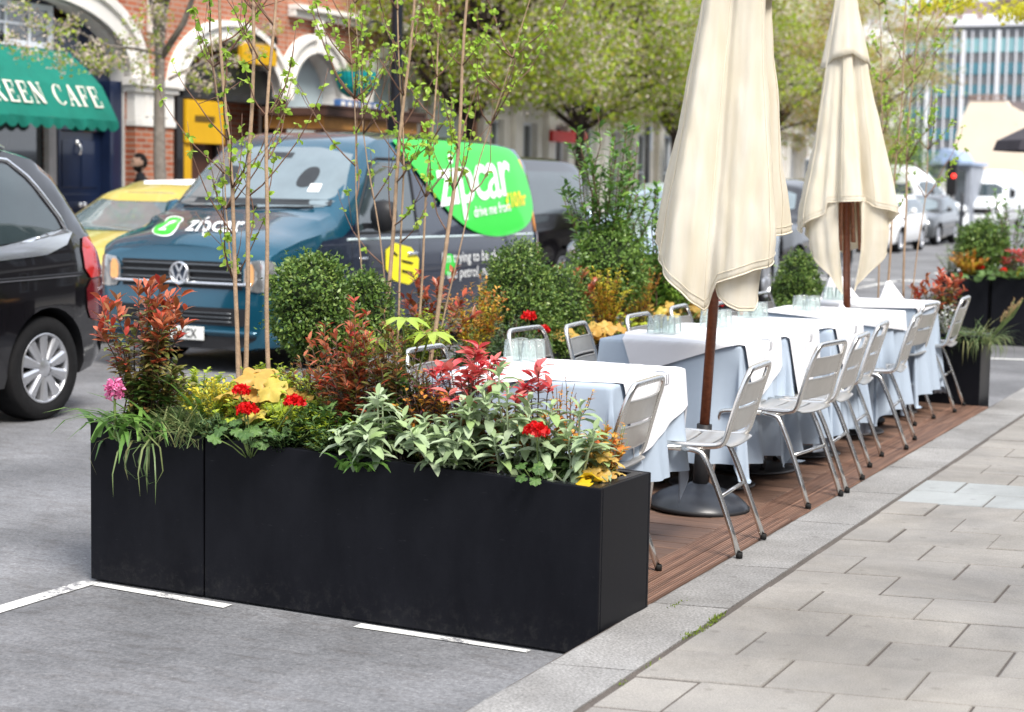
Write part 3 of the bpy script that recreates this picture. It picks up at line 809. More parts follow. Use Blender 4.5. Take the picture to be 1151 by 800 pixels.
v.strip('sliding_rail', [(3.05,.94),(4.34,.96)], 'l', M_ink, .010, 0); v.strip('rail_highlight', [(3.05,.925),(4.32,.945)], 'l', pm('dark_trim', (.12,.12,.13), .25, .6), .006, .004)
v.patch('tail_light', [(4.34,1.19),(4.52,1.20),(4.62,1.14),(4.68,.97),(4.62,.93),(4.36,.92)], 'l', M_red, .012, 6, 1)
v.patch('tail_light', [(4.36,.91),(4.62,.92),(4.68,.94),(4.67,.68),(4.52,.62),(4.38,.66)], 'l', pm('dark_red_lens', (.12,.008,.012), .1, coat=1), .010, 6, 1)
m = MB()
for s_ in (-1, 1):
    m.tube(smooth_path([(s_*.66,1.9,1.74),(s_*.68,2.2,1.84),(s_*.68,3.1,1.89),(s_*.67,3.6,1.86),(s_*.65,3.85,1.78)], 2), .016, 8)
m.build('roof_rail', M_chrome, v.root)
v.patch('rear_window', [(-.62,1.26),(.62,1.26),(.52,1.62),(-.52,1.62)], 'b', M_glass, .006, 6, 0)
v.plate(None, 'b', 0, .75)

def car(name, label, paint, loc, rz=0, kind='hatch', front=True, rear=False, grp=None, cat='car', plate=None, detail=True):
    if kind == 'hatch':
        sp = dict(paint=paint, taper=.3, crown=.06, wr=.32, wheels=(.78, 3.25),
            top=[(0,.68),(.05,.74),(.3,.84),(.8,.94),(1.05,1.0),(1.75,1.36),(2.1,1.45),(3,1.47),(3.5,1.40),(3.9,1.1),(4.05,.9),(4.1,.6)],
            w=[(0,.62),(.06,.72),(.2,.80),(.6,.86),(1,.88),(3.3,.88),(3.9,.82),(4.1,.68)], bot=[(0,.2),(4.1,.28)], belt=[(0,.75),(1,.9),(3,.95),(4.1,1.0)])
    elif kind == 'suv':
        sp = dict(paint=paint, taper=.28, crown=.06, wr=.37, wheels=(.88, 3.7),
            top=[(0,.85),(.05,.92),(.3,1.02),(.9,1.12),(1.15,1.18),(1.8,1.62),(2.2,1.72),(3.6,1.74),(4.2,1.66),(4.45,1.3),(4.55,1.05),(4.65,.7)],
            w=[(0,.7),(.06,.8),(.2,.88),(.6,.93),(1,.95),(3.9,.95),(4.4,.90),(4.65,.76)], bot=[(0,.28),(4.65,.34)], belt=[(0,.9),(1,1.05),(3,1.1),(4.6,1.12)])
    else:
        sp = van_spec(paint, 5.0, 1.96)
    c = Vehicle(name, label, cat, sp, loc, rz, grp)
    c.wheels(5 if kind != 'suv' else 10, .2)
    H = {'hatch': (1.0, 1.36, .70, .56, 1.05), 'suv': (1.2, 1.62, .76, .62, 1.22), 'van': (1.27, 1.82, .76, .66, 1.3)}[kind]
    zs, zt, wb, wt, _ = H
    c.patch('windscreen', [(-wb,zs),(wb,zs),(wt,zt),(-wt,zt)], 'f', M_wscr, .006, 7, 1)
    L = c.L
    wl_ = {'hatch': [(1.25,.95),(1.75,1.30),(2.1,1.37),(3.0,1.38),(3.35,1.30),(3.6,1.02)], 'suv': [(1.35,1.14),(1.85,1.56),(2.2,1.63),(3.5,1.64),(4.0,1.56),(4.2,1.2)], 'van': [(1.3,1.17),(1.75,1.72),(1.9,1.78),(4.6,1.78),(4.75,1.2)]}[kind]
    for sd_ in ('l', 'r'): c.patch('side_window', wl_, sd_, M_glass, .006, 7, 0)
    zb_ = {'hatch': .5, 'suv': .62, 'van': .7}[kind]
    g = c.patch('grille', [(-.42,zb_),(.42,zb_),(.46,zb_+.2),(-.46,zb_+.2)], 'f', M_black, .008, 4, 0)
    for q in (.05,.1,.15): c.strip('grille_bar', [(-.44,zb_+q),(.44,zb_+q)], 'f', M_chrome, .008, .014, parent=g)
    for sx in (-1, 1):
        c.patch('headlight', [(sx*.46,zb_+.02),(sx*.46,zb_+.2),(sx*.68,zb_+.22),(sx*.74,zb_+.1)], 'f', M_lens, .012, 5, 1)
        m = MB(); hw = itp(sp['w'], 1.4); m.lathe([(.001,-.08),(.07,-.05),(.09,0),(.06,.07),(.001,.09)], 14, Matrix.Translation((sx*(hw+.12),1.4,zs+.06))); m.box(min(sx*hw*.96,sx*(hw+.08)), max(sx*hw*.96,sx*(hw+.08)), 1.37,1.42, zs-.02,zs+.02)
        m.build('wing_mirror', paint, c.root)
    zr = {'hatch': .85, 'suv': .95, 'van': .9}[kind]
    for sx in (-1, 1):
        c.patch('tail_light', [(sx*.5,zr-.1),(sx*.5,zr+.05),(sx*.72,zr+.08),(sx*.74,zr-.12)], 'b', M_red, .012, 4, 1)
    c.patch('rear_window', [(-.6,zs+.08),(.6,zs+.08),(.52,zt-.06),(-.52,zt-.06)], 'b', M_glass, .006, 6, 0)
    c.patch('lower_grille', [(-.6,.26),(.6,.26),(.6,.40),(-.6,.40)], 'f', M_black, .008, 4, 0)
    c.plate(plate, 'f', 0, zb_-.12 if kind != 'van' else .45)
    c.plate(None, 'b', 0, .62)
    return c
M_yellow = pm('yellow_paint', (.50,.41,.10), .28, 0, .05, 2, coat=1)
yc = car('hatchback_car', 'yellow car parked by the far kerb, half hidden by the blue hire van', M_yellow, (-9.12, 8.1, -.1), 0, 'hatch')
yc.patch('sun_strip', [(-.60,1.27),(.60,1.27),(.56,1.35),(-.56,1.35)], 'f', M_yellow, .010, 5, 1)
yc.patch('pale_roof_panel', [(-.56,1.95),(.56,1.95),(.5,3.4),(-.5,3.4)], 't', M_whitev, .006, 6, 1)
yc.root.scale = (1.0, 1.0, 1.06)
car('parked_minibus', 'black minibus parked at the far kerb directly behind the blue hire van', M_blk, (-8.95, 14.2, -.1), 0, 'van', cat='minibus')
gv = car('estate_car', 'silver blue car with barred chrome grille seen through bushes left of the nearer parasol', pm('silver_blue_paint', (.42,.52,.62), .25, .6, .05, 2, coat=1), (-5.78, 14.7, -.1), 0, 'hatch')
gv.badge('f', 0, .62, .085, .04); gv.root.scale = (1.02, 1, 1.12)
car('off_road_car', 'black off-road car beyond the bushes between the two closed parasols', M_blk, (-6.0, 19.1, -.1), 0, 'suv')
car('small_car', 'small white car facing the camera far down the road right of the farther parasol', pm('white_paint', (.78,.79,.80), .25, 0, .03, 2, coat=1), (-8.95, 39.2, -.1), 0, 'hatch', plate=None)
car('small_car', 'dark grey car close behind the small white car down the road', pm('grey_paint', (.05,.055,.06), .2, .3, .1, 2, coat=1), (-9.5, 46.5, -.1), 0, 'hatch')
# high roofed delivery van, side on
def high_van(label, loc, rz, paint, grp=None):
    L = 5.9
    sp = dict(paint=paint, taper=.10, crown=.05, wr=.34, wheels=(1.0, 4.7),
        top=[(0,.95),(.1,1.05),(.7,1.25),(.95,1.35),(1.55,1.95),(1.9,2.3),(2.4,2.52),(3,2.56),(5.6,2.55),(5.85,2.48),(5.9,2.3)],
        w=[(0,.78),(.1,.88),(.4,.95),(1,.99),(5.6,.99),(5.9,.94)], bot=[(0,.25),(5.9,.35)], belt=[(0,1.05),(1,1.25),(5.9,1.3)])
    c = Vehicle('panel_van', label, 'van', sp, loc, rz, grp); c.wheels(5, .2)
    c.patch('windscreen', [(-.75,1.38),(.75,1.38),(.66,1.95),(-.66,1.95)], 'f', M_glass, .006, 7, 1)
    for sd_ in ('l', 'r'):
        c.patch('side_window', [(1.3,1.3),(1.75,1.85),(2.35,1.85),(2.35,1.3)], sd_, M_glass, .006, 5, 0)
        c.strip('door_seam', [(2.45,2.3),(2.45,.5)], sd_, M_ink, .008, 0); c.strip('door_seam', [(3.7,2.3),(3.7,.5)], sd_, M_ink, .008, 0)
        c.strip('side_moulding', [(1.2,.75),(5.6,.75)], sd_, M_black, .03, 0)
    c.patch('grille', [(-.5,.62),(.5,.62),(.5,.85),(-.5,.85)], 'f', M_black, .008, 4, 0)
    for sx in (-1, 1):
        c.patch('headlight', [(sx*.56,.72),(sx*.56,1.0),(sx*.78,1.02),(sx*.8,.8)], 'f', M_lens, .012, 4, 1)
        m = MB(); m.box(min(sx*.98,sx*1.2), max(sx*.98,sx*1.2), 1.45, 1.5, 1.35, 1.7); m.build('wing_mirror', M_black, c.root, bevel=.02)
    c.plate(None, 'f', 0, .45)
    return c
M_wpaint = pm('white_van_paint', (.74,.76,.78), .3, 0, .04, 1, coat=.8)
high_van('large white high-roofed panel van standing side-on across the far road', (-11.3, 63.5, -.1), rad(70), M_wpaint)
high_van('white van facing the camera farther off, right of the large white panel van', (-12.4, 74, -.1), 0, M_wpaint)
car('small_car', 'pale car at the far right beyond the flower planters', pm('pale_paint', (.6,.66,.7), .3, .2, .03, 2, coat=1), (-8.2, 62, -.1), rad(-30), 'hatch')
# ------------------------------------------------------------------ planters
def planter_metal():
    m, n, l, b = nt('black_planter_metal')
    tc = n.new('ShaderNodeTexCoord')
    nz = n.new('ShaderNodeTexNoise'); nz.inputs['Scale'].default_value = 3.0; nz.inputs['Detail'].default_value = 9; nz.inputs['Roughness'].default_value = .7
    mp = n.new('ShaderNodeMapping'); mp.inputs['Scale'].default_value = (1, 1, .45); l.new(tc.outputs['Object'], mp.inputs['Vector']); l.new(mp.outputs['Vector'], nz.inputs['Vector'])
    r = n.new('ShaderNodeValToRGB'); r.color_ramp.elements[0].position = .35; r.color_ramp.elements[1].position = .75
    r.color_ramp.elements[0].color = (.0045, .0048, .007, 1); r.color_ramp.elements[1].color = (.0095, .010, .0135, 1)
    l.new(nz.outputs['Fac'], r.inputs['Fac'])
    # dusty splashes low down: dried road dirt has its own shape
    sp = n.new('ShaderNodeSeparateXYZ'); l.new(tc.outputs['Object'], sp.inputs[0])
    mr = n.new('ShaderNodeMapRange'); mr.inputs['From Min'].default_value = .16; mr.inputs['From Max'].default_value = 0.0
    l.new(sp.outputs['Z'], mr.inputs['Value'])
    n2 = n.new('ShaderNodeTexNoise'); n2.inputs['Scale'].default_value = 22; n2.inputs['Detail'].default_value = 8; n2.inputs['Roughness'].default_value = .8; l.new(tc.outputs['Object'], n2.inputs['Vector'])
    r2 = n.new('ShaderNodeValToRGB'); r2.color_ramp.elements[0].position = .5; r2.color_ramp.elements[1].position = .8; l.new(n2.outputs['Fac'], r2.inputs['Fac'])
    mu = n.new('ShaderNodeMath'); mu.operation = 'MULTIPLY'; l.new(mr.outputs['Result'], mu.inputs[0]); l.new(r2.outputs['Color'], mu.inputs[1])
    mx = n.new('ShaderNodeMix'); mx.data_type = 'RGBA'; l.new(mu.outputs[0], mx.inputs['Factor']); l.new(r.outputs['Color'], mx.inputs['A']); mx.inputs['B'].default_value = (.04,.039,.038,1)
    # fine scratches
    mp2 = n.new('ShaderNodeMapping'); mp2.inputs['Scale'].default_value = (6, 6, 60); mp2.inputs['Rotation'].default_value = (.5, .9, .3); l.new(tc.outputs['Object'], mp2.inputs['Vector'])
    n3 = n.new('ShaderNodeTexNoise'); n3.inputs['Scale'].default_value = 4; n3.inputs['Detail'].default_value = 6; l.new(mp2.outputs['Vector'], n3.inputs['Vector'])
    r3 = n.new('ShaderNodeValToRGB'); r3.color_ramp.elements[0].position = .70; r3.color_ramp.elements[1].position = .76; l.new(n3.outputs['Fac'], r3.inputs['Fac'])
    m3 = n.new('ShaderNodeMix'); m3.data_type = 'RGBA'; mm = n.new('ShaderNodeMath'); mm.operation = 'MULTIPLY'; mm.inputs[1].default_value = .3; l.new(r3.outputs['Color'], mm.inputs[0])
    l.new(mm.outputs[0], m3.inputs['Factor']); l.new(mx.outputs['Result'], m3.inputs['A']); m3.inputs['B'].default_value = (.09,.09,.095,1)
    l.new(m3.outputs['Result'], b.inputs['Base Color'])
    m4 = n.new('ShaderNodeMapRange'); m4.inputs['To Min'].default_value = .26; m4.inputs['To Max'].default_value = .52; l.new(nz.outputs['Fac'], m4.inputs['Value']); l.new(m4.outputs['Result'], b.inputs['Roughness'])
    b.inputs['Specular IOR Level'].default_value = .12
    bp = n.new('ShaderNodeBump'); bp.inputs['Strength'].default_value = .12; bp.inputs['Distance'].default_value = .02
    n5 = n.new('ShaderNodeTexNoise'); n5.inputs['Scale'].default_value = 1.7; n5.inputs['Detail'].default_value = 2; l.new(tc.outputs['Object'], n5.inputs['Vector'])
    l.new(n5.outputs['Fac'], bp.inputs['Height']); l.new(bp.outputs['Normal'], b.inputs['Normal'])
    MATS['black_planter_metal'] = m
    return m
M_plant = planter_metal()
M_soil = pm('potting_soil', (.035,.024,.017), .95, 0, .5, 30, bump=1, bscale=60)
def planter(label, x0, x1, y0, y1, H=.592, loc=(0,0), rz=0, z0=-.1, grp='black metal planters'):
    t = thing('planter_box', label, 'planter', (loc[0], loc[1], z0), rz, grp)
    m = MB(); w = .018
    # four sheet walls with a folded rim
    m.box(x0, x1, y0, y0 + w, .008, H); m.box(x0, x1, y1 - w, y1, .008, H)
    m.box(x0, x0 + w, y0 + w, y1 - w, .008, H); m.box(x1 - w, x1, y0 + w, y1 - w, .008, H)
    m.build('walls', M_plant, t, bevel=.004)
    m = MB(); r = .035; g = .003
    m.box(x0+g, x1-g, y0+w+.001, y0+w+r, H-.004, H-.001); m.box(x0+g, x1-g, y1-w-r, y1-w-.001, H-.004, H-.001)
    m.box(x0+w+.001, x0+w+r, y0+w+r+.001, y1-w-r-.001, H-.004, H-.001); m.box(x1-w-r, x1-w-.001, y0+w+r+.001, y1-w-r-.001, H-.004, H-.001)
    m.build('rim', pm('planter_rim_metal', (.02,.021,.025), .22, 0, .3, 6, spec=.6), t)
    m = MB(); m.box(x0+w+.002, x1-w-.002, y0+w+.002, y1-w-.002, H-.12, H-.045); m.build('soil', M_soil, t)
    return t
ang = math.atan2(.10, 2.25)
_seam = None
P1 = planter('long black metal planter across the front, full of mixed shrubs, sage and red geraniums', -1.675, 0, 0, .425, loc=(-.004, .006), rz=-rad(3.0))
planter('short black metal planter forming the left front corner beside the long one', -2.245, -1.683, .0, .425, loc=(-.004, .006), rz=-rad(3.0))
sy = [(.56, 2.1), (2.12, 3.7), (3.72, 5.3), (5.32, 6.9)]
for (a, b), lb in zip(sy, ('first road-side black planter behind the corner, holding the nearer birch stems', 'second road-side black planter along the deck, below the clipped green cone', 'third road-side black planter along the deck, with golden foliage', 'fourth road-side black planter at the far left of the deck')):
    planter(lb, -2.30, -1.90, a, b)
planter('black planter closing the far end of the deck behind the last chair', -1.1, -.07, 7.26, 7.66, .59)
planter('black planter at the far left end of the deck around the farther box cone', -2.3, -1.12, 7.26, 7.66, .59)
planter('farther black planter by the road at the right edge, left one of the pair', -1.66, -1.16, 13.55, 14.4, .70, z0=-.1)
planter('farther black planter by the road at the right edge, right one of the pair', -1.13, .25, 13.6, 14.4, .70, z0=-.1)

# the road falls away towards its middle, so these two boxes stand a little taller at their left end
for t in [o for o in COL.objects if o.name.startswith('planter_box') and abs(o.location.x) < .01 and o.location.y < .1]:
    for c in t.children:
        for v_ in c.data.vertices:
            if v_.co.z > .3: v_.co.z += .05 * (-v_.co.x / 2.24)

# ------------------------------------------------------------------ chairs
def brushed():
    m, n, l, b = nt('brushed_aluminium')
    tc = n.new('ShaderNodeTexCoord')
    nz = n.new('ShaderNodeTexNoise'); nz.inputs['Scale'].default_value = 25; nz.inputs['Detail'].default_value = 5; l.new(tc.outputs['Object'], nz.inputs['Vector'])
    r = n.new('ShaderNodeMapRange'); r.inputs['To Min'].default_value = .16; r.inputs['To Max'].default_value = .34; l.new(nz.outputs['Fac'], r.inputs['Value']); l.new(r.outputs['Result'], b.inputs['Roughness'])
    b.inputs['Base Color'].default_value = (.74,.73,.71,1); b.inputs['Metallic'].default_value = 1
    MATS['alu'] = m; return m
M_alu = brushed()
M_alu2 = pm('satin_aluminium', (.60,.585,.56), .38, .9, .05, 20)
M_rub = pm('rubber_foot', (.015,.015,.015), .7)
def make_chair():
    t = thing('bistro_chair', 'chair', 'chair')
    # local: chair faces -X, rear feet near x=0, width along Y
    hw = .212
    for s in (-1, 1):
        # rear leg: foot splayed back, up to the seat rail
        m = MB(); m.tube(smooth_path([(.0, s*.215, .008), (-.07, s*.205, .20), (-.155, s*.205, .405), (-.19, s*.205, .432), (-.26, s*.205, .436)], 2), .0125, 12)
        l_ = m.build('leg', M_alu, t)
        m = MB(); m.lathe([(.001,0),(.0145,0),(.0145,.022),(.012,.024)], 12, Matrix.Translation((.001, s*.215, 0))); m.build('foot_cap', M_rub, l_)
        m = MB(); m.tube(smooth_path([(-.525, s*.19, .008), (-.50, s*.195, .25), (-.485, s*.20, .41), (-.45, s*.205, .436), (-.255, s*.205, .436)], 2), .0125, 12)
        l_ = m.build('leg', M_alu, t)
        m = MB(); m.lathe([(.001,0),(.0145,0),(.0145,.022),(.012,.024)], 12, Matrix.Translation((-.525, s*.19, 0))); m.build('foot_cap', M_rub, l_)
    m = MB(); m.tube([(-.088, -.205, .245), (-.088, .205, .245)], .0085, 10); m.build('stretcher', M_alu, t)
    m = MB(); m.tube([(-.475, -.198, .425), (-.475, .198, .425)], .009, 10); m.tube([(-.19, -.2, .428), (-.19, .2, .428)], .009, 10); m.build('seat_frame', M_alu, t)
    def bx(z):       # x of the backrest at height z
        return float(np.interp(z, [.44, .48, .55, .70, .80], [-.095, -.075, -.055, -.015, .015]))
    # back frame: inverted U running down into the seat rails
    L = [(-.40, hw-.012, .452), (-.16, hw-.012, .448), (-.10, hw-.012, .455), (-.075, hw-.008, .475), (-.055, hw-.006, .55), (-.018, hw-.014, .68), (.005, hw-.026, .745), (.013, hw-.05, .773), (.014, hw-.09, .776)]
    pts = L + [(x, -y, z) for x, y, z in reversed(L)]
    m = MB(); m.tube(smooth_path(pts, 3), .0128, 12); m.build('back_frame', M_alu, t)
    # two wide backrest slats with rolled edges and a thin bar between
    for z0, z1 in ((.515, .605), (.625, .708)):
        m = MB(); n = 10
        for off in (0, 1):
            vs = []
            for i in range(n + 1):
                a = -1 + 2 * i / n; bow = .016 * (1 - a*a)
                for z in (z0, z1):
                    y = a * (hw - .014 - (.006 if z > .65 else 0)); vs.append((bx(z) + bow + (.004 if off else -.002), y, z))
            m.add(vs, [(2*i, 2*i+1, 2*i+3, 2*i+2) if off else (2*i+2, 2*i+3, 2*i+1, 2*i) for i in range(n)], 0, True)
        for z in (z0, z1):
            m.tube([(bx(z) + .016 * (1 - a*a), a * (hw - .014 - (.006 if z > .65 else 0)), z) for a in [-1 + 2*i/n for i in range(n+1)]], .0055, 8)
        m.build('back_slat', M_alu2, t, fixn=False)
    # seat: four wide slats with rolled edges, slightly dished
    for k in range(4):
        x0 = -.500 + k * .113; x1 = x0 + .104; m = MB(); n = 8; vs = []
        for i in range(n + 1):
            a = -1 + 2 * i / n; dz = .010 * a * a + .448
            for x in (x0, x0 + .012, x1 - .012, x1):
                e = -.006 if x in (x0, x1) else 0
                vs.append((x, a * .192, dz + e + .012 * (1 if k == 0 else 0) * 0))
        m.add(vs, [(4*i+j, 4*i+4+j, 4*i+5+j, 4*i+1+j) for i in range(n) for j in range(3)], 0, True)
        m.add([(x, y, z - .004) for x, y, z in vs], [(4*i+1+j, 4*i+5+j, 4*i+4+j, 4*i+j) for i in range(n) for j in range(3)], 0, True)
        m.build('seat_slat', M_alu2, t, fixn=False)
    return t
chair0 = make_chair()
right_ch = [((-.15, .79), 2, 'first chair on the pavement side, half hidden behind the front black planter'),
    ((.035, 1.61), 4, 'whole aluminium chair on the pavement side nearest the front planter, between planter and nearer parasol'),
    ((.01, 2.86), -6, 'third chair on the pavement side, its back just right of the nearer parasol pole'),
    ((.02, 3.40), 4, 'fourth chair on the pavement side, directly overlapping the third'),
    ((-.08, 4.26), 5, 'fifth chair on the pavement side, in the middle of the row'),
    ((-.06, 5.04), 6, 'sixth chair on the pavement side, with its two rear feet on the border boards'),
    ((-.21, 6.12), -4, 'seventh chair on the pavement side, mostly hidden behind the sixth'),
    ((-.15, 6.97), 3, 'last chair on the pavement side, standing against the end planter')]
left_ch = [((-1.44, 1.46), 180, 'chair on the road side behind the red shrub, barely showing between the plants'),
    ((-1.52, 2.70), 176, 'road-side chair behind the pink leaves, left of the pair at the near table'),
    ((-1.42, 3.12), 186, 'road-side chair with a stack of tumblers in front of it on the near table'),
    ((-1.40, 3.98), 180, 'road-side chair at the left end of the second table, lower of its pair'),
    ((-1.45, 4.80), 184, 'road-side chair left of the nearer parasol pole, in front of the golden shrub'),
    ((-1.34, 5.36), 180, 'road-side chair hidden partly by the hem of the nearer parasol'),
    ((-1.44, 6.46), 178, 'road-side chair beside the red flowers right of the nearer parasol')]
def place_chair(i, xy, rz, lab, grp):
    c = chair0 if i == 0 and grp[0] == 'b' and 'pavement' in grp else copy_tree(chair0)
    c.location = (xy[0], xy[1], .003); c.rotation_euler = (0, 0, rad(rz))
    c['label'] = lab; c['group'] = grp
for i, (xy, rz, lab) in enumerate(right_ch): place_chair(i, xy, rz, lab, 'bistro chairs along the pavement side')
for i, (xy, rz, lab) in enumerate(left_ch): place_chair(i + 1, xy, rz, lab, 'bistro chairs along the road side')

# ------------------------------------------------------------------ tables and cloths
M_cloth = pm('white_tablecloth', (.74,.81,.83), .85, 0, .04, 3, bump=.25, bscale=6)
M_cloth2 = pm('white_top_cloth', (.72,.72,.75), .85, 0, .03, 3, bump=.2, bscale=7)
M_under = pm('pale_blue_undercloth', (.36,.43,.52), .85, 0, .05, 3, bump=.3, bscale=6)  # white cloth; its bluish shade is put into the base colour
M_iron = pm('grey_table_base', (.22,.22,.23), .4, .7, .15, 8)
def drape(cx, cy, hx, hy, z, ext, rot, seed, offx=0, offy=0, nx=64, zmin=.06, flare=.10, rip=.05, freq=9, uv=None):
    """square cloth laid over a rectangular table: returns verts, faces"""
    rr2 = random.Random(seed); ph = [rr2.uniform(0, 6.28) for _ in range(4)]
    ca, sa = math.cos(rot), math.sin(rot); vs = []; n = nx
    ex, ey = ext
    for i in range(n + 1):
        for j in range(n + 1):
            u = (-1 + 2*i/n) * ex; v = (-1 + 2*j/n) * ey
            x = u*ca - v*sa + offx; y = u*sa + v*ca + offy
            qx = max(-hx, min(hx, x)); qy = max(-hy, min(hy, y))
            dx, dy = x - qx, y - qy; d = math.hypot(dx, dy)
            if d < 1e-6:
                zz = z + .0015*math.sin(9*x+ph[0])*math.sin(8*y+ph[1]); vs.append((cx+x, cy+y, zz)); continue
            nxn, nyn = dx/d, dy/d
            # perimeter coordinate for ripples
            s = qx*3 + qy*3.3 + math.atan2(nyn, nxn)*.55
            k = min(1, d/.15)
            amp = rip * k * (d/.6)**1.3
            out = .012 + flare*d*.5 + amp*(math.sin(freq*s+ph[2]) + .5*math.sin(freq*1.9*s+ph[3]))
            out = max(.012 + .02*d, out)
            bend = .02*(1-math.exp(-d/.02)); drop = d - bend*.6 - amp*.15
            zz = z - max(0, drop)
            if zz < zmin: out += (zmin - zz)*.15; zz = zmin + .012*math.sin(7*s+ph[0])
            vs.append((cx+qx+nxn*out, cy+qy+nyn*out, zz))
    fs = [(i*(n+1)+j, (i+1)*(n+1)+j, (i+1)*(n+1)+j+1, i*(n+1)+j+1) for i in range(n) for j in range(n)]
    return vs, fs
tabs = [  # cx, cy, hx, hy, rot
    (-.68, 1.16, .39, .38, 'nearest table'), (-.76, 3.02, .36, .29, 'second table'), (-.72, 3.62, .36, .27, 'third table'),
    (-.66, 4.32, .36, .30, 'fourth table'), (-.66, 5.38, .36, .33, 'fifth table'), (-.70, 6.52, .38, .33, 'farthest table')]
near_desc = ['beside the front planter plants', 'left of the nearer parasol pole', 'just behind the nearer parasol pole', 'in the middle of the row', 'left of the farther parasol pole', 'in front of the end planter']
for i, (cx, cy, hx, hy, nm) in enumerate(tabs):
    t = thing('table', '%s under its white cloth, %s' % (nm, near_desc[i]), 'table', (cx, cy, .004), 0, 'bistro tables in a row on the deck')
    m = MB(); m.box(-hx, hx, -hy, hy, .715, .735); m.build('tabletop', pm('table_laminate', (.3,.3,.3), .5), t, bevel=.006)
    m = MB(); m.tube([(0, 0, .03), (0, 0, .714)], .034, 16); m.build('column', M_iron, t)
    m = MB(); m.lathe([(.001,.022),(.05,.022),(.215,.012),(.222,.006),(.22,0),(.001,0)], 36, Matrix.Translation((.12 if i else 0, .06, 0))); m.build('base_plate', M_iron, t)
    vs, fs = drape(cx, cy, hx, hy, .752, (hx+(.60 if i else .44), hy+(.60 if i else .44)), 0, 20+i, nx=84, zmin=.09 + .02*(i % 2), flare=.16, rip=.045, freq=6.5)
    m = MB(); m.add(vs, fs, 0, True)
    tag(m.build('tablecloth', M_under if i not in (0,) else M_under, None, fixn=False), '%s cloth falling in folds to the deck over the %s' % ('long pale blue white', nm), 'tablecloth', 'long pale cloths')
ov = [(-.68, 1.16, .39, .38, (.52, .47), .25, .12, .10, 'nearest table, hanging down at its right corner'), (-.76, 3.02, .36, .29, (.47, .38), .34, .14, .02, 'second table, its pointed corner clipped at the edge'),
      (-.72, 3.62, .36, .27, (.50, .36), .30, .14, .02, 'third table, with one pointed corner hanging beside a chair'), (-.66, 4.32, .36, .30, (.47, .39), .4, .08, .0, 'fourth table, creased on top'),
      (-.66, 5.38, .36, .33, (.45, .40), -.1, .03, .02, 'fifth table by the farther parasol'), (-.70, 6.52, .38, .33, (.44, .38), .04, .0, .0, 'farthest table under two standing napkins')]
for i, (cx, cy, hx, hy, ext, rot, ox, oy, lb) in enumerate(ov):
    vs, fs = drape(cx, cy, hx + .016, hy + .016, .757, ext, rot, 60+i, ox, oy, nx=46, zmin=.2, flare=.16, rip=.018, freq=5)
    m = MB(); m.add(vs, fs, 0, True)
    tag(m.build('top_cloth', M_cloth2, None, fixn=False), 'small bright white cloth over the %s' % lb, 'tablecloth', 'small white top cloths')
# clips, tumblers, napkins
M_tumb = pm('clear_glass_tumbler', (.86,.90,.90), .05, 0, .03, 10, spec=.8)
def tumbler_mat():
    m, n, l, b = nt('glass_tumbler')
    tr = n.new('ShaderNodeBsdfTransparent'); tr.inputs['Color'].default_value = (.95,.98,.97,1)
    gl = n.new('ShaderNodeBsdfGlossy'); gl.inputs['Roughness'].default_value = .03; gl.inputs['Color'].default_value = (.95,.98,.98,1)
    lw = n.new('ShaderNodeLayerWeight'); lw.inputs['Blend'].default_value = .2
    ms = n.new('ShaderNodeMixShader'); l.new(lw.outputs['Fresnel'], ms.inputs['Fac']); l.new(tr.outputs[0], ms.inputs[1]); l.new(gl.outputs[0], ms.inputs[2])
    df = n.new('ShaderNodeBsdfDiffuse'); df.inputs['Color'].default_value = (.85,.88,.88,1)
    m2 = n.new('ShaderNodeMixShader'); m2.inputs['Fac'].default_value = .13; l.new(ms.outputs[0], m2.inputs[1]); l.new(df.outputs[0], m2.inputs[2])
    l.new(m2.outputs[0], n['Material Output'].inputs['Surface']); return m
M_tumb = tumbler_mat()
tum = None; tn = 0
def tumbler(x, y, lab, z=.760):
    """upturned tumbler: open end down, thick base up"""
    global tum
    if tum is None:
        m = MB(); m.lathe([(.036,.0),(.0365,.002),(.034,.04),(.031,.084),(.028,.090),(.001,.090)], 24); m.lathe([(.034,.0005),(.0315,.04),(.0285,.078),(.001,.080)], 24)
        m.lathe([(.0345,.030),(.0362,.034),(.0345,.038)], 24); m.lathe([(.0335,.048),(.0352,.052),(.0335,.056)], 24)
        tum = m.build('tumbler', M_tumb); o = tum
    else:
        o = tum.copy(); COL.objects.link(o)
    o.location = (x, y, z); o.rotation_euler = (0, 0, (x * 37 + y * 11) % 6)
    tag(o, lab, 'glass', 'upturned glass tumblers')
G = [(-.955,1.86-.45,''), ]
spots = [((-.94, 1.40), 'nearest table'), ((-.93, 3.10), 'second table'), ((-.86, 3.72), 'third table'), ((-.88, 4.45), 'fourth table'), ((-.80, 5.30), 'fifth table'), ((-.92, 6.45), 'farthest table')]
off4 = [((-.04,-.04), 'front left'), ((.04,-.035), 'front right'), ((-.035,.045), 'back left'), ((.045,.04), 'back right')]
for (sx_, sy_), nm in spots:
    for (dx, dy), w_ in off4:
        tumbler(sx_ + dx, sy_ + dy, '%s one of the four upturned tumblers on the %s' % (w_, nm))
M_clip = pm('steel_clip', (.5,.52,.55), .3, 1, .05)
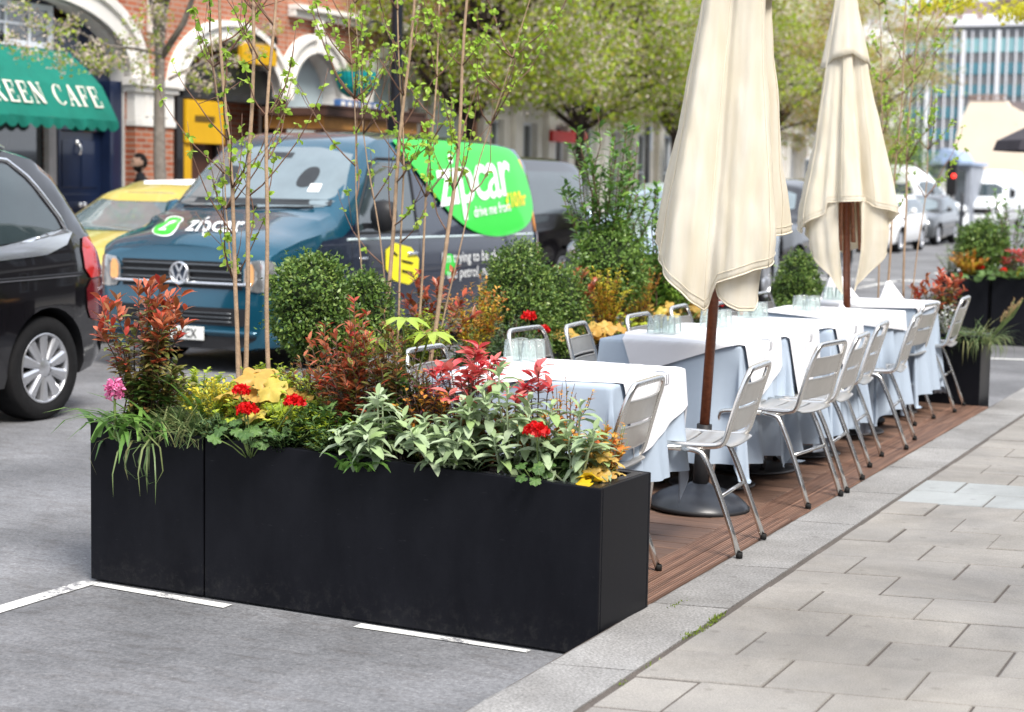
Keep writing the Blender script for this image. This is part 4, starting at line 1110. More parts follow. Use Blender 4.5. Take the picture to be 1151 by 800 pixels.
for k, (x, y, lb) in enumerate([(-.372, 3.0, 'edge of the second table'), (-.335, 3.60, 'edge of the third table'), (-.275, 1.25, 'right edge of the nearest table'), (-.275, 4.3, 'edge of the fourth table')]):
    m = MB(); pts = smooth_path([(-.04,0,.008),(.004,0,.008),(.012,0,.0),(.012,0,-.04),(.004,0,-.045)], 1)
    m.tube([p + Vector((0,-.012,0)) for p in pts], .002, 6); m.tube([p + Vector((0,.012,0)) for p in pts], .002, 6); m.tube([pts[-1] + Vector((0,-.012,0)), pts[-1] + Vector((0,.012,0))], .002, 6)
    o = m.build('cloth_clip', M_clip); o.location = (x + .035, y, .757)
    tag(o, 'small steel clip holding the cloth at the %s' % lb, 'clip', 'tablecloth clips')
def napkin(x, y, rz, s, lab):
    m = MB(); m.add([(0,0,0),(.10,.02,0),(.10,-.02,0),(-.07,.03,0),(-.07,-.03,0),(0.0,.012,.13),(-.03,-.012,.125)], [(0,1,5),(1,2,5),(0,2,1),(2,6,5),(2,4,6),(4,3,6),(3,5,6),(3,1,5),(4,2,0),(3,4,0)], 0)
    m.v = [(a*s, b*s, c*s) for a, b, c in m.v]
    o = m.build('folded_napkin', M_cloth2, bevel=.002); o.location = (x, y, .76); o.rotation_euler = (0, 0, rz)
    tag(o, lab, 'napkin', 'standing napkins')
napkin(-.98, 6.72, rad(30), 1.5, 'tall folded white napkin standing on the farthest table right of the farther pole')
napkin(-.62, 6.78, rad(20), 1.0, 'smaller folded white napkin standing at the right end of the farthest table')
napkin(-.52, 5.1, rad(-20), .5, 'low crumpled white napkin lying on the fifth table')

# ------------------------------------------------------------------ parasols
def canvas():
    m, n, l, b = nt('cream_canvas')
    tc = n.new('ShaderNodeTexCoord')
    mp = n.new('ShaderNodeMapping'); mp.inputs['Scale'].default_value = (7, 7, 1.1); l.new(tc.outputs['Object'], mp.inputs['Vector'])
    nz = n.new('ShaderNodeTexNoise'); nz.inputs['Scale'].default_value = 2.2; nz.inputs['Detail'].default_value = 6; l.new(mp.outputs['Vector'], nz.inputs['Vector'])
    r = n.new('ShaderNodeValToRGB'); r.color_ramp.elements[0].position = .3; r.color_ramp.elements[1].position = .7
    r.color_ramp.elements[0].color = (.82, .76, .62, 1); r.color_ramp.elements[1].color = (.88, .84, .75, 1)
    l.new(nz.outputs['Fac'], r.inputs['Fac']); l.new(r.outputs['Color'], b.inputs['Base Color']); b.inputs['Roughness'].default_value = .9
    bp = n.new('ShaderNodeBump'); bp.inputs['Strength'].default_value = .5; bp.inputs['Distance'].default_value = .02
    l.new(nz.outputs['Fac'], bp.inputs['Height']); l.new(bp.outputs['Normal'], b.inputs['Normal'])
    t = n.new('ShaderNodeBsdfTranslucent'); l.new(r.outputs['Color'], t.inputs['Color'])
    ms = n.new('ShaderNodeMixShader'); ms.inputs['Fac'].default_value = .45
    l.new(b.outputs['BSDF'], ms.inputs[1]); l.new(t.outputs['BSDF'], ms.inputs[2]); l.new(ms.outputs['Shader'], n['Material Output'].inputs['Surface'])
    return m
M_canvas = canvas()
M_pole = wood('pole_hardwood', (.13, .035, .015), (.22, .07, .03), 1, rough=.3); MATS['pole_hardwood'] = M_pole
M_pole2 = wood('rib_hardwood', (.17, .06, .028), (.30, .12, .055), 1, rough=.45)
M_brass = pm('brass_fitting', (.55,.42,.14), .3, 1, .1)
def gauss(a, c, w):
    d = (a - c + pi) % (2*pi) - pi
    return math.exp(-(d/w)**2)
def parasol(label, loc, tilt, prof, layers, folds, seed, vent_z, pole_r=.024, top=2.9, open_dir=None):
    """closed parasol. azimuth 0 = towards +X. prof: list (z, r) mean radius; hem(az)->z ; folds: list (az, width, amp)"""
    t = thing('parasol', label, 'parasol', loc, 0, 'closed cream parasols')
    t.rotation_euler = tilt
    m = MB(); m.tube([(0,0,.05),(0,0,top)], pole_r, 16); m.build('pole', M_pole, t)
    m = MB(); m.tube([(0,0,.02),(0,0,.40)], .036, 16); m.build('base_tube', M_black, t)
    m = MB(); m.lathe([(.001,.12),(.05,.118),(.065,.105),(.13,.09),(.19,.062),(.225,.035),(.236,.018)], 48); m.build('base_dome', pm('grey_plastic_base', (.018,.021,.028), .32, 0, .2, 9, spec=.4), t)
    m = MB(); m.lathe([(.236,.022),(.242,.018),(.242,.002),(.23,0),(.001,0)], 48); m.build('base_rim', M_black, t)
    # ribs folded down along the pole
    rb = MB()
    for k in range(6):
        a = 2*pi*k/6 + .3; c, s_ = math.cos(a), math.sin(a)
        rb.tube([(c*.04, s_*.04, top-.25), (c*.055, s_*.055, 1.75), (c*.085, s_*.085, 1.12 + .05*(k % 2))], [.007,.011,.012], 8)
    rb.build('ribs', M_pole2, t)
    h = MB(); h.lathe([(.03,1.52),(.05,1.53),(.055,1.58),(.045,1.63),(.03,1.64)], 16); h.build('hub', M_pole2, t)
    NA, NZ = 260, 90
    rs = random.Random(seed); ph = [rs.uniform(0, 6.28) for _ in range(8)]
    for li, (rsc, d0, d1, hf, ztop, nm) in enumerate(layers):
        vs = []; full = d1 - d0 >= 360; na = NA if full else max(30, int(NA * (d1 - d0) / 360))
        for j in range(NZ + 1):
            for i in range(na if full else na + 1):
                d = d0 + (d1 - d0) * i / na; a = VA + rad(d); dd = (d + 180) % 360 - 180
                zh = hf(dd); q = j / NZ; z = ztop - q * (ztop - zh)
                r = sum(float(np.interp(z + dz_, [p[0] for p in prof], [p[1] for p in prof])) for dz_ in (-.14, -.07, 0, .07, .14)) / 5 * rsc
                f = 0
                for az, wd, am in folds:
                    f += am * gauss(a, az + .06*math.sin(z*2.1 + az), wd)
                k = .55 + .6*q
                f += .026*math.sin(5*a + ph[0] + .5*math.sin(2*z)) + .016*math.sin(9*a + ph[1] + .5*z) + .008*math.sin(17*a + ph[2] - .8*z) + .004*math.sin(29*a+ph[3])
                f += .018*math.sin(3*a+ph[4]+li)*math.sin(2.1*z+ph[5])
                f += .010*math.sin(4*a + 5*z + ph[6]) * q
                rr3 = max(r * (1 + f * (1.2 + 1.0*q)), .03)
                nv = Vector((rr3*math.cos(a)*7, rr3*math.sin(a)*7, z*2.6)); rr3 += .011*mnoise.noise(nv) * (.5+q) + .006*mnoise.noise(nv*2.6)
                vs.append((rr3*math.cos(a), rr3*math.sin(a), z))
        w_ = na if full else na + 1
        fs = [(j*w_+i, j*w_+(i+1) % w_, (j+1)*w_+(i+1) % w_, (j+1)*w_+i) for j in range(NZ) for i in range(na)]
        m = MB(); m.add(vs, fs, 0, True)
        hm = MB(); row = [Vector(v) for v in vs[NZ*w_:(NZ+1)*w_]]; hm.tube(row + ([row[0]] if full else []), .0042, 5); row2 = [Vector(v) * 1.0 for v in vs[(NZ-2)*w_:(NZ-1)*w_]]; hm.tube([Vector((p.x*1.012, p.y*1.012, p.z)) for p in row2], .0015, 4)
        if full:
            for sd_ in (-62, -12, 40, 88, 140, -115): ii = int((sd_+180)/360*na) % na; hm.tube([Vector((vs[j*w_+ii][0]*1.008, vs[j*w_+ii][1]*1.008, vs[j*w_+ii][2])) for j in range(6, NZ+1, 2)], .0026, 5)
        hm.build('hem' if full else 'fold_hem', pm('canvas_seam', (.70,.63,.50), .9), t)
        o = m.build(nm, M_canvas, t); sm_ = o.modifiers.new('solid', 'SOLIDIFY'); sm_.thickness = .004
    # vent cap
    vs = []; NA = 96; NZ = 14; z1 = top + .06
    for j in range(NZ + 1):
        for i in range(NA):
            a = 2*pi*i/NA; q = j/NZ
            zh = vent_z - .035 + .04*math.cos(2*(a - VA)) + .006*math.sin(7*a+ph[1]); z = z1 - q*(z1 - zh)
            r0 = float(np.interp(z, [p[0] for p in prof], [p[1] for p in prof]))
            r = (r0 * 1.02 + .012) * (1 + .05*math.sin(5*a + ph[0]) + .03*math.sin(9*a)) * (.45 + .55*q**.6) + .018*q
            vs.append((r*math.cos(a), r*math.sin(a), z))
    fs = [(j*NA+i, j*NA+(i+1) % NA, (j+1)*NA+(i+1) % NA, (j+1)*NA+i) for j in range(NZ) for i in range(NA)]
    m = MB(); m.add(vs, fs, 0, True); o = m.build('vent_cap', M_canvas, t); s2 = o.modifiers.new('solid', 'SOLIDIFY'); s2.thickness = .004
    return t
# viewer is towards azimuth -72 deg (from the parasols): right of picture = azimuth ~ +22, left = ~ -158
VA = rad(-70)
def hemf(xs, ys): return lambda d: float(np.interp(d, xs, ys))
lay1 = [(1., -180, 180, hemf([-180,-140,-110,-84,-60,-40,-26,-14,-9,-5,0,20,45,70,86,110,150,180], [1.25,1.32,1.30,1.235,1.15,1.07,1.0,.955,.97,1.03,1.085,1.13,1.19,1.26,1.31,1.34,1.3,1.25]), 2.92, 'canopy'),
        (.86, -2, 66, hemf([-2,4,14,26,40,52,60,66], [1.08,1.02,.985,.965,.97,1.02,1.12,1.2]), 1.6, 'canopy_fold')]
lay2 = [(1.0, -180, 180, hemf([-180,-130,-100,-84,-60,-44,-37,-34,-12,14,34,37,48,70,88,110,140,180], [1.2,1.25,1.28,1.235,1.30,1.345,1.36,1.43,1.435,1.435,1.43,1.40,1.38,1.33,1.28,1.30,1.25,1.2]), 2.92, 'canopy'),
        (.86, 20, 340, hemf([-180,-140,-110,-86,-66,-46,-32,-20,20,28,44,64,88,110,140,180], [1.1,1.15,1.26,1.21,1.10,.98,.88,.84,.86,.88,.97,1.10,1.25,1.27,1.15,1.1]), 1.46, 'canopy_fold')]
prof1 = [(.9,.24),(1.05,.265),(1.15,.28),(1.28,.285),(1.5,.258),(1.8,.222),(2.1,.18),(2.4,.148),(2.6,.13),(2.8,.10),(2.92,.06)]
prof2 = [(.8,.12),(.95,.19),(1.1,.26),(1.25,.295),(1.5,.262),(1.8,.208),(2.1,.155),(2.3,.125),(2.5,.10),(2.7,.07),(2.92,.04)]
parasol('nearer closed cream parasol with a heavy folded skirt on a dark red pole', (-.475, 2.40, .003), (0, rad(2.7), 0), prof1, lay1,
    [(VA + rad(-50), .30, .10), (VA + rad(-8), .22, -.10), (VA + rad(35), .28, .10), (VA + rad(75), .2, -.12), (VA + rad(100), .25, .1)], 5, 2.45)
parasol('farther closed cream parasol, its skirt parted in front over wooden ribs', (-.655, 5.86, .003), (0, rad(-2.3), 0), prof2, lay2,
    [(VA + rad(-60), .30, .08), (VA + rad(-24), .16, -.12), (VA + rad(0), .25, .06), (VA + rad(26), .15, -.14), (VA + rad(60), .25, .10)], 9, 2.36)
# ------------------------------------------------------------------ plants
M_twig = pm('twig_bark', (.10,.06,.04), .8, 0, .3, 20)
M_gstem = pm('green_stem', (.14,.20,.06), .6, 0, .2, 20)
L_phot = leafm('photinia_red', [(.42,.04,.03),(.55,.10,.05),(.26,.09,.03),(.60,.16,.09),(.30,.12,.04)], .3, .3)
L_photg = leafm('photinia_green', [(.12,.17,.04),(.20,.10,.04),(.16,.22,.05),(.26,.20,.06)], .3, .25)
L_lily = leafm('strap_green', [(.09,.20,.04),(.14,.28,.06),(.18,.33,.07)], .35, .3)
L_grass = leafm('grass_green', [(.07,.13,.04),(.12,.19,.07),(.20,.26,.10),(.28,.28,.12)], .5, .3)
L_box = leafm('box_green', [(.04,.09,.02),(.09,.17,.035),(.15,.25,.05),(.25,.34,.08)], .4, .2)
L_lime = leafm('lime_leaf', [(.30,.42,.04),(.42,.52,.05),(.5,.55,.07)], .45, .35)
L_sage = leafm('sage_leaf', [(.25,.34,.16),(.32,.42,.24),(.40,.48,.32),(.28,.40,.15)], .8, .2, .2)
L_gold = leafm('gold_leaf', [(.60,.36,.06),(.66,.46,.12),(.55,.30,.07),(.62,.52,.10)], .45, .3)
L_orange = leafm('orange_leaf', [(.60,.20,.03),(.68,.32,.05),(.58,.38,.06),(.6,.14,.04)], .45, .3)
L_goldg = leafm('goldgreen_leaf', [(.58,.52,.04),(.68,.56,.05),(.42,.46,.05)], .45, .35)
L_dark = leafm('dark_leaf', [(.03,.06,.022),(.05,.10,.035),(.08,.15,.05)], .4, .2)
L_purp = leafm('purple_leaf', [(.05,.02,.035),(.10,.04,.06),(.07,.05,.06)], .4, .15)
L_pink = leafm('pieris_pink', [(.62,.05,.07),(.75,.13,.14),(.68,.22,.18),(.55,.04,.05)], .35, .35)
L_nand = leafm('nandina_leaf', [(.18,.08,.03),(.32,.09,.04),(.14,.18,.04),(.24,.24,.06),(.42,.12,.05)], .4, .3)
L_geran = leafm('geranium_leaf', [(.06,.13,.03),(.10,.19,.05),(.13,.23,.06)], .5, .25)
L_redf = leafm('red_petal', [(.60,.004,.006),(.78,.012,.012),(.68,.006,.01)], .45, .3)
L_pinkf = leafm('pink_petal', [(.75,.14,.38),(.85,.25,.5),(.8,.4,.58)], .45, .3)
L_silver = leafm('silver_leaf', [(.50,.52,.52),(.62,.64,.64)], .8, .15)
L_bay = leafm('bay_leaf', [(.07,.16,.04),(.12,.26,.05),(.18,.35,.07),(.28,.44,.08)], .28, .25)
L_birch = leafm('birch_leaf', [(.30,.50,.05),(.38,.58,.07),(.44,.58,.10)], .45, .45)
L_seed = leafm('seed_head', [(.38,.25,.12),(.48,.34,.18)], .8, .2)
SOIL = .455
def pth(name, label, cat, x, y, z=SOIL - .0, rz=0, group=None):
    return thing(name, label, cat, (x, y, z - .1 + .1), rz, group)
def stem_path(a, b, bow=.15, n=6, jit=.01):
    a = Vector(a); b = Vector(b); d = b - a; o = Vector((d.x, d.y, 0)) * -bow; pts = []
    for i in range(n + 1):
        t = i / n; p = a.lerp(b, t) + o * math.sin(pi * t) + Vector(rng.normal(0, jit, 3)) * (t > 0) * d.length
        pts.append(p)
    return pts
def leafy(t, nst, h, rad_, specs, base=.06, stem_r=.004, mat=M_twig, low=.25, bow=.2, hvar=.25, jit=.012):
    """specs: list of (Leaves, per_stem, L, W, kind, droop, tmin, tmax, up)"""
    m = MB()
    for k in range(nst):
        a = rng.uniform(0, 2*pi); r = rad_ * math.sqrt(rng.uniform(0, 1)); rb = base * rng.uniform(0, 1)
        hh = h * rng.uniform(1 - hvar, 1) * math.sqrt(max(.15, 1 - .55*(r/rad_)**2))
        pts = stem_path((rb*math.cos(a), rb*math.sin(a), -.02), (r*math.cos(a), r*math.sin(a), hh), bow, 7, jit)
        m.tube(pts, [stem_r * (1 - .6*i/7) for i in range(8)], 5)
        P = np.array([list(p) for p in pts])
        for (lv, per, L, W, kind, droop, t0, t1, upb) in specs:
            n = per; tt = rng.uniform(t0, t1, n); f = tt * 7; i0 = np.minimum(f.astype(int), 6); fr = (f - i0)[:, None]
            pos = P[i0] * (1 - fr) + P[i0 + 1] * fr; tan = P[i0 + 1] - P[i0]; tan /= np.linalg.norm(tan, axis=1, keepdims=True)
            az = rng.uniform(0, 2*pi, n); rd = np.stack([np.cos(az), np.sin(az), np.zeros(n)], 1)
            D = rd + tan * upb + rng.normal(0, .15, (n, 3)); N = np.tile([0, 0, 1.], (n, 1)) + rng.normal(0, .25, (n, 3)) + tan*.3
            lv.add(pos, D, N, L * rng.uniform(.7, 1.15, n), W * rng.uniform(.8, 1.1, n), kind, droop * rng.uniform(.3, 1.4, n))
    if m.v: m.build('stems', mat, t)
def photinia(label, x, y, h, r, nst=16, z=SOIL, cat='shrub'):
    t = pth('photinia_shrub', label, cat, x, y, z)
    a, b = Leaves(), Leaves()
    leafy(t, nst, h, r, [(a, 9, .062, .025, 'lance', .25, .82, 1.0, 1.4), (a, 6, .055, .024, 'lance', .3, .5, .85, .7), (b, 30, .058, .027, 'lance', .4, .12, .85, .4)], .05, .004)
    a.build('young_red_leaves', L_phot, t); b.build('old_leaves', L_photg, t); return t
def strappy(name, label, x, y, n, L, W, mat, droop=(.6, 1.3), up=1.2, z=SOIL, r=.04, cat='plant', lean=None, cup=.2):
    t = pth(name, label, cat, x, y, z); lv = Leaves()
    az = rng.uniform(0, 2*pi, n); D = np.stack([np.cos(az), np.sin(az), np.full(n, up) * rng.uniform(.5, 1.5, n)], 1)
    if lean is not None: D += np.array(lean)
    P = np.stack([rng.normal(0, r, n), rng.normal(0, r, n), np.full(n, -.01)], 1)
    hz = D.copy(); hz[:, 2] = 0; N = np.tile([0, 0, 1.], (n, 1)) - hz * .3
    lv.add(P, D, N, L * rng.uniform(.55, 1.1, n), W * rng.uniform(.7, 1.1, n), 'strap', rng.uniform(droop[0], droop[1], n), cup)
    lv.build('leaves', mat, t, True); return t
def topiary(label, x, y, zc, rx, rz_, n=5200, mat=L_box, shape='ball', name='box_topiary', leaf=.021, z=SOIL, loose=.05, rough=.07):
    t = pth(name, label, 'topiary', x, y, z); zc = zc - z; lv = Leaves()
    V = rdir(n); 
    if shape == 'cone':
        q = rng.uniform(0, 1, n) ** .75; az = rng.uniform(0, 2*pi, n)      # q 0 top .. 1 base
        prof = np.interp(q, [0, .06, .2, .45, .75, 1], [.03, .30, .58, .82, 1, .93])
        P = np.stack([np.cos(az)*rx*prof, np.sin(az)*rx*prof, rz_ - 2*rz_*q], 1); V = np.stack([np.cos(az), np.sin(az), .45 + .6*(1-q)**3], 1); V /= np.linalg.norm(V, axis=1, keepdims=True)
    else:
        P = V * np.array([rx, rx, rz_])
    bump = 1 + rough*np.sin(9*V[:, 0]*3+x*7) * np.sin(8*V[:, 1]*3) + rng.normal(0, loose, n) - np.abs(rng.normal(0, .05, n))
    P = P * bump[:, None] + np.array([0, 0, zc])
    D = V*.8 + rdir(n)*.8; N = V + rng.normal(0, .5, (n, 3))
    P += .018*np.sin(P[:, [1,2,0]]*31 + x*9) ; lv.quads(P, D, N, leaf * rng.uniform(.55, 1.5, n), leaf * .62)
    k2 = n // 26; sh = rng.integers(0, n, k2); Vs = V[sh]; Ps = P[sh]
    for q_ in range(4): lv.quads(Ps + Vs * (.012 + .014*q_), Vs*.5 + rdir(k2), Vs + rng.normal(0, .5, (k2, 3)), leaf*1.1, leaf*.6)
    lv.build('foliage', mat, t)
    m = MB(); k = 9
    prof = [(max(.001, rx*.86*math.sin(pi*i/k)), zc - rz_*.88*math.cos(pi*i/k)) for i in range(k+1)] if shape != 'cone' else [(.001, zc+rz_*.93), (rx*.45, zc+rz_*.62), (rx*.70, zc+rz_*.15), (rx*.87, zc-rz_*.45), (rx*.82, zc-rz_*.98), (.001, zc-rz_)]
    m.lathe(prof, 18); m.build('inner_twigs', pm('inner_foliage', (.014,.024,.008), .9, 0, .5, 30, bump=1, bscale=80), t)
    m = MB(); m.tube([(0,0,-.03),(0,0,zc)], .012, 8); m.build('stem', M_twig, t)
    return t
def lobed(name, label, x, y, n, R, mat, h=.16, spread=.12, lobes=5, z=SOIL, cat='plant', depth=.3, tiltv=.5, stem=M_gstem):
    """broad lobed leaves on stalks"""
    t = pth(name, label, cat, x, y, z); m = MB(); s = MB()
    for k in range(n):
        a = rng.uniform(0, 2*pi); r = spread * math.sqrt(rng.uniform(.02, 1)); hh = h * rng.uniform(.45, 1.1) * (1 - .3*r/spread)
        c = Vector((r*math.cos(a), r*math.sin(a), hh)); R0 = R * rng.uniform(.65, 1.15)
        nrm = Vector((math.cos(a)*tiltv*r/spread, math.sin(a)*tiltv*r/spread - .25, 1)) + Vector(rng.normal(0, .3, 3)); nrm.normalize()
        q = nrm.to_track_quat('Z', 'Y').to_matrix() @ Matrix.Rotation(rng.uniform(0, 6.28), 3, 'Z')
        K = lobes * 6; vs = [c]; 
        for ring in (.5, 1.):
            for i in range(K):
                th = 2*pi*i/K; lob = 1 - depth * (.5 - .5*math.cos(lobes*th)) ** .8
                if abs((th + pi) % (2*pi) - pi) < .25: lob *= .45
                rr4 = R0 * ring * (lob if ring == 1. else (1 + lob)/2) * (1 + .05*math.sin(17*th+k))
                wav = .10*R0*ring*math.sin(lobes*th) - .16*R0*ring**2
                vs.append(c + q @ Vector((rr4*math.cos(th), rr4*math.sin(th), wav)))
        fs = [(0, 1+i, 1+(i+1) % K) for i in range(K)] + [(1+i, 1+K+i, 1+K+(i+1) % K, 1+(i+1) % K) for i in range(K)]
        m.add(vs, fs, 0, True); s.tube(stem_path((r*.15*math.cos(a), r*.15*math.sin(a), -.02), c, .1, 4, .01), .0022, 5)
    m.build('leaves', mat, t, fixn=False); s.build('stalks', stem, t); return t
def flower_head(lv, c, R, n=90, L=.016):
    V = rdir(n); V[:, 2] = np.abs(V[:, 2])*.9 - .15; P = np.array(c) + V * R * rng.uniform(.55, 1, (n, 1))
    lv.quads(P, rdir(n)*.9 + V*.6, V + rng.normal(0, .4, (n, 3)), L * rng.uniform(.8, 1.3, n), L*.95, .3)
def geranium(label, x, y, heads, z=SOIL, nl=26, R=.034, flo=L_redf, leaf=L_geran, spread=.10, h=.13):
    t = lobed('geranium', label, x, y, nl, R, leaf, h, spread, 7, z, 'flower', .16)
    s = MB(); lv = Leaves()
    for (hx, hy, hz, hr) in heads:
        s.tube(stem_path((hx*.3, hy*.3, 0), (hx, hy, hz - hr*.3), .1, 4, .01), .003, 6); 
        l1 = Leaves(); flower_head(l1, (hx, hy, hz), hr, int(150*(hr/.03)), .017); l1.build('flower_head', flo, t)
    s.build('flower_stems', M_gstem, t); return t
def feathery(name, label, x, y, h, r, n, mats, L=.022, W=.010, nst=22, z=SOIL, cat='shrub', up=.6, per=60, kind='lance'):
    t = pth(name, label, cat, x, y, z); ls = [Leaves() for _ in mats]
    leafy(t, nst, h, r, [(lv, per if i == 0 else per, L, W, kind, .2, .15 if (i or len(mats) == 1) else .5, .85 if i else 1., up) for i, lv in enumerate(ls)], .03, .0028, mat=M_gstem if h < .3 else M_twig)
    for i, (lv, mt) in enumerate(zip(ls, mats)): lv.build('upper_leaves' if i == 0 and len(mats) > 1 else 'leaves', mt, t)
    return t

# --- front planter, left to right
photinia('bushy red-leaved photinia at the left end of the front planter', -2.10, .25, .70, .22, 24)
strappy('day_lily', 'light green strap-leaved clump spilling over the left front corner', -2.08, .17, 74, .38, .026, L_lily, (.4, 1.1), 1.4, r=.07)
t = pth('hyacinth', 'single pink hyacinth flower at the left front corner', 'flower', -2.06, .04)
m = MB(); m.tube([(0,0,0),(.0,.0,.22)], .005, 6); m.build('stalk', M_gstem, t); lv = Leaves()
for k in range(4): flower_head(lv, (0, 0, .165 + k*.014), .030, 60, .018)
lv.build('florets', L_pinkf, t)
strappy('sedge_clump', 'fine-leaved green grass clump trailing over the front edge of the short planter', -1.80, .27, 850, .23, .008, L_grass, (.2, 1.0), 2.2, r=.09)
strappy('sedge_clump', 'second grass clump with long blades hanging down the black planter front', -1.93, .10, 15, .36, .009, L_grass, (1.2, 2.2), .9, r=.05, lean=(0,-.7,0))
strappy('iris_clump', 'upright green sword leaves between the red photinia and the grass', -1.83, .30, 14, .36, .03, L_lily, (.1, .6), 3.0, r=.03)
feathery('sedum', 'yellow flowering low plant left of the birch stems', -1.72, .27, .26, .13, 0, [L_goldg], .024, .011, 40, per=34, up=.8)
lobed('heuchera', 'large peach and gold lobed leaves at the foot of the birch stems', -1.55, .33, 34, .085, L_gold, .28, .19, 5)
lobed('heuchera', 'lime green lobed leaves between the gold leaves and the red geraniums', -1.40, .29, 14, .07, L_lime, .24, .10, 5)
feathery('euphorbia', 'bright yellow-green small-leaved mound behind the geraniums', -1.37, .20, .22, .13, 0, [L_lime], .022, .011, 34, per=30, up=.6)
geranium('red geranium with three flower heads near the left of the long planter', -1.47, .10, [(-.06, .02, .225, .027), (.0, -.03, .16, .036), (.19, 0.0, .20, .034)], nl=30, spread=.17)
for i, (x, y, lb) in enumerate([(-1.62, .08, 'low dark green groundcover right of the grass clump'), (-1.33, .06, 'low dark groundcover below the three red geranium heads'), (-1.12, .07, 'low dark groundcover in front of the dark red nandina'), (-.62, .2, 'dark undergrowth behind the grey-green sage'), (-.25, .2, 'dark undergrowth around the red geranium by the sage'), (-.85, .3, 'dark undergrowth below the pink-leaved pieris')]):
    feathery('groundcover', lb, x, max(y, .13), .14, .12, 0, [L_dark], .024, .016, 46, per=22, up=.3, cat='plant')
feathery('nandina', 'dark red heavenly bamboo rising left of the long planter middle', -1.17, .28, .66, .17, 0, [L_phot, L_nand], .045, .017, 20, per=15, up=.9)
feathery('nandina', 'loose red and green nandina beside the second group of birch stems', -.98, .31, .60, .15, 0, [L_nand, L_photg], .040, .017, 18, per=15, up=.7)
feathery('nandina', 'thin dark bronze nandina between the geraniums and the fatsia', -1.33, .36, .52, .14, 0, [L_nand, L_photg], .036, .014, 12, per=14, up=.8)
feathery('black_elder', 'fine purple-black foliage left of the pink pieris', -.80, .30, .44, .15, 0, [L_purp], .036, .008, 26, per=26, up=.7)
t = pth('fatsia', 'yellow-green palmate leaves standing above the purple foliage', 'plant', -.98, .40)
lv = Leaves(); m = MB()
for c in ((0, 0, .52), (-.10, -.03, .44), (.10, .02, .47)):
    m.tube(stem_path((0,0,0), c, .1, 5, .01), .004, 6); k = 8
    az = np.linspace(-2.4, 2.4, k) + 1.6*rng.uniform(-.3, .3) - pi/2
    lv.add(np.tile(c, (k, 1)), np.stack([np.cos(az), np.sin(az), np.full(k, .12)], 1), np.tile([0, -.2, 1.], (k, 1)), .115, .036, 'lance', .45)
lv.build('leaves', leafm('fatsia_leaf', [(.35,.50,.06),(.42,.55,.09)], .35, .35), t, True); m.build('stems', M_gstem, t)
def pieris(label, x, y, h, r, nst, zz=SOIL):
    t = pth('pieris_shrub', label, 'shrub', x, y, zz); a, b = Leaves(), Leaves()
    leafy(t, nst, h, r, [(a, 9, .068, .026, 'lance', .3, .88, 1., .7), (b, 14, .05, .016, 'lance', .3, .2, .82, .3)], .06, .004)
    a.build('pink_young_leaves', L_pink, t); b.build('old_leaves', leafm('pieris_green', [(.12,.14,.03),(.2,.17,.05),(.3,.14,.06)], .35, .25), t)
pieris('pink and scarlet leaved pieris in front of the near table', -.68, .34, .47, .18, 26)
pieris('smaller pink-tipped pieris at the left edge of the near tablecloth', -.42, .36, .43, .10, 8)
feathery('nandina', 'tiny orange-brown leaves and seed sprays in front of the white tablecloth', -.30, .36, .40, .14, 0, [L_orange, L_photg], .020, .009, 16, per=16, up=.6)
def sage(label, x, y, nst, r, h, lean=(0, -.10)):
    t = pth('sage_plant', label, 'plant', x, y, SOIL - .01); lv = Leaves(); m = MB()
    for k in range(nst):
        a = 2*pi*k/nst + rng.uniform(-.3, .3); rr5 = r * rng.uniform(.15, 1); hh = h * rng.uniform(.55, 1.25) * (1 - .35*rr5/r)
        tip = Vector((rr5*math.cos(a) + lean[0], rr5*math.sin(a)*.7 + lean[1], hh)); pts = stem_path((0, 0, 0), tip, -.2, 6, .01)
        m.tube(pts, [.005*(1-.4*i/6) for i in range(7)], 6)
        P = np.array([list(p) for p in pts]); d = P[-1] - P[-2]; d /= np.linalg.norm(d)
        n = 8; az = np.arange(n) * 2.4 + k; up = np.linspace(.3, 1.4, n)[:, None]
        u = np.cross(d, [0.3, .2, 1]); u /= np.linalg.norm(u); w2 = np.cross(d, u)
        D = np.cos(az)[:, None]*u + np.sin(az)[:, None]*w2 + d*up
        lv.add(np.tile(P[-1], (n, 1)) - d * np.linspace(.07, 0, n)[:, None], D, d + rng.normal(0, .15, (n, 3)) + [0, 0, .5], np.linspace(.108, .05, n) * rng.uniform(.7, 1.2, n), np.linspace(.037, .020, n), 'oval', rng.uniform(.1, .8, n), .22)
        for q in (2, 3, 4, 5):
            for sg in (-1, 1):
                az1 = a + sg*1.4 + rng.uniform(-.4, .4); D1 = np.array([[math.cos(az1), math.sin(az1), .45]])
                lv.add(P[q:q+1], D1, np.array([[0, 0, 1.]]), .10*rng.uniform(.8, 1.1), .037, 'oval', rng.uniform(.3, 1.1), .22)
    lv.build('leaves', L_sage, t, True); m.build('stems', pm('sage_stem', (.35,.42,.26), .8), t)
sage('grey-green sage spilling over the front edge at the middle of the long planter', -.93, .12, 9, .22, .28, (0, -.045))
sage('grey-green sage leaning over the rim, centre one of the sage plants', -.62, .10, 11, .19, .31, (0,-.06))
sage('tall soft grey-green sage in front of the near tablecloth', -.42, .17, 11, .17, .36, (0,-.02))
sage('grey-green sage at the right end of the long planter', -.17, .15, 8, .15, .28, (0, 0))
strappy('hosta', 'small bright green strap leaves left of the sage', -1.0, .08, 22, .17, .024, L_lily, (.4, 1.1), 1.6, r=.05)
geranium('single crimson geranium head among the sage leaves', -.27, .10, [(0, -.045, .20, .040)], nl=24, spread=.13, h=.10)
lobed('heuchera', 'caramel leaves at the right end of the long planter', -.10, .20, 22, .035, L_gold, .16, .09, 5)
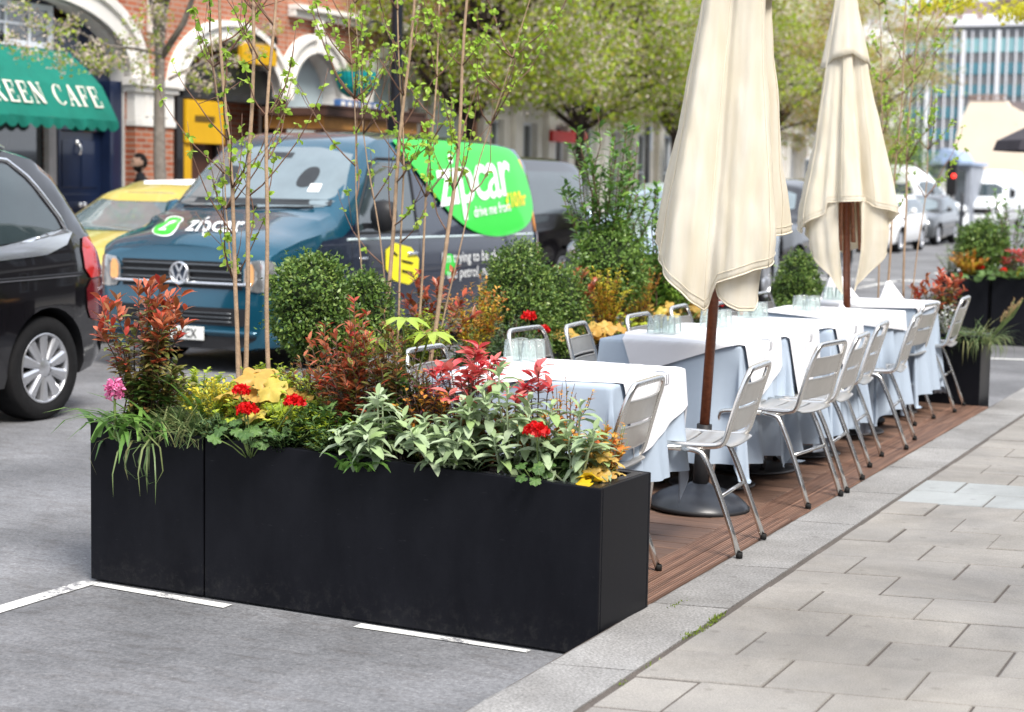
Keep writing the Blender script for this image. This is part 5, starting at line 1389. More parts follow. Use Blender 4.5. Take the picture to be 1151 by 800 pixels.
lobed('heuchera', 'two yellow leaves over the right front corner of the long planter', -.09, .07, 5, .045, leafm('yellow_leaf', [(.72,.48,.02),(.8,.56,.03)], .4, .3), .10, .06, 3, depth=.35)
feathery('sedum', 'coppery stems at the right edge behind the caramel leaves', -.10, .33, .26, .08, 0, [L_orange], .022, .009, 16, per=18, up=.8)

# mixed filling between the larger plants
for i, (x, y, h, r, mt, L, W, per, lb) in enumerate((
    (-2.02,.27,.34,.17,[L_photg,L_geran],.05,.022,14,'green leafy base around the left red photinia'), (-1.80,.30,.24,.14,[L_goldg,L_lime],.026,.013,26,'yellow-green flowering mound behind the grass clump'),
    (-1.62,.22,.22,.12,[L_lime],.03,.018,20,'small yellow-green leaves left of the peach heuchera'), (-1.20,.18,.22,.15,[L_geran,L_lime],.034,.022,16,'green round-leaved filling right of the geraniums'),
    (-1.10,.30,.46,.17,[L_phot,L_photg],.052,.021,10,'broad red and green leaves in the middle of the long planter'), (-.92,.33,.34,.15,[L_geran,L_photg],.05,.024,12,'broad green leaves under the palmate fatsia'),
    (-.80,.26,.36,.14,[L_orange,L_photg],.03,.013,16,'bronze and green leaves left of the pieris'), (-.60,.31,.30,.18,[L_photg,L_orange],.04,.016,16,'red and bronze leaves below the pieris'),
    (-.36,.30,.24,.15,[L_orange,L_geran],.035,.018,16,'coppery and green leaves behind the right sage'), (-.14,.30,.20,.10,[L_orange],.035,.02,18,'coppery leaves at the back right corner of the long planter'),
    (-1.42,.34,.32,.15,[L_lime,L_geran],.03,.016,20,'lime and green leaves behind the geranium heads'))):
    feathery('mixed_planting', lb, x, y, h, r, 0, mt, L, W, 26, per=per, up=.7, cat='plant')
# --- young birches
def birch(label, x, y, stems, branches, z=SOIL, leafn=1.25, name='birch_sapling', ht=3.4):
    t = pth(name, label, 'young tree', x, y, z); lv = Leaves()
    m = MB(); br = MB()
    bark = M_bbark
    for (bx, by, tx, ty, r0, h) in stems:
        n = 14; pts = []; ph = rng.uniform(0, 6); r0 *= .8
        for i in range(n + 1):
            q = i/n; pts.append(Vector((bx + (tx-bx)*q + .022*math.sin(6*q+ph) + .006*math.sin(19*q+ph), by + (ty-by)*q + .022*math.sin(5*q+ph*2), -.02 + h*q)))
        s_ = MB(); s_.tube(pts, [r0*(1-.62*i/n) for i in range(n+1)], 9); s_.build('trunk', bark, t)
        for b in range(branches):
            q = rng.uniform(.30, .98); p0 = Vector(pts[int(q*n)]); az = rng.uniform(0, 2*pi); Lb = rng.uniform(.25, .75) * (1.15 - .5*q)
            out = Vector((math.cos(az), math.sin(az), 0)); up = rng.uniform(.9, 2.2)
            k = 8; bp = [p0]; d = (out + Vector((0,0,up*.5))).normalized()
            for i in range(k):
                d = (d + Vector((0,0,.16)) + Vector(rng.normal(0, .10, 3))).normalized(); bp.append(bp[-1] + d * Lb / k)
            br.tube(bp, [.0042*(1-.75*i/k) for i in range(k+1)], 5)
            if rng.uniform() < .5:
                d = (d + Vector(rng.normal(0, .8, 3))).normalized(); q2 = bp[4]; tw = [q2, q2 + d*.1, q2 + d*.2 + Vector((0,0,.03))]; br.tube(tw, .0016, 4); bp += tw[1:]
            nl = int(rng.integers(4, 9) * leafn)
            for _ in range(nl):
                c = bp[rng.integers(2, len(bp))]; g = rng.integers(2, 4)
                D = rdir(g, .1); lv.add(np.tile(list(c), (g, 1)) , D, rdir(g, .8), .030*rng.uniform(.6, 1.25, g), .023*rng.uniform(.7, 1.1, g), 'oval', .3, .15)
    br.build('branches', M_branch, t); lv.build('leaves', L_birch, t)
    return t
M_bbark = pm('young_birch_bark', (.36,.25,.165), .6, 0, .25, 30, bump=.3, bscale=120)
M_branch = pm('branch_bark', (.17,.095,.065), .65, 0, .25, 30)
birch('three slim brown birch stems rising from the planters in front of the blue van bonnet', -2.10, 1.02,
    [(-.06, -.03, -.11, -.04, .0135, 2.9), (.0, .0, .01, .03, .0150, 2.8), (.065, .03, .14, .06, .0135, 2.7), (-.02,.04,-.4,.2,.006,2.2)], 16)
birch('leaning brown birch stems in front of the van door and green logo panel', -2.10, 2.32,
    [(-.03, -.02, .13, .05, .015, 3.0), (.16, .08, .40, .20, .0155, 2.9), (.03, .03, -.02, .03, .008, 2.7), (.10,.10,.20,.15,.009,2.8), (.0,.0,-.3,.1,.006,2.3), (.06,.25,.6,.5,.006,2.4), (-.05,-.1,-.15,-.3,.006,2.3)], 14)
birch('slender pale birch stems behind the end planter, right of the farther parasol', -.74, 7.45,
    [(-.04, 0, -.02, .05, .012, 3.1), (.03, .04, .09, .1, .012, 3.0), (-.10, .03, -.20, .0, .009, 2.6), (.1,.0,.25,.0,.007,2.4)], 11, leafn=1.6)

# --- road-side row, near to far
t0 = -2.13
topiary('round clipped box ball behind the first birch stems', t0, 1.58, .93, .17, .225, 5600)
topiary('smaller box ball just right of the first one', t0 + .03, 2.04, .87, .115, .19, 3000)
for x, y, lb in ((t0+.08, 1.12, 'lime euphorbia below the first box ball'), (t0+.1, 1.75, 'lime euphorbia right of the red nandina tops'), (t0+.12, 2.45, 'lime euphorbia at the foot of the second birch stems'), (t0-.02,.72,'lime euphorbia behind the lime heuchera')):
    feathery('euphorbia', lb, x, y, .46 if y > 1.3 else .27, .19, 0, [L_lime, L_box], .026, .014, 40, per=30, up=.6)
photinia('red-tipped photinia below the van door', t0, 2.85, .66, .22, 14)
feathery('nandina', 'orange-leaved nandina left of the tall clipped cone', t0+.05, 3.25, .60, .20, 0, [L_orange, L_goldg], .030, .012, 30, per=28, up=.7)
topiary('tall clipped green cone in front of the green logo panel', t0-.02, 3.95, .80, .25, .375, 11000, shape='cone')
topiary('small dark box ball at the right foot of the tall cone', t0+.02, 4.42, .74, .17, .26, 4600)
feathery('juniper', 'blue-green feathery juniper behind the road-side chairs', t0+.12, 3.55, .36, .2, 0, [leafm('juniper_leaf', [(.08,.15,.09),(.12,.20,.12)], .6, .15)], .02, .006, 40, per=50, up=.8)
photinia('thin photinia with red tips right of the tall cone', t0, 4.72, .62, .18, 9)
feathery('spirea', 'golden spirea right of the tall cone', t0+.12, 4.95, .60, .22, 0, [L_goldg, L_orange], .026, .012, 34, per=28, up=.6)
topiary('loose rounded green shrub behind the golden spirea', t0, 5.30, .98, .23, .25, 5500, loose=.10, leaf=.024, mat=leafm('privet_leaf', [(.08,.16,.03),(.14,.25,.05),(.22,.34,.07)], .4, .25))
feathery('spirea', 'second golden spirea with thin orange sprays', t0+.13, 5.55, .62, .22, 0, [L_orange, L_goldg], .022, .009, 34, per=30, up=.9)
topiary('small bright green ball shrub left of the nearer parasol', t0+.02, 6.25, .84, .19, .20, 4500, mat=leafm('bright_box', [(.12,.24,.03),(.2,.36,.05),(.28,.44,.07)], .4, .3))
strappy('iris_clump', 'green sword-leaved clump behind the road-side chairs', t0+.1, 5.85, 60, .36, .014, L_lily, (.2, .9), 2.0, r=.08)
for x, y, R, n, mt, lb in ((t0+.12, 4.1, .06, 24, L_gold, 'gold heuchera below the tall cone behind a chair'), (t0+.14, 4.75, .07, 26, L_gold, 'gold heuchera behind the pair of road-side chairs'), (t0+.13, 6.0, .06, 26, L_gold, 'peach heuchera left of the nearer parasol hem'), (t0+.12, 6.7, .07, 30, L_gold, 'broad golden heuchera leaves under the nearer parasol hem'), (t0+.13, 5.2, .05, 22, L_lime, 'lime heuchera by the road-side chair tops')):
    lobed('heuchera', lb, x, y, n, R, mt, .26, .17, 5)
geranium('red geranium below the tall cone above a chair back', t0+.16, 3.70, [(0, 0, .30, .04), (.05, .1, .22, .03)], nl=18, spread=.15, h=.2)
geranium('red geranium right of the nearer parasol pole', t0+.16, 6.85, [(0, 0, .22, .05), (.05, .12, .20, .03)], nl=18, spread=.15, h=.16)
for y in (3.0, 3.4, 4.4, 5.0, 5.7, 6.5):
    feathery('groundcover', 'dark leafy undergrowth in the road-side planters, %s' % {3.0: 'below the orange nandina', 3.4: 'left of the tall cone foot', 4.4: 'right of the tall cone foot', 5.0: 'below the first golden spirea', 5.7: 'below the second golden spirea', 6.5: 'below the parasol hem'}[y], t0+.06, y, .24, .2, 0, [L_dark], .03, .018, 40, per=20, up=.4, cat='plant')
photinia('red photinia behind the small bright green ball', t0-.02, 6.62, .55, .16, 8)
# tall bay
def bay(label, x, y, h, r, nst, zz=SOIL, per=34, L=.062):
    t = pth('bay_shrub', label, 'shrub', x, y, zz); a = Leaves()
    leafy(t, nst, h, r, [(a, per, L, L*.36, 'lance', .25, .22, 1.0, .8)], .08, .007, low=.2, bow=.25)
    a.build('leaves', L_bay, t)
bay('tall upright bay shrub between the blue van and the nearer parasol', t0-.05, 5.35, 1.66, .36, 32, per=64, L=.075)
bay('second loose bay shrub against the nearer parasol', t0+.02, 6.05, 1.25, .28, 20, per=50, L=.07)
# --- end row
yy = 7.46
topiary('dark clipped cone between the two closed parasols', -1.47, yy, .74, .19, .30, 6500, shape='cone')
lobed('heuchera', 'orange heuchera right of the standing napkins', -.66, yy-.03, 26, .06, L_orange, .20, .14, 5)
lobed('heuchera', 'orange heuchera left of the dark clipped cone', -1.78, yy-.05, 22, .06, L_orange, .20, .14, 5)
feathery('spirea', 'yellow flowering mound below the orange heuchera', -.60, yy-.13, .16, .10, 0, [L_goldg], .02, .012, 34, per=26, up=.5)
feathery('shrub', 'fresh green bush right of the dark clipped cone', -1.15, yy, .26, .2, 0, [L_bay], .03, .016, 40, per=24, up=.5)
photinia('red-leaved photinia in the end planter behind the last chair', -.42, yy, .52, .20, 22)
feathery('dusty_miller', 'silvery white leaves in the end planter left of the last chair', -.33, yy-.14, .26, .07, 0, [L_silver], .03, .012, 12, per=24, up=.8)
strappy('fountain_grass', 'feathery green grass hanging over the right end of the end planter', -.10, yy-.1, 320, .30, .006, L_grass, (.3, 1.8), 1.3, r=.06)
t = pth('seed_grass', 'thin buff seed heads leaning right from the end planter', 'plant', -.06, yy)
lv = Leaves(); m = MB()
for k in range(20):
    a = rng.uniform(-.7, .9); L = rng.uniform(.22, .38); tip = Vector((L*math.cos(a)*.6, L*math.sin(a)*.5, L*.8)); m.tube(stem_path((0,0,0), tip, -.15, 5, .01), .0016, 4)
    n = 26; q = rng.uniform(.75, 1.05, n)[:, None]; lv.quads(np.array(list(tip))*q, rdir(n)+np.array(list(tip))*2, rdir(n), .016, .005)
m.build('stalks', M_gstem, t); lv.build('seed_heads', L_seed, t)
geranium('small red flower low in the end planter', -.28, yy-.16, [(0, 0, .08, .022)], nl=10, spread=.09, h=.06)
# --- far right planters
zf = .55
topiary('round box ball in the farther planters', -1.33, 14.0, .90, .24, .27, 4200, z=zf, leaf=.034, loose=.10)
feathery('nandina', 'orange shrub in front of the farther box ball', -1.40, 13.72, .38, .26, 0, [L_orange, L_goldg], .035, .018, 34, per=22, z=zf)
pieris('pink and red shrub in the farther right planter', -.82, 13.85, .42, .26, 22, zf)
feathery('juniper', 'grey-green feathery shrub at the left end of the farther planters', -1.62, 13.9, .45, .18, 0, [L_sage], .03, .012, 26, per=30, z=zf)
bay('tall loose laurel in the farther planters at the right edge', -1.05, 14.2, 1.1, .45, 22, zf, 30, .075)
bay('second tall laurel at the right edge', -.35, 14.3, 1.15, .5, 20, zf, 30, .075)
strappy('iris_clump', 'long green blades in the farther right planter', -.55, 13.9, 50, .5, .03, L_lily, (.2, .9), 1.8, z=zf, r=.1)
geranium('red and pink flowers in the farther left planter', -1.28, 13.68, [(0,0,.16,.045), (.25,0,.14,.03)], z=zf, nl=20, spread=.3, h=.14, R=.05)
lobed('heuchera', 'yellow and orange flowers in the farther right planter', -.62, 13.7, 30, .05, L_goldg, .25, .3, 5, z=zf)
feathery('groundcover', 'mixed green filling of the farther planters', -.9, 13.75, .22, .5, 0, [L_geran, L_box], .04, .02, 60, per=16, z=zf, cat='plant')
lobed('heuchera', 'peach leaves at the right end of the farther planters', -.2, 13.75, 26, .06, L_gold, .3, .3, 5, z=zf)

for o in list(COL.objects):
    if o.parent is None and o.get('category') in ('flower', 'plant', 'shrub', 'topiary') and o.location.y < .45 and o.location.x < 0:
        o.location.z += .05 * (-o.location.x / 2.24)
# ------------------------------------------------------------------ street trees
def street_tree(name, label, x, y, H, r0, cz, crx, crz, nclump, per, mats, leaf=.065, blossom=None, nbl=0, grp=None, clr=.42, z0=0, lean=(0, 0), zmin=None, tk=M_twig):
    t = thing(name, label, 'tree', (x, y, z0), 0, grp)
    m = MB(); n = 8; top = cz - crz*.3
    tr = [Vector((lean[0]*i/n + .04*math.sin(i), lean[1]*i/n + .04*math.cos(i*1.3), top*i/n)) for i in range(n+1)]
    m.tube(tr, [r0*(1.25 if i == 0 else 1) * (1-.45*i/n) for i in range(n+1)], 12); m.build('trunk', tk, t)
    b = MB(); C = []
    for k in range(nclump):
        v = rdir(1)[0] * rng.uniform(.35, 1)**.6
        c = Vector((lean[0] + v[0]*crx, lean[1] + v[1]*crx, cz + v[2]*crz))
        if zmin and c.z < zmin: c.z = zmin + rng.uniform(0, .4)
        C.append(c)
    for c in C:
        s0 = tr[int(rng.integers(5, n+1))]; mid = s0.lerp(c, .5) + Vector(rng.normal(0, .18, 3)); mid.z += .1
        pts = smooth_path([s0, s0.lerp(mid, .5) + Vector(rng.normal(0, .08, 3)), mid, mid.lerp(c, .5) + Vector(rng.normal(0, .1, 3)), c], 1)
        k = len(pts); b.tube(pts, [max(.006, r0*.5*(1-i/(k-1))**1.2) for i in range(k)], 6)
    b.build('branches', tk, t)
    Ca = np.array([list(c) for c in C])
    def cloud(per_, sz, up=.2):
        idx = np.repeat(np.arange(len(C)), per_); P = Ca[idx] + rng.normal(0, 1, (len(idx), 3)) * np.array([clr, clr, clr*.62])
        if zmin: P[:, 2] = np.maximum(P[:, 2], zmin - .3 + rng.uniform(-.25, .25, len(P)))
        l = Leaves(); k = len(P); l.quads(P, rdir(k, -.1), rdir(k, up), sz*rng.uniform(.6, 1.3, k), sz*.62*rng.uniform(.7, 1.2, k)); return l
    cloud(per, leaf).build('leaves', mats, t)
    if blossom is not None: cloud(nbl, leaf*.7).build('blossom', blossom, t)
    return t
L_cherry = leafm('cherry_leaf', [(.20,.34,.02),(.38,.54,.03),(.52,.64,.05),(.26,.30,.04),(.44,.38,.08)], .5, .55)
L_cherry2 = leafm('cherry_leaf_bronze', [(.26,.38,.03),(.42,.46,.05),(.55,.30,.12),(.36,.46,.04)], .5, .55)
L_blos = leafm('cherry_blossom', [(.62,.52,.46),(.70,.62,.55),(.55,.42,.36),(.66,.64,.55)], .6, .4)
L_fresh = leafm('fresh_leaf', [(.18,.28,.05),(.28,.38,.07),(.40,.48,.08)], .5, .4)
M_dbark = pm('dark_bark', (.045,.033,.028), .9, 0, .35, 12, bump=.8, bscale=18)
M_gbark = pm('grey_bark', (.17,.15,.13), .9, 0, .3, 12, bump=.8, bscale=24)
grp = 'cherry trees on the far pavement'
for x, y, cz, crx, crz, lab, mt, zmin in ((-11.3, 21.6, 4.7, 2.7, 2.2, 'blossoming cherry tree behind the blue van, left one of the row', L_cherry, 3.0), (-11.2, 26.2, 4.7, 2.9, 2.3, 'blossoming cherry tree with dark trunk above the black minibus', L_cherry, 2.9),
        (-11.2, 31.5, 4.8, 2.9, 2.4, 'cherry tree with low branches just left of the nearer parasol', L_cherry, 2.9), (-11.2, 38, 5.0, 3.0, 2.6, 'cherry tree in young leaf showing between the two parasols', L_cherry2, 2.4), (-11.4, 46, 5.3, 3.2, 3.0, 'bronze-green cherry tree seen between the parasols, farther one', L_cherry2, 2.0)):
    street_tree('cherry_tree', lab, x, y, 7, .12, cz, crx, crz, 85, 260, mt, .092, L_blos, 210, grp, .33, tk=M_dbark, zmin=zmin)
gc = street_tree('cherry_tree', 'thin grey-trunked cherry by the cafe, its blossom sprigs hanging over the green awning', -10.95, 12.45, 6, .088, 5.0, 1.5, 1.1, 22, 22, L_cherry, .06, L_blos, 22, grp, .22, tk=M_gbark, zmin=3.9)
def bough(pts, clusters, r=.022):
    m = MB(); P = smooth_path([(a+10.95, b-12.45, c) for a, b, c in pts], 2); k = len(P)
    m.tube(P, [r*(1-.8*i/(k-1)) for i in range(k)], 6)
    a, bl = Leaves(), Leaves()
    for (x, y, z) in clusters:
        c = np.array([x+10.95, y-12.45, z]); near = min(P, key=lambda p: (p - Vector(c)).length)
        m.tube([near, Vector(c)], [.006, .003], 4)
        for lv, n, L, s_ in ((a, 34, .055, .085), (bl, 60, .045, .07)):
            lv.quads(c + rng.normal(0, s_, (n, 3)) * [1, 1, .7], rdir(n), rdir(n, .3), L*rng.uniform(.6, 1.2, n), L*.6)
    m.build('bough', M_gbark, gc); a.build('bough_leaves', L_cherry, gc); bl.build('bough_blossom', L_blos, gc)
bough([(-10.95,12.52,2.98), (-10.9,11.9,3.02), (-10.9,11.35,3.0), (-10.86,10.8,3.12), (-10.85,10.36,3.23), (-10.8,9.4,3.4)],
      [(-10.8,10.9,2.84),(-10.8,11.05,2.95),(-10.8,10.75,2.9),(-10.8,10.29,2.89),(-10.8,9.85,2.81),(-10.8,10.0,3.15),(-10.8,10.4,3.08),(-10.85,11.5,2.86),(-10.85,11.3,2.80),(-10.8,10.6,3.2),(-10.8,9.6,2.95),(-10.85,11.75,3.1),(-10.8,10.45,2.74),(-10.85,11.15,2.76),(-10.8,9.75,3.3)])
bough([(-10.95,12.63,2.7), (-10.9,13.0,2.86), (-10.9,13.5,3.02), (-10.9,14.0,3.2), (-10.9,14.5,3.45), (-10.9,15.4,3.8)],
      [(-10.85,13.0,3.05),(-10.85,13.3,2.9),(-10.85,13.5,3.2),(-10.8,13.8,3.0),(-10.85,14.1,3.35),(-10.85,13.2,2.65),(-10.8,12.9,2.75),(-10.85,14.4,3.15),(-10.85,14.8,3.5),(-10.8,13.55,2.75)])
bough([(-10.95,12.5,3.3), (-10.9,12.2,3.1), (-10.9,12.05,2.9), (-10.85,12.0,2.62)],
      [(-10.85,12.05,2.9),(-10.85,12.0,2.65),(-10.85,12.2,3.15),(-10.85,11.9,2.8),(-10.85,12.3,3.4),(-10.8,12.15,3.5),(-10.8,11.8,3.3)], .015)
# far trees
street_tree('birch_tree', 'tall thin birch in fresh yellow-green leaf left of the office block', -14.1, 62, 9, .14, 4.4, 1.1, 3.2, 45, 90, L_fresh, .10, None, 0, 'far street trees', .5, tk=M_gbark)
street_tree('plane_tree', 'leafy green tree between the parasols and the office block', -19.4, 66, 9, .2, 4.4, 2.6, 3.0, 55, 150, L_fresh, .13, None, 0, 'far street trees', .6, tk=M_dbark)
street_tree('plane_tree', 'dark green street tree above the large white panel van', -15.5, 70, 6, .16, 3.2, 2.0, 1.6, 40, 200, leafm('far_dark_leaf', [(.08,.14,.04),(.16,.24,.06)], .5, .3), .12, None, 0, 'far street trees', .5, tk=M_dbark)
street_tree('plane_tree', 'yellow-green tree at the right edge beside the office block', -9.6, 82, 8, .16, 6.0, 1.6, 2.0, 24, 120, leafm('far_olive_leaf', [(.3,.32,.1),(.4,.4,.14)], .5, .3), .13, None, 0, 'far street trees', .5, tk=M_dbark)
# bright yellow-green boughs coming into the top of the picture from a tree behind the parasols on the pavement
t = thing('street_tree', 'tree on this pavement whose bright yellow leaves hang into the top right of the photo', 'tree', (.9, 15.2, 0))
m = MB(); m.tube([(0,0,0),(.03,0,2.5),(0,.05,4.8)], [.12,.10,.07], 12); m.build('trunk', M_gbark, t)
br = MB(); lv = Leaves()
L_yel = leafm('yellow_spring_leaf', [(.62,.58,.03),(.72,.66,.05),(.58,.60,.05)], .5, .5)

for (px_, py_, pz_) in ((-3.05,-.1,3.60),(-2.85,.0,3.64),(-2.2,.0,3.55),(-2.0,.1,3.53),(-1.8,0,3.58),(-1.15,.0,3.62),(-.95,.2,3.66),(-.7,.2,3.72),(-.3,.3,4.3),(0.3,.3,4.6),(-.8,.4,4.9),(-.2,-.6,5.1),(.9,.2,4.8),(-1.5,.3,4.4),(-2.4,.3,4.3)):
    c = np.array([px_, py_, pz_]); br.tube(smooth_path([(0,.03,3.6),(px_*.5,py_*.5+.1,pz_+.5),(px_*.85,py_,pz_+.25),(px_,py_,pz_)],2), .012, 6)
    lv.quads(c + rng.normal(0, 1, (170, 3)) * [.17,.17,.055], rdir(170), rdir(170, .5), .06*rng.uniform(.7, 1.2, 170), .05)
br.build('boughs', M_gbark, t); lv.build('leaves', L_yel, t)
# ------------------------------------------------------------------ buildings on the far side (facade plane x = XF, facing +X)
XF = -12.5
M_brick = brickm('red_brick', (.30,.075,.035), (.42,.13,.06), (.36,.26,.20))
M_brick2 = brickm('orange_brick', (.33,.10,.05), (.42,.15,.08), (.36,.25,.19))
M_stucco = pm('white_stucco', (.74,.72,.68), .8, 0, .08, 2, bump=.2, bscale=40)
M_navyd = pm('navy_door_paint', (.012,.022,.06), .3, 0, .15, 3, coat=.5)
M_shopin = pm('dark_shop_interior', (.018,.018,.02), .5, 0, .6, 2)
M_wframe = pm('white_window_frame', (.70,.74,.80), .5, 0, .05, 5)
M_win = pm('window_pane', (.05,.06,.07), .05, 0, .4, .8, spec=1., coat=1)
M_awn = pm('green_awning_canvas', (.004,.155,.115), .75, 0, .18, 2.2, bump=.2, bscale=8)
M_cream = pm('cream_lettering', (.72,.70,.62), .7, 0, .08, 10)
M_blacks = pm('black_shopfront', (.014,.013,.014), .35, 0, .3, 3, coat=.3)
M_yels = pm('yellow_sign_panel', (.58,.33,.01), .5, 0, .08, 3)
M_brown = pm('brown_canopy', (.085,.045,.035), .6, 0, .2, 3)
M_teal = pm('teal_planter', (.0,.20,.21), .4, 0, .25, 9)
M_iron2 = pm('black_iron', (.010,.012,.018), .4, 0, .2, 6)

def wall(name, parent, y0, y1, z0, z1, holes, mat, x=None, reveal=.28, rmat=None):
    """wall face in the YZ plane with holes (lists of (y, z)) and reveals going back"""
    x = XF if x is None else x
    loops = [[Vector((a, b, 0)) for a, b in ((y0,z0),(y1,z0),(y1,z1),(y0,z1))]] + [[Vector((a, b, 0)) for a, b in h] for h in holes]
    flat = [p for l in loops for p in l]; tris = tessellate_polygon(loops)
    m = MB(); m.add([(x, p.x, p.y) for p in flat], tris, 0)
    m.add([(x - .5, y0, z0), (x - .5, y1, z0), (x - .5, y1, z1), (x - .5, y0, z1), (x, y0, z0), (x, y1, z0), (x, y1, z1), (x, y0, z1)], [(4,0,3,7), (1,5,6,2), (7,3,2,6)], 0)
    for h in holes:
        n = len(h); m.add([(x, a, b) for a, b in h] + [(x - reveal, a, b) for a, b in h], [(i, (i+1) % n, n+(i+1) % n, n+i) for i in range(n)], 1)
    return m.build(name, [mat, rmat or M_stucco], parent)
def arch_pts(cy, hw, zs, hh, z0, n=20, ex=2.0):
    pts = [(cy - hw, z0)]
    for i in range(n + 1):
        a = pi - pi*i/n; c, s = math.cos(a), math.sin(a)
        pts.append((cy + hw*math.copysign(abs(c)**(2/ex), c), zs + hh*abs(s)**(2/ex)))
    pts.append((cy + hw, z0)); return pts
def arch_band(name, parent, cy, hw, zs, hh, wd, x0, x1, mat, ex=2.0, n=28, mould=True):
    m = MB()
    def ring(a0, a1, xa, xb):
        vs = []
        for i in range(n + 1):
            a = pi - pi*i/n; c, s = math.cos(a), math.sin(a); cc = math.copysign(abs(c)**(2/ex), c); ss = abs(s)**(2/ex)
            for w_ in (a0, a1):
                for x in (xa, xb): vs.append((x, cy + (hw + w_)*cc, zs + (hh + w_)*ss))
        fs = []
        for i in range(n):
            b = 4*i; fs += [(b+1, b+5, b+7, b+3), (b, b+4, b+5, b+1), (b+2, b+3, b+7, b+6)]
        fs += [(0,1,3,2), (4*n, 4*n+2, 4*n+3, 4*n+1)]
        m.add(vs, fs)
    ring(0, wd, x0, x1)
    if mould: ring(wd*.72, wd*1.06, x0, x1 + .05); ring(wd*.0, wd*.14, x0, x1 + .025)
    return m.build(name, mat, parent)
def sash(parent, y0, y1, z0, z1, nx, nz, x=None, frame=.05, mat=None):
    x = (XF - .2) if x is None else x; mat = mat or M_wframe
    f = MB(); f.box(x, x+.07, y0, y0+frame, z0, z1); f.box(x, x+.07, y1-frame, y1, z0, z1); f.box(x, x+.07, y0+frame, y1-frame, z1-frame, z1); f.box(x, x+.07, y0+frame, y1-frame, z0, z0+frame)
    for i in range(1, nx): yy_ = y0 + (y1-y0)*i/nx; f.box(x+.012, x+.058, yy_-.016, yy_+.016, z0+frame, z1-frame)
    for i in range(1, nz): zz = z0 + (z1-z0)*i/nz; f.box(x+.016, x+.054, y0+frame, y1-frame, zz-.016, zz+.016)
    o = f.build('window', mat, parent)
    g = MB(); g.box(x+.02, x+.03, y0+.01, y1-.01, z0+.01, z1-.01); g.build('pane', M_win, o)
    return o
def upper_windows(parent, ys, z0=4.9, z1=6.6, w=.95):
    for yc_ in ys: sash(parent, yc_-w/2, yc_+w/2, z0, z1, 2, 4, XF-.18)
def rect(y0, y1, z0, z1): return [(y0,z0),(y1,z0),(y1,z1),(y0,z1)]
def roofbox(parent, y0, y1, z): 
    m = MB(); m.box(XF-9, XF-.51, y0+.01, y1-.01, 0, z-.1); m.build('rear_block', M_brick, parent)
    m = MB(); m.box(XF-.5, XF+.12, y0+.01, y1-.01, z, z+.25); m.build('parapet', M_stucco, parent)

# --- cafe house: wide white arch, awning, navy door, pilaster
cb = thing('cafe_building', 'brick cafe building with wide white arch, navy door and white pilaster behind the awning', 'building', (0, 0, 0))
cyy, chw = 11.15, 2.63
hole = arch_pts(cyy, chw, 2.72, 1.03, 0.02, 26, 2.5)
uw = [rect(a-.475, a+.475, 4.9, 6.6) for a in (8.2, 10.4, 12.6)]
wall('wall', cb, 6.0, 14.75, .02, 8.5, [hole] + uw, M_brick, reveal=.3)
upper_windows(cb, (8.2, 10.4, 12.6)); roofbox(cb, 6.0, 14.75, 8.5)
arch_band('arch_moulding', cb, cyy, chw, 2.72, 1.03, .34, XF+.002, XF+.10, M_stucco, 2.5)
m = MB(); m.box(XF-.9, XF-.88, 8.4, 13.9, 0, 3.9); m.build('shop_interior', M_shopin, cb)
f = MB(); f.box(XF-.26, XF-.14, 8.5, 12.55, 2.92, 3.06); f.box(XF-.20, XF-.12, 12.40, 12.55, .1, 2.9); f.box(XF-.26,XF-.16, 8.5,12.4,.1,.75); f.box(XF-.2,XF-.14,10.9,10.97,.76,2.9); f.build('shopfront_frame', pm('grey_white_frame', (.42,.40,.40), .6), cb)
g = MB(); g.box(XF-.23, XF-.22, 8.5, 12.4, .76, 2.9); g.build('shop_window', M_win, cb)
tw = sash(cb, 8.7, 12.56, 3.08, 3.62, 9, 2, XF-.24, .07)
m = MB(); m.box(XF-.27, XF-.235, 8.6, 13.7, 3.62, 3.8); m.build('fanlight_board', M_navyd, cb)
d = MB(); d.box(XF-.24, XF-.19, 12.62, 13.52, .05, 2.07)
for (a, b, c, e) in ((12.72,13.03,1.35,1.95),(13.11,13.42,1.35,1.95),(12.72,13.42,1.08,1.27),(12.72,13.03,.2,.98),(13.11,13.42,.2,.98)):
    d.box(XF-.189, XF-.175, a, b, c, e)
dr = d.build('door', M_navyd, cb, bevel=.006)
k = MB(); k.tube(smooth_path([(XF-.16,13.02,1.92),(XF-.12,13.02,1.88),(XF-.115,13.02,1.80),(XF-.15,13.02,1.77)],2), .016, 8); k.lathe([(.001,.03),(.03,.02),(.035,0)], 12, Matrix.Translation((XF-.175,13.02,1.93)) @ Matrix.Rotation(pi/2,4,'Y')); k.build('door_knocker', M_chrome, dr)
k = MB()
for yk in (13.0, 13.09): k.lathe([(.012,0),(.012,.03),(.034,.045),(.038,.065),(.025,.085),(.001,.09)], 16, Matrix.Translation((XF-.176,yk,1.13)) @ Matrix.Rotation(pi/2,4,'Y'))
k.build('door_knob', M_chrome, dr)
k = MB(); k.box(XF-.175, XF-.168, 12.92, 13.2, .62, .70); k.build('letter_plate', pm('bronze', (.14,.08,.05), .4, .6), dr)
k = MB(); k.box(XF-.178,XF-.165,12.63,12.665,1.78,1.9); k.box(XF-.178,XF-.165,12.63,12.665,1.2,1.32); k.build('hinge', M_chrome, dr)
f = MB(); f.box(XF-.25, XF-.10, 12.56, 12.615, .05, 3.3); f.box(XF-.25, XF-.04, 13.53, 13.775, .05, 2.75); f.box(XF-.25, XF-.12, 12.62, 13.53, 2.08, 2.18); f.box(XF-.28, XF-.235, 12.6, 13.78, 2.7, 3.5); f.build('door_frame', M_navyd, cb, bevel=.006)
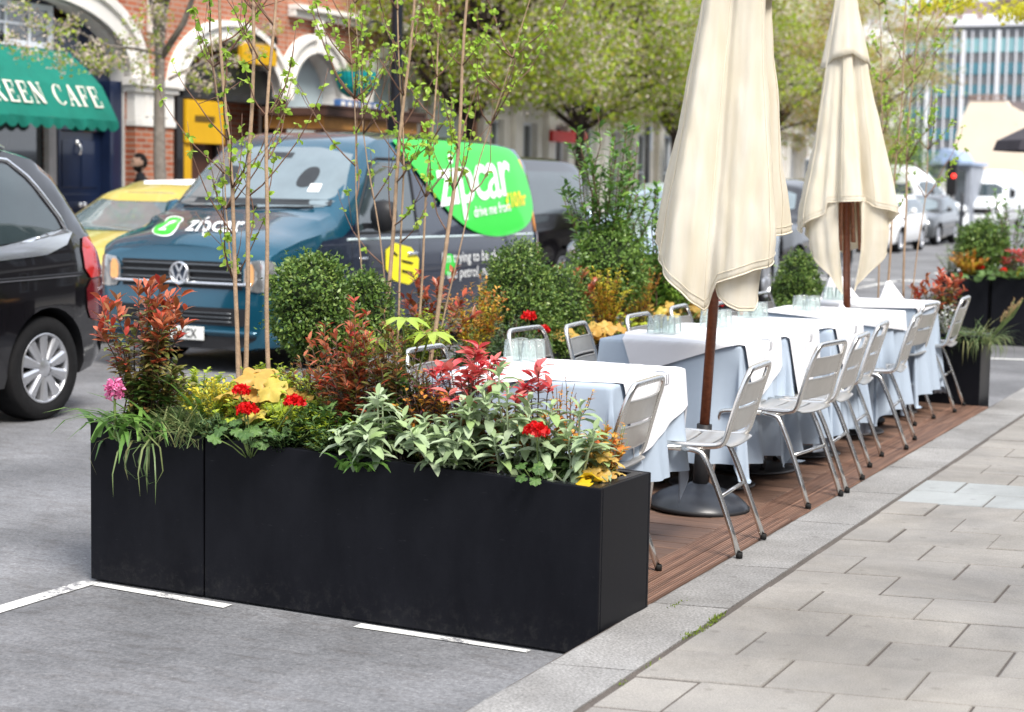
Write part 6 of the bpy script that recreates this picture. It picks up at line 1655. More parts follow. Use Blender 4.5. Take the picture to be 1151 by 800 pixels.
arch_band('fanlight_frame', cb, 13.05, .36, 2.2, .42, .12, XF-.232, XF-.10, M_navyd, 2.0)
g = MB(); g.add([(XF-.2, a, b) for a, b in arch_pts(13.05, .36, 2.2, .42, 2.18)], [tuple(range(len(arch_pts(13.05,.36,2.2,.42,2.18))))]); g.build('fanlight', pm('pale_fanlight', (.25,.28,.32), .1, 0, .2, 3, coat=1), cb)
m = MB(); m.box(XF+.003, XF+.14, 13.82, 14.66, .02, 2.17); m.build('brick_pier', M_brick, cb)
m = MB(); m.box(XF+.003, XF+.17, 13.79, 14.69, 2.172, 2.26); m.box(XF+.003, XF+.15, 13.81, 14.67, 2.262, 2.62); m.box(XF+.003, XF+.20, 13.76, 14.72, 2.622, 2.70); m.box(XF+.003, XF+.25, 13.72, 14.76, 2.702, 2.80)
for q in (14.02, 14.16, 14.30, 14.44): m.box(XF+.151, XF+.165, q, q+.07, 2.30, 2.58)
m.build('pilaster_capital', M_stucco, cb, bevel=.01)
m = MB(); m.box(XF+.003,XF+.10,14.25,14.55,3.42,3.95); m.build('white_corbel', M_stucco, cb, bevel=.02)

aw = thing('awning', 'green canvas cafe awning with cream capital letters and a scalloped edge', 'awning', (XF+.1, 10.4, 3.0))
A0, A1 = -3.2, 2.12
prof_a = [(0, .04), (.26, -.16), (.52, -.40), (.76, -.82)]
m = MB()
vs = []; n = 30
for i in range(n + 1):
    y = A0 + (A1 - A0)*i/n
    for x, z_ in prof_a: vs.append((x, y, z_ + .008*math.sin(i*1.7)*(x > 0)))
fs = [(4*i+j, 4*i+4+j, 4*i+5+j, 4*i+1+j) for i in range(n) for j in range(3)]
m.add(vs, fs, 0, False)
for y in (A0, A1): m.add([(x, y, z_) for x, z_ in prof_a] + [(0, y, -.82)], [(0,1,2,3,4)])
cv = m.build('canvas', M_awn, aw)
m = MB(); n = 78; vs = []
for i in range(n + 1):
    y = A0 + (A1 - A0)*i/n; s_ = abs(math.sin(i*pi/3)) if i % 3 else 0
    vs += [(.765 + .006*math.sin(i*2.1), y, -.818), (.768 + .012*math.sin(i*1.3), y, -.90 - .055*s_)]
m.add(vs, [(2*i, 2*i+2, 2*i+3, 2*i+1) for i in range(n)]); vs = []
for i in range(13):
    x = .765*i/12; s_ = abs(math.sin(i*pi/3)) if i % 3 else 0; vs += [(x, A1+.003, -.818), (x, A1+.003, -.90-.05*s_)]
m.add(vs, [(2*i, 2*i+2, 2*i+3, 2*i+1) for i in range(12)])
m.build('scalloped_valance', M_awn, aw, fixn=False)
m = MB(); m.tube([(.02, A0, -.80), (.75, A0, -.83), (.75, A1-.01, -.83), (.02, A1-.01, -.80)], .012, 6); m.build('awning_frame', M_iron2, aw)
# serif capitals built from strokes: each letter in a unit 0..w x 0..1
def serif(ch):
    T, t_, s_ = .19, .07, .055
    R = []; A = []
    def bar(x0, y0, x1, y1, w0): R.append((x0, y0, x1, y1, w0))
    if ch in 'EFRN':
        bar(.14,0,.14,1, T)
        R.append((.0,.03,.30,.03,.05)) if ch != 'N' else R.append((0.02,.03,.26,.03,.05))
        R.append((.0,.97,.25,.97,.05))
    if ch == 'E': bar(.1,.965,.62,.965,t_); bar(.1,.52,.48,.52,t_); bar(.1,.035,.66,.035,t_); bar(.63,.70,.63,1,.06); bar(.67,0,.69,.30,.06); bar(.48,.38,.48,.66,.055); w = .75
    if ch == 'F': bar(.1,.965,.62,.965,t_); bar(.1,.50,.48,.50,t_); bar(.63,.68,.63,1,.06); bar(.48,.36,.48,.64,.055); w = .70
    if ch == 'N': R[0] = (.12,0,.12,1,.07); bar(.10,.97,.70,.03,T); bar(.72,0,.72,1,.07); bar(.60,.97,.86,.97,.05); w = .88
    if ch == 'A': bar(.10,0,.40,1,.07); bar(.40,1,.70,.0,T); bar(.2,.33,.60,.33,.06); bar(0,.03,.24,.03,.05); bar(.56,.03,.88,.03,.05); w = .86
    if ch == 'R': A.append((.34,.74,.24,.23,-95,95,.13)); bar(.14,.965,.36,.965,t_); bar(.14,.50,.36,.50,t_); bar(.34,.50,.68,.03,T); bar(.60,.03,.80,.03,.05); w = .80
    if ch in 'CG': A.append((.42,.5,.36,.47,45,315,.15)); bar(.69,.66,.69,.98,.05); w = .80
    if ch == 'C': bar(.68,.10,.72,.2,.05)
    if ch == 'G': bar(.68,.06,.68,.45,T*.9); bar(.52,.44,.84,.44,.05); w = .86
    return R, A, w
mp_ = MB(); cur = 0; LH = .27; W_ = .84
def lett(mbx, ch, y0, hgt):
    R, A, w = serif(ch)
    def P(u, v):
        z_ = -.66 + v*hgt*.93; y = y0 + u*hgt*W_; x = .52 + (-.40 - z_)/.42*.24 + .006; return (x, y, z_)
    for (x0, y0_, x1, y1, wd) in R:
        d = Vector((x1-x0, y1-y0_)); 
        if d.length < 1e-6: continue
        d.normalize(); q = Vector((-d.y, d.x))*wd/2
        if abs(d.x) > .35 and abs(d.y) > .35: q = Vector((wd*.62, 0))
        vs = [P(x0-q.x, y0_-q.y), P(x1-q.x, y1-q.y), P(x1+q.x, y1+q.y), P(x0+q.x, y0_+q.y)]
        mbx.add([(a + .0004*len(mbx.f), b, c) for a, b, c in vs], [(0,1,2,3)])
    for (cx_, cy_, rx, ry, a0, a1, wd) in A:
        n = 16; vs = []
        for i in range(n+1):
            a = rad(a0 + (a1-a0)*i/n); th = wd*(.45 + .8*abs(math.cos(a)))/2
            for s2 in (-1, 1): vs.append(P(cx_ + (rx + s2*th)*math.cos(a), cy_ + (ry + s2*.5*th)*math.sin(a)))
        mbx.add([(a + .0004*len(mbx.f), b, c) for a, b, c in vs], [(2*i, 2*i+2, 2*i+3, 2*i+1) for i in range(n)])
    return w*hgt*W_ + .045
def word(wd, yend, nm):
    ws = [serif(c)[2]*LH*W_ + .045 for c in wd]; y = yend - sum(ws); m = MB()
    for c in wd: y += lett(m, c, y, LH)
    m.build(nm, M_cream, aw, fixn=False)
word('CAFE', 1.99, 'lettering'); word('GREEN', .93, 'lettering')
sp_ = thing('wall_lamp', 'small black swan-neck spotlight above the green awning', 'lamp', (XF+.1, 10.55, 3.1))
m = MB(); m.tube(smooth_path([(0,0,.25),(.25,0,.2),(.55,.05,.0)],2), .012, 6); m.lathe([(.02,.06),(.05,.04),(.06,-.04),(.001,-.03)], 14, Matrix.Translation((.58,.05,-.03)) @ Matrix.Rotation(.6,4,'Y')); m.build('fixture', M_iron2, sp_)

# --- yellow shop house
yb = thing('shop_building', 'brick building with black shopfront, yellow panels and a white arch', 'building')
wall('wall', yb, 14.76, 17.72, .02, 8.5, [arch_pts(16.2, 1.25, 2.7, .78, .02), rect(15.7,16.65,4.9,6.6)], M_brick2, reveal=.3)
upper_windows(yb, (16.175,)); roofbox(yb, 14.76, 17.72, 8.5)
arch_band('arch_moulding', yb, 16.2, 1.25, 2.7, .78, .26, XF+.002, XF+.09, M_stucco)
m = MB(); m.box(XF-.9, XF-.86, 14.8, 17.7, 0, 3.7); m.build('shop_interior', M_shopin, yb)
m = MB(); m.box(XF-.25, XF+.06, 14.86, 15.02, .02, 2.62); m.box(XF-.25, XF+.05, 15.02, 17.45, 2.60, 2.72); m.box(XF-.2,XF-.05, 15.03,17.45,2.72,3.1); m.box(XF-.2,XF+.0,15.9,15.98,.02,2.6); m.box(XF-.2,XF+.04,17.35,17.5,.02,2.6); m.build('shopfront', M_blacks, yb, bevel=.008)
m = MB(); m.box(XF-.02, XF+.10, 15.03, 15.95, 1.98, 2.58); o = m.build('yellow_panel', M_yels, yb, bevel=.01)
MB().box(XF+.101, XF+.105, 15.22, 15.70, 2.28, 2.37).build('dark_strip', pm('dark_mark', (.10,.06,.01), .6), o)
m = MB(); m.box(XF-.04, XF+.06, 15.04, 15.20, .1, 1.97); m.build('yellow_frame', M_yels, yb)
m = MB(); m.box(XF-.1, XF-.08, 15.2, 15.9, .1, 1.97); m.build('brown_door', pm('brown_door', (.07,.03,.02), .5), yb)
m = MB(); m.box(XF+.05, XF+.14, 16.35, 17.25, 3.17, 3.46); o = m.build('yellow_sign', M_yels, yb, bevel=.01)
m = MB(); m.box(XF+.05, XF+.12, 16.3, 17.3, 3.5, 3.62); m.build('sign_light_bar', M_blacks, yb)
# --- canopy house with two white blind arches
ab = thing('arched_building', 'brick building with white arches around pale blue panels and a white cornice', 'building')
hl = [arch_pts(18.48, .72, 2.75, .70, .02), arch_pts(20.9, .72, 2.75, .70, .02), arch_pts(23.2, .72, 2.75, .70, .02)]
uw = [rect(a-.475, a+.475, 4.9, 6.6) for a in (18.5, 20.9, 23.2)]
wall('wall', ab, 17.74, 24.3, .02, 8.5, hl + uw, M_brick2, reveal=.25)
upper_windows(ab, (18.5, 20.9, 23.2)); roofbox(ab, 17.74, 24.3, 8.5)
M_pblue = pm('pale_blue_panel', (.46,.56,.60), .5, 0, .06, 2)
for cy_ in (18.48, 20.9, 23.2):
    arch_band('arch_moulding', ab, cy_, .72, 2.75, .70, .28, XF+.002, XF+.10, M_stucco)
    m = MB(); m.box(XF-.3, XF-.251, cy_-.75, cy_+.75, 1.2, 3.5); m.build('blind_panel', M_pblue, ab)
    m = MB(); m.box(XF+.102, XF+.17, cy_-.09, cy_+.09, 3.45, 3.95); m.build('keystone', M_stucco, ab, bevel=.01)
for cy_ in (19.69, 22.05):
    m = MB(); m.box(XF+.003, XF+.14, cy_-.26, cy_+.26, .02, 2.50); m.box(XF+.003, XF+.19, cy_-.31, cy_+.31, 2.502, 2.58); m.box(XF+.003, XF+.24, cy_-.36, cy_+.36, 2.582, 2.68); m.box(XF+.003,XF+.16,cy_-.24,cy_+.24,2.682,2.78); m.build('pilaster', M_stucco, ab, bevel=.01)
m = MB(); m.box(XF+.003, XF+.14, 17.76, 24.28, 3.96, 4.06); m.box(XF+.003, XF+.22, 17.76, 24.28, 4.062, 4.14); m.build('cornice', M_stucco, ab, bevel=.012)
cn = thing('shop_canopy', 'brown flat canopy with an orange wood underside below the white arches', 'canopy', (XF, 18.6, 2.40))
m = MB(); m.box(.01, 1.15, -1.6, 1.5, .04, .16); m.box(.9, 1.17, -1.62, 1.52, .161, .20); m.build('roof_slab', M_brown, cn, bevel=.01)
m = MB(); m.box(.02, 1.05, -1.5, 1.4, -.14, .038); m.build('wood_underside', pm('orange_wood', (.40,.19,.05), .6, 0, .25, 7), cn)  # orange light on the underside is put into the wood colour
MB().box(.9, 1.0, -1.5, -1.4, -2.38, -.15).build('post', M_brown, cn); MB().box(.9, 1.0, 1.3, 1.4, -2.38, -.15).build('post', M_brown, cn)
sg = thing('blue_sign', 'small blue and white sign box standing on the brown canopy', 'sign', (XF+.7, 18.6, 2.61))
m = MB(); m.box(-.05,.05,-.55,.75,.0,.12); m.build('box', pm('sign_blue', (.05,.13,.32), .4), sg, bevel=.01)
[MB().box(.051,.056,-.5+.2*i,-.38+.2*i,.03,.09).build('white_bar', M_stucco, sg) for i in range(6)]
# lamp post and hanging bowl
lp = thing('lamp_post', 'black street lamp post rising behind the blue van', 'lamp post', (-10.85, 18.2, .02))
m = MB(); m.lathe([(.14,0),(.14,.5),(.12,.55),(.10,.7),(.092,2.2),(.088,5.5)], 20); m.lathe([(.11,2.05),(.11,2.12)], 16); m.lathe([(.10,1.95),(.105,2.0),(.1,2.05)],16); m.build('post', M_iron2, lp)
m = MB(); m.tube(smooth_path([(0,0,5.4),(0,0,5.8),(.5,0,6.1),(1.2,0,6.15)],2), .04, 10); m.build('lamp_arm', M_iron2, lp)
m = MB(); m.lathe([(.001,.12),(.12,.1),(.2,.02),(.19,-.03),(.001,-.05)], 16, Matrix.Translation((1.4,0,6.1))); m.build('lamp_head', M_iron2, lp)
m = MB(); m.box(-.09,.09,-.11,-.075,2.1,2.5); m.build('clamp_box', M_iron2, lp)
m = MB(); m.tube(smooth_path([(0,0,3.2),(0,-.3,3.75),(0,-.75,3.85),(0,-1.0,3.6),(0,-1.02,3.3)],3), .015, 8); m.tube([(0,0,3.28),(0,-1.0,3.28)], .012, 8); m.build('basket_bracket', M_iron2, lp)
hb = thing('hanging_planter', 'ribbed teal bowl planter hanging from the black lamp post', 'hanging planter', (-10.85, 17.0, 2.70))
m = MB(); n = 28; prof = [(.001,0),(.12,.0),(.2,.05),(.26,.14),(.285,.26),(.29,.36),(.27,.36)]
vs = []; 
for r, z_ in prof:
    for k in range(n*2): a = 2*pi*k/(n*2); vs.append(((r*(1+(.035 if k % 2 else 0)))*math.cos(a), (r*(1+(.035 if k % 2 else 0)))*math.sin(a), z_))
fs = [(i*n*2+k, i*n*2+(k+1) % (n*2), (i+1)*n*2+(k+1) % (n*2), (i+1)*n*2+k) for i in range(len(prof)-1) for k in range(n*2)]
m.add(vs, fs, 0, False); m.build('bowl', M_teal, hb)
m = MB(); [m.tube([(.27*math.cos(a), .27*math.sin(a), .35), (0,0,.5)], .004, 4) for a in (0, 2.1, 4.2)]; m.build('chains', M_iron2, hb)
lv = Leaves(); P = rng.normal(0, .12, (160, 3)); P[:, 2] = .36 + np.abs(P[:, 2])*.4; lv.quads(P, rdir(160, .5), rdir(160), .05, .03); tag(lv.build('foliage', L_bay, hb), None, None, kind='stuff')
# --- white buildings behind the cherries
def stucco_house(label, y0, y1, H, x, nb, mat, stor=3):
    b = thing('white_building', label, 'building'); hs = []; W = (y1-y0)/nb
    for k in range(nb):
        for s_ in range(stor): hs.append(rect(y0+W*(k+.28), y0+W*(k+.72), .9+3.1*s_, 2.7+3.1*s_))
    wall('wall', b, y0, y1, .02, H, hs, mat, x=x)
    for k in range(nb):
        for s_ in range(stor): sash(b, y0+W*(k+.28), y0+W*(k+.72), .9+3.1*s_, 2.7+3.1*s_, 2, 2, x-.2)
    for k in range(nb+1):
        yk = min(max(y0+W*k, y0+.16), y1-.16); m = MB(); m.box(x+.003, x+.12, yk-.15, yk+.15, .02, 3.0); m.build('pilaster', mat, b, bevel=.01)
    for zz in (3.05, 6.15): m = MB(); m.box(x+.003, x+.22, y0+.01, y1-.01, zz, zz+.22); m.build('string_course', mat, b, bevel=.02)
    m = MB(); m.box(x-8, x-.51, y0+.02, y1-.02, 0, H-.1); m.build('rear_block', mat, b)
    return b
M_st2 = pm('cream_stucco', (.66,.62,.55), .8, 0, .08, 2)
stucco_house('white stucco house with pilasters behind the black minibus and cherries', 24.35, 30.6, 9.5, XF, 4, M_stucco)
stucco_house('pale cream house behind the tall bay shrub', 30.65, 37.5, 9.8, XF-.1, 4, M_st2)
stucco_house('white house with a blue sign left of the nearer parasol', 37.6, 46, 9.2, XF, 5, M_stucco)
sg = thing('shop_sign', 'red shop sign on the white house behind the black minibus', 'sign', (XF+.13, 28.2, 2.35)); m = MB(); m.box(0,.08,-.9,.9,0,.22); m.build('board', pm('sign_red', (.55,.03,.03), .4), sg, bevel=.01); m = MB(); m.box(0,.06,.2,.5,.225,.42); m.build('red_lantern', MATS['sign_red'], sg)
sg = thing('shop_sign', 'bright blue shop sign on the white house just left of the nearer parasol', 'sign', (XF+.25, 34.6, 1.5)); m = MB(); m.box(0,.08,-.5,.6,0,.95); m.build('board', pm('sign_blue2', (.02,.25,.60), .4), sg, bevel=.01); m = MB(); m.box(.082,.09,-.4,.5,.35,.55); m.build('white_stripe', M_stucco, sg)
pl = thing('sign_post', 'dark slim street pole left of the nearer parasol', 'post', (-10.9, 29.0, .02)); m = MB(); m.lathe([(.06,0),(.055,.4),(.05,2.9),(.001,2.92)], 14); m.build('pole', M_iron2, pl); m = MB(); m.box(-.02,.02,.02,.20,2.2,2.7); m.build('plate', pm('sign_back', (.35,.38,.42), .5), pl)
pl = thing('red_banner', 'small upright red sign just above the roof of the blue van', 'sign', (XF+.16, 21.9, 1.9)); m = MB(); m.box(0,.06,-.10,.10,0,.75); m.build('board', MATS['sign_red'], pl, bevel=.01)

# --- office block far off
of = thing('office_building', 'large modern office block with white fins and turquoise window bands', 'building', (-60, 275, 0))
W0, W1 = -30, 60; ang_o = 0
M_fin = pm('white_fin', (.66,.66,.68), .6, 0, .03, .3); M_spand = pm('grey_spandrel', (.17,.175,.18), .5, 0, .1, .2); M_turq = pm('turquoise_glass', (.05,.17,.21), .15, .2, .35, .12, coat=1); M_turq2 = pm('top_turquoise_glass', (.20,.38,.40), .2, .1, .12, .12, coat=1)
m = MB(); m.box(W0, W1, .3, 18, 0, 26.6); m.build('spandrels', M_spand, of)
for fl in range(7):
    z0 = 2.6 + 3.35*fl; m = MB(); hgt = 1.75 if fl < 6 else 2.1
    m.box(W0+.1, W1-.1, .12, .29, z0, z0+hgt); m.build('window_band', M_turq2 if fl == 6 else M_turq, of)
m = MB(); n = int((W1-W0)/1.32)
for k in range(n+1):
    x = W0 + k*1.32; big = k % 4 == 0; w_ = .30 if big else .12; m.box(x-w_, x+w_, -.35 if big else -.1, .11, 0, 26.0)
m.build('fins', M_fin, of)
m = MB(); m.box(W0-.4, W1+.4, -.5, 18.4, 26.62, 27.7); m.build('roof_fascia', M_fin, of)
m = MB(); m.box(-2.5, 17, 4, 12, 27.72, 30.8); m.box(11, 16, 3, 9, 30.82, 31.8); m.build('plant_room', pm('brown_plant_room', (.30,.22,.20), .8, 0, .1, .3), of)
m = MB()
for k in range(14): m.box(-6+3.1*k, -4.2+3.1*k, 1.5, 3, 27.75, 28.6)
m.build('roof_vents', M_fin, of)
# low wing / pale slab behind trees to the left of the office
b = thing('pale_building', 'pale building glimpsed between the two parasols behind the trees', 'building', (-19.5, 62, 0))
m = MB(); m.box(-7, 4, 0, 10, 0, 8.0); m.build('wall', M_stucco, b)
[MB().box(-6.4+1.7*i, -5.4+1.7*i, -.03, -.003, 1+2.6*j, 2.6+2.6*j).build('window', M_win, b) for i in range(6) for j in range(2)]
# cream gabled structure
cg = thing('cream_building', 'windowless cream rendered building with a curved shoulder in front of the office block', 'building', (-15.2, 95, 0))
out = [(-2.65,0),(-2.65,4.0),(-2.55,4.7),(-2.3,5.5),(-2.05,6.1),(-1.9,6.45),(.05,6.45),(.3,6.15),(.7,5.9),(1.3,5.7),(2.6,5.55),(6,5.5),(6,0)]
m = MB(); m.prism(out, 0, 9, Matrix.Rotation(pi/2, 4, 'X') @ Matrix.Translation((0,0,-9)), 0); m.build('wall', pm('cream_render', (.78,.66,.52), .85, 0, .06, .5), cg)
m = MB(); [m.box(-1.95+.2*i, -1.87+.2*i, -.02, .1, 6.48, 6.72) for i in range(10)]; m.box(-2.0,.1,-.03,.12,6.72,6.8); m.box(-2.0,.1,-.03,.12,6.455,6.48); m.build('parapet_rail', pm('brown_rail', (.30,.2,.16), .7), cg)
m = MB(); m.prism([(.1,6.44),(.35,6.17),(.75,5.93),(1.3,5.72),(1.5,6.0),(1.2,6.44)], 0, .4, Matrix.Rotation(pi/2, 4, 'X') @ Matrix.Translation((0,0,-1)), 0); m.build('grey_shoulder', pm('slate_shoulder', (.16,.14,.15), .7), cg)
m = MB(); m.box(-2.4, 6, -1.2, -.9, 0, 1.45); m.build('brick_plinth', brickm('far_brick', (.34,.13,.08), (.42,.18,.12), (.4,.3,.25), axis='y'), cg)
# blue roofed kiosk
kk = thing('kiosk', 'small grey kiosk with a pale blue roof below the office block', 'kiosk', (-13.4, 73, 0))
m = MB(); m.box(-1.0, .7, 0, 3, 0, 2.6); m.build('wall', pm('grey_kiosk', (.24,.26,.30), .6, 0, .2, 1), kk); m = MB(); m.box(-1.1, .8, -.5, 3.4, 2.62, 2.75); m.prism([(-1.0,2.75),(.3,2.75),(.0,3.2),(-.6,3.35)], 0, 3, Matrix.Rotation(pi/2, 4, 'X') @ Matrix.Translation((0,0,-3)), 0); m.build('roof', pm('blue_roof', (.28,.36,.50), .5), kk)
MB().box(.1,.5,-.05,-.005,.6,2.4).build('window', M_win, kk)
m = MB(); m.box(-.6,.0,-.06,-.005,.2,2.5); m.build('pale_panel', M_stucco, kk)
# traffic light and posts
tl = thing('traffic_light', 'traffic light showing red above the large white panel van', 'traffic light', (-9.15, 51.3, -.08))
m = MB(); m.lathe([(.07,0),(.06,.5),(.055,2.5)], 12); m.build('pole', M_iron2, tl); m = MB(); m.box(-.16,.16,-.12,.08,1.45,2.55); m.build('signal_head', M_black, tl, bevel=.03)
m = MB(); m.lathe([(.001,.02),(.065,.01),(.07,0)], 14, Matrix.Translation((.08,-.13,2.05)) @ Matrix.Rotation(pi/2,4,'X')); m.build('red_lamp', pm('red_signal', (.9,.03,.02), .4, emit=2.2), tl)
for k, (x, y, h, lb) in enumerate(((-9.55, 50.4, 1.6, 'left of the traffic light'), (-8.75, 51.0, 1.5, 'right of the traffic light'))):
    p = thing('bollard', 'dark slim post standing %s on the island' % lb, 'post', (x, y, -.08), 0, 'dark posts on the island'); m = MB(); m.lathe([(.07,0),(.06,.3),(.055,h),(.001,h+.04)], 12); m.build('post', M_iron2, p)
# railings and a motorcycle
rl = thing('railing', 'low metal railing in front of the large white panel van', 'railing', (-11.6, 54.2, -.02))
m = MB(); [m.tube([(.13*i, 0, 0), (.13*i, 0, .98)], .014, 6) for i in range(18)]; m.tube([(0,0,.98),(2.25,0,.98)], .025, 6); m.build('bars', pm('galvanised', (.25,.27,.28), .5, .4), rl)
mc = thing('motorcycle', 'dark motorcycle parked by the railing down the road', 'motorcycle', (-9.9, 50.5, -.09), rad(20))
for x in (-.68, .68):
    m = MB(); M = Matrix.Translation((x,0,.32)) @ Matrix.Rotation(pi/2,4,'X'); m.lathe([(.20,-.06),(.32,-.05),(.33,0),(.32,.05),(.20,.06),(.20,-.06)], 24, M); m.lathe([(.001,-.03),(.06,-.03),(.06,.03),(.001,.03)], 12, M)
    for a in range(6): m.tube([(x, 0, .32), (x+.21*math.cos(a*pi/3), 0, .32+.21*math.sin(a*pi/3))], .01, 5)
    m.build('wheel', M_tyre, mc)
m = MB(); m.tube(smooth_path([(-.68,0,.32),(-.45,0,.8),(-.35,0,1.05)],1), .03, 8); m.tube([(.68,0,.32),(.1,0,.42),(-.3,0,.5)], .04, 8); m.box(-.25,.25,-.13,.13,.35,.68); m.build('frame', M_black, mc, bevel=.02)
m = MB(); m.lathe([(.001,-.28),(.12,-.2),(.15,0),(.1,.22),(.001,.28)], 14, Matrix.Translation((-.12,0,.82)) @ Matrix.Rotation(pi/2,4,'Y')); m.build('fuel_tank', M_blk, mc)
m = MB(); m.box(.1,.75,-.12,.12,.74,.84); m.build('seat', M_black, mc, bevel=.04); m = MB(); m.tube([(-.33,-.35,1.05),(-.36,0,1.08),(-.33,.35,1.05)], .018, 8); m.build('handlebar', M_black, mc)
m = MB(); m.lathe([(.001,.06),(.09,.02),(.1,-.04),(.001,-.05)], 12, Matrix.Translation((-.5,0,.9)) @ Matrix.Rotation(-pi/2,4,'Y')); m.build('headlamp', M_lens, mc)
# dark cafe parasol, open, at the right edge
dp = thing('open_parasol', 'open dark grey parasol at the right edge beyond the farther planters', 'parasol', (-1.25, 20.2, 0))
m = MB(); m.tube([(0,0,0),(0,0,2.75)], .025, 10); m.build('pole', M_iron2, dp)
m = MB(); n = 8; vs = [(0,0,2.72)]
for r, z_ in ((.5,2.50),(1.05,2.22),(1.10,2.08)):
    for k in range(n): a = 2*pi*k/n+.2; vs.append((r*math.cos(a), r*math.sin(a), z_))
fs = [(0,1+k,1+(k+1) % n) for k in range(n)] + [(1+i*n+k, 1+i*n+(k+1) % n, 1+(i+1)*n+(k+1) % n, 1+(i+1)*n+k) for i in range(2) for k in range(n)]
m.add(vs, fs); o = m.build('canopy', pm('charcoal_canvas', (.055,.05,.06), .9, 0, .15, 4), dp, fixn=False)
m = MB(); [m.tube([(1.05*math.cos(2*pi*k/n+.2), 1.05*math.sin(2*pi*k/n+.2), 2.2), (0,0,1.95)], .008, 5) for k in range(n)]; m.build('ribs', M_iron2, dp)
# --- man by the brick pier
def person(label, x, y, rz):
    t = thing('person', label, 'person', (x, y, .02), rz)
    J = {'pel':((0,0,.95),.15),'sp':((0,.0,1.12),.14),'ch':((0,-.01,1.32),.155),'nk':((0,-.005,1.47),.065),'hd':((0,-.02,1.55),.06),
         'shl':((.17,0,1.41),.07),'ell':((.25,.02,1.13),.045),'wrl':((.24,-.08,.90),.03),'shr':((-.17,0,1.41),.07),'elr':((-.25,.02,1.13),.045),'wrr':((-.24,-.08,.90),.03),
         'hpl':((.09,0,.90),.10),'knl':((.10,-.02,.50),.065),'anl':((.10,.01,.09),.04),'tol':((.11,-.16,.035),.035),'hpr':((-.09,0,.90),.10),'knr':((-.10,.03,.50),.065),'anr':((-.10,.05,.09),.04),'tor':((-.11,-.12,.035),.035)}
    E_ = [('pel','sp'),('sp','ch'),('ch','nk'),('nk','hd'),('ch','shl'),('shl','ell'),('ell','wrl'),('ch','shr'),('shr','elr'),('elr','wrr'),('pel','hpl'),('hpl','knl'),('knl','anl'),('anl','tol'),('pel','hpr'),('hpr','knr'),('knr','anr'),('anr','tor')]
    ks = list(J); me = bpy.data.meshes.new('body'); me.from_pydata([J[k][0] for k in ks], [(ks.index(a), ks.index(b)) for a, b in E_], [])
    o = link_mesh('body', me, pm('dark_clothes', (.015,.016,.02), .8, 0, .2, 10), t); sk_ = o.modifiers.new('skin', 'SKIN')
    for i, k in enumerate(ks): me.skin_vertices[0].data[i].radius = (J[k][1], J[k][1]*(.8 if k in ('pel','sp','ch') else 1))
    me.skin_vertices[0].data[0].use_root = True; o.modifiers.new('sub', 'SUBSURF').render_levels = 2
    # head with face
    bm = bmesh.new(); bmesh.ops.create_uvsphere(bm, u_segments=32, v_segments=24, radius=1)
    for v in bm.verts:
        c = v.co; X, Y, Z = c.x*.076, c.y*.098, c.z*.118
        if Z < 0: X *= 1 - .25*(-Z/.118)**1.5; Y = Y*(1-.12*(-Z/.118)) - .008*(-Z/.118)
        if c.y < -.6 and abs(c.x) < .22: Y -= .024*max(0, 1-abs(c.z+.12)/.22)*(1-abs(c.x)/.22)          # nose
        if c.y < -.6 and abs(c.x) < .5 and abs(c.z-.12) < .1: Y += .007                                  # eye line
        if c.y < -.6 and abs(c.x) < .35 and abs(c.z+.45) < .09: Y -= .006                               # lips
        v.co = (X, Y, Z)
    bmesh.ops.translate(bm, verts=bm.verts, vec=(0,-.02,1.66)); me = bpy.data.meshes.new('head'); bm.to_mesh(me); bm.free()
    for p in me.polygons: p.use_smooth = True
    M_skin = pm('skin', (.50,.32,.23), .55, 0, .06, 20)
    hd = link_mesh('head', me, M_skin, t)
    m = MB()
    for sx in (-1, 1):
        m.lathe([(.001,-.012),(.02,-.01),(.024,0),(.02,.01),(.001,.006)], 10, Matrix.Translation((sx*.078,-.012,1.655)) @ Matrix.Rotation(pi/2,4,'Y') @ Matrix.Diagonal((1.5,1,1,1)))
    m.build('ear', M_skin, hd)
    M_hair = pm('black_hair', (.012,.009,.008), .8, 0, .4, 80, bump=.8, bscale=300)
    for nm, cond in (('hair', lambda c: c.z > .45 and (c.y > -.62 or c.z > .62) or (c.y > .02 and c.z > -.45)), ('beard', lambda c: c.z < -.34 and c.y < .2 and not (abs(c.z+.45) < .07 and c.y < -.7 and abs(c.x) < .3))):
        bm = bmesh.new(); bmesh.ops.create_uvsphere(bm, u_segments=32, v_segments=24, radius=1)
        bmesh.ops.delete(bm, geom=[f for f in bm.faces if not cond(f.calc_center_median())], context='FACES')
        for v in bm.verts:
            c = v.co; X, Y, Z = c.x*.080, c.y*.102, c.z*.123
            if Z < 0: X *= 1 - .25*(-Z/.118)**1.5; Y = Y*(1-.12*(-Z/.118)) - .008*(-Z/.118)
            v.co = (X, Y - .02, Z + 1.66)
        me = bpy.data.meshes.new(nm); bm.to_mesh(me); bm.free()
        for p in me.polygons: p.use_smooth = True
        h = link_mesh(nm, me, M_hair, hd); sm2 = h.modifiers.new('s', 'SOLIDIFY'); sm2.thickness = .012
    m = MB()
    for sx in (-1, 1):
        m.lathe([(.001,-.012),(.009,-.008),(.012,0),(.009,.008),(.001,.012)], 10, Matrix.Translation((sx*.030,-.103,1.674)) @ Matrix.Rotation(pi/2,4,'X'))
    m.build('eyes', pm('eye', (.05,.03,.02), .2), hd)
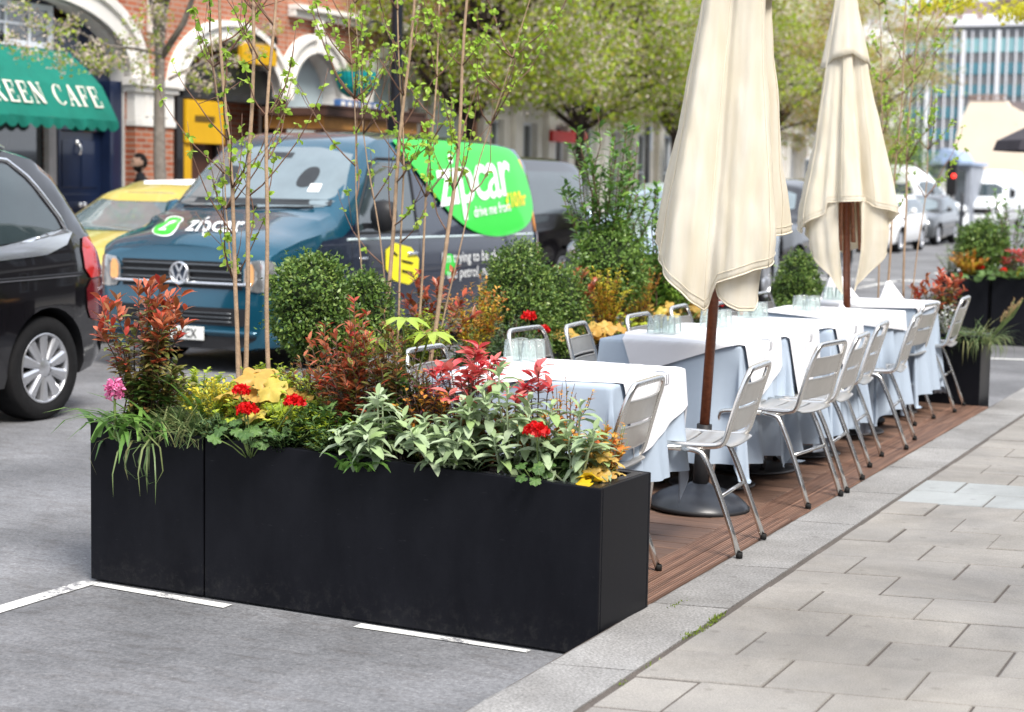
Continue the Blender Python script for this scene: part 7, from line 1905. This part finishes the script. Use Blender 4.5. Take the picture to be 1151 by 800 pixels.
    for sx in (-1, 1):
        m = MB(); w_ = Vector((sx*.24,-.09,.87)); m.lathe([(.001,.045),(.026,.04),(.032,0),(.03,-.04),(.02,-.06),(.001,-.062)], 10, Matrix.Translation(w_ + Vector((0,0,-.02))) @ Matrix.Diagonal((.55,1.1,1,1)))
        for q in range(4): m.tube([w_ + Vector((0,-.027+.018*q,-.07)), w_ + Vector((-sx*.006,-.03+.018*q,-.105)), w_ + Vector((-sx*.02,-.03+.018*q,-.135+.006*abs(q-1)))], [.0085,.008,.0065], 7)
        m.tube([w_ + Vector((0,-.03,-.03)), w_ + Vector((-sx*.01,-.058,-.06)), w_ + Vector((-sx*.015,-.062,-.085))], [.010,.009,.007], 7)
        m.build('hand', M_skin, t)
    return t
person('bearded dark-haired man in dark clothes standing by the brick pier, looking left', -11.5, 12.80, rad(-42))
# --- unseen terrace behind the photographer, added and kept dark for the paintwork to reflect
XN = 9.2; M_dst = pm('sooty_stone', (.10,.095,.09), .9, 0, .3, 1); M_dst2 = pm('sooty_brick', (.13,.09,.075), .9, 0, .3, 1)
for k, (y0, y1, H, mt) in enumerate(((-26, -12, 9.5, M_dst), (-11.9, 3, 10.2, M_dst), (3.1, 17, 9.6, M_dst2), (17.1, 34, 10.4, M_dst))):
    b = thing('terrace_building', ['dark stone terrace house on the near side behind the photographer', 'dark stone terrace house on the near side opposite the arches', 'dark brick terrace house on the near pavement beside the tables', 'long dark stone terrace house on the near pavement beyond the tables'][k], 'building')
    m = MB(); m.box(XN, XN + 8, y0, y1, 0, H); m.build('wall', mt, b)
    m = MB(); m.box(XN - .25, XN - .002, y0 + .01, y1 - .01, 3.2, 3.6); m.box(XN - .3, XN - .002, y0 + .01, y1 - .01, H - .4, H - .1); m.build('string_course', M_stucco, b)
    n = int((y1 - y0) / 2.4)
    for i in range(n):
        yc_ = y0 + (y1 - y0) * (i + .5) / n
        for z0, z1 in ((.8, 2.7), (4.3, 6.1), (7.0, 8.5)):
            f = MB(); w_ = .6
            f.box(XN-.06, XN-.003, yc_-w_, yc_-w_+.07, z0, z1); f.box(XN-.06, XN-.003, yc_+w_-.07, yc_+w_, z0, z1); f.box(XN-.06, XN-.003, yc_-w_+.07, yc_+w_-.07, z1-.07, z1); f.box(XN-.06, XN-.003, yc_-w_+.07, yc_+w_-.07, z0, z0+.07)
            o = f.build('window', M_wframe, b); g = MB(); g.box(XN-.03, XN-.02, yc_-w_+.01, yc_+w_-.01, z0+.01, z1-.01); g.build('pane', M_win, o)
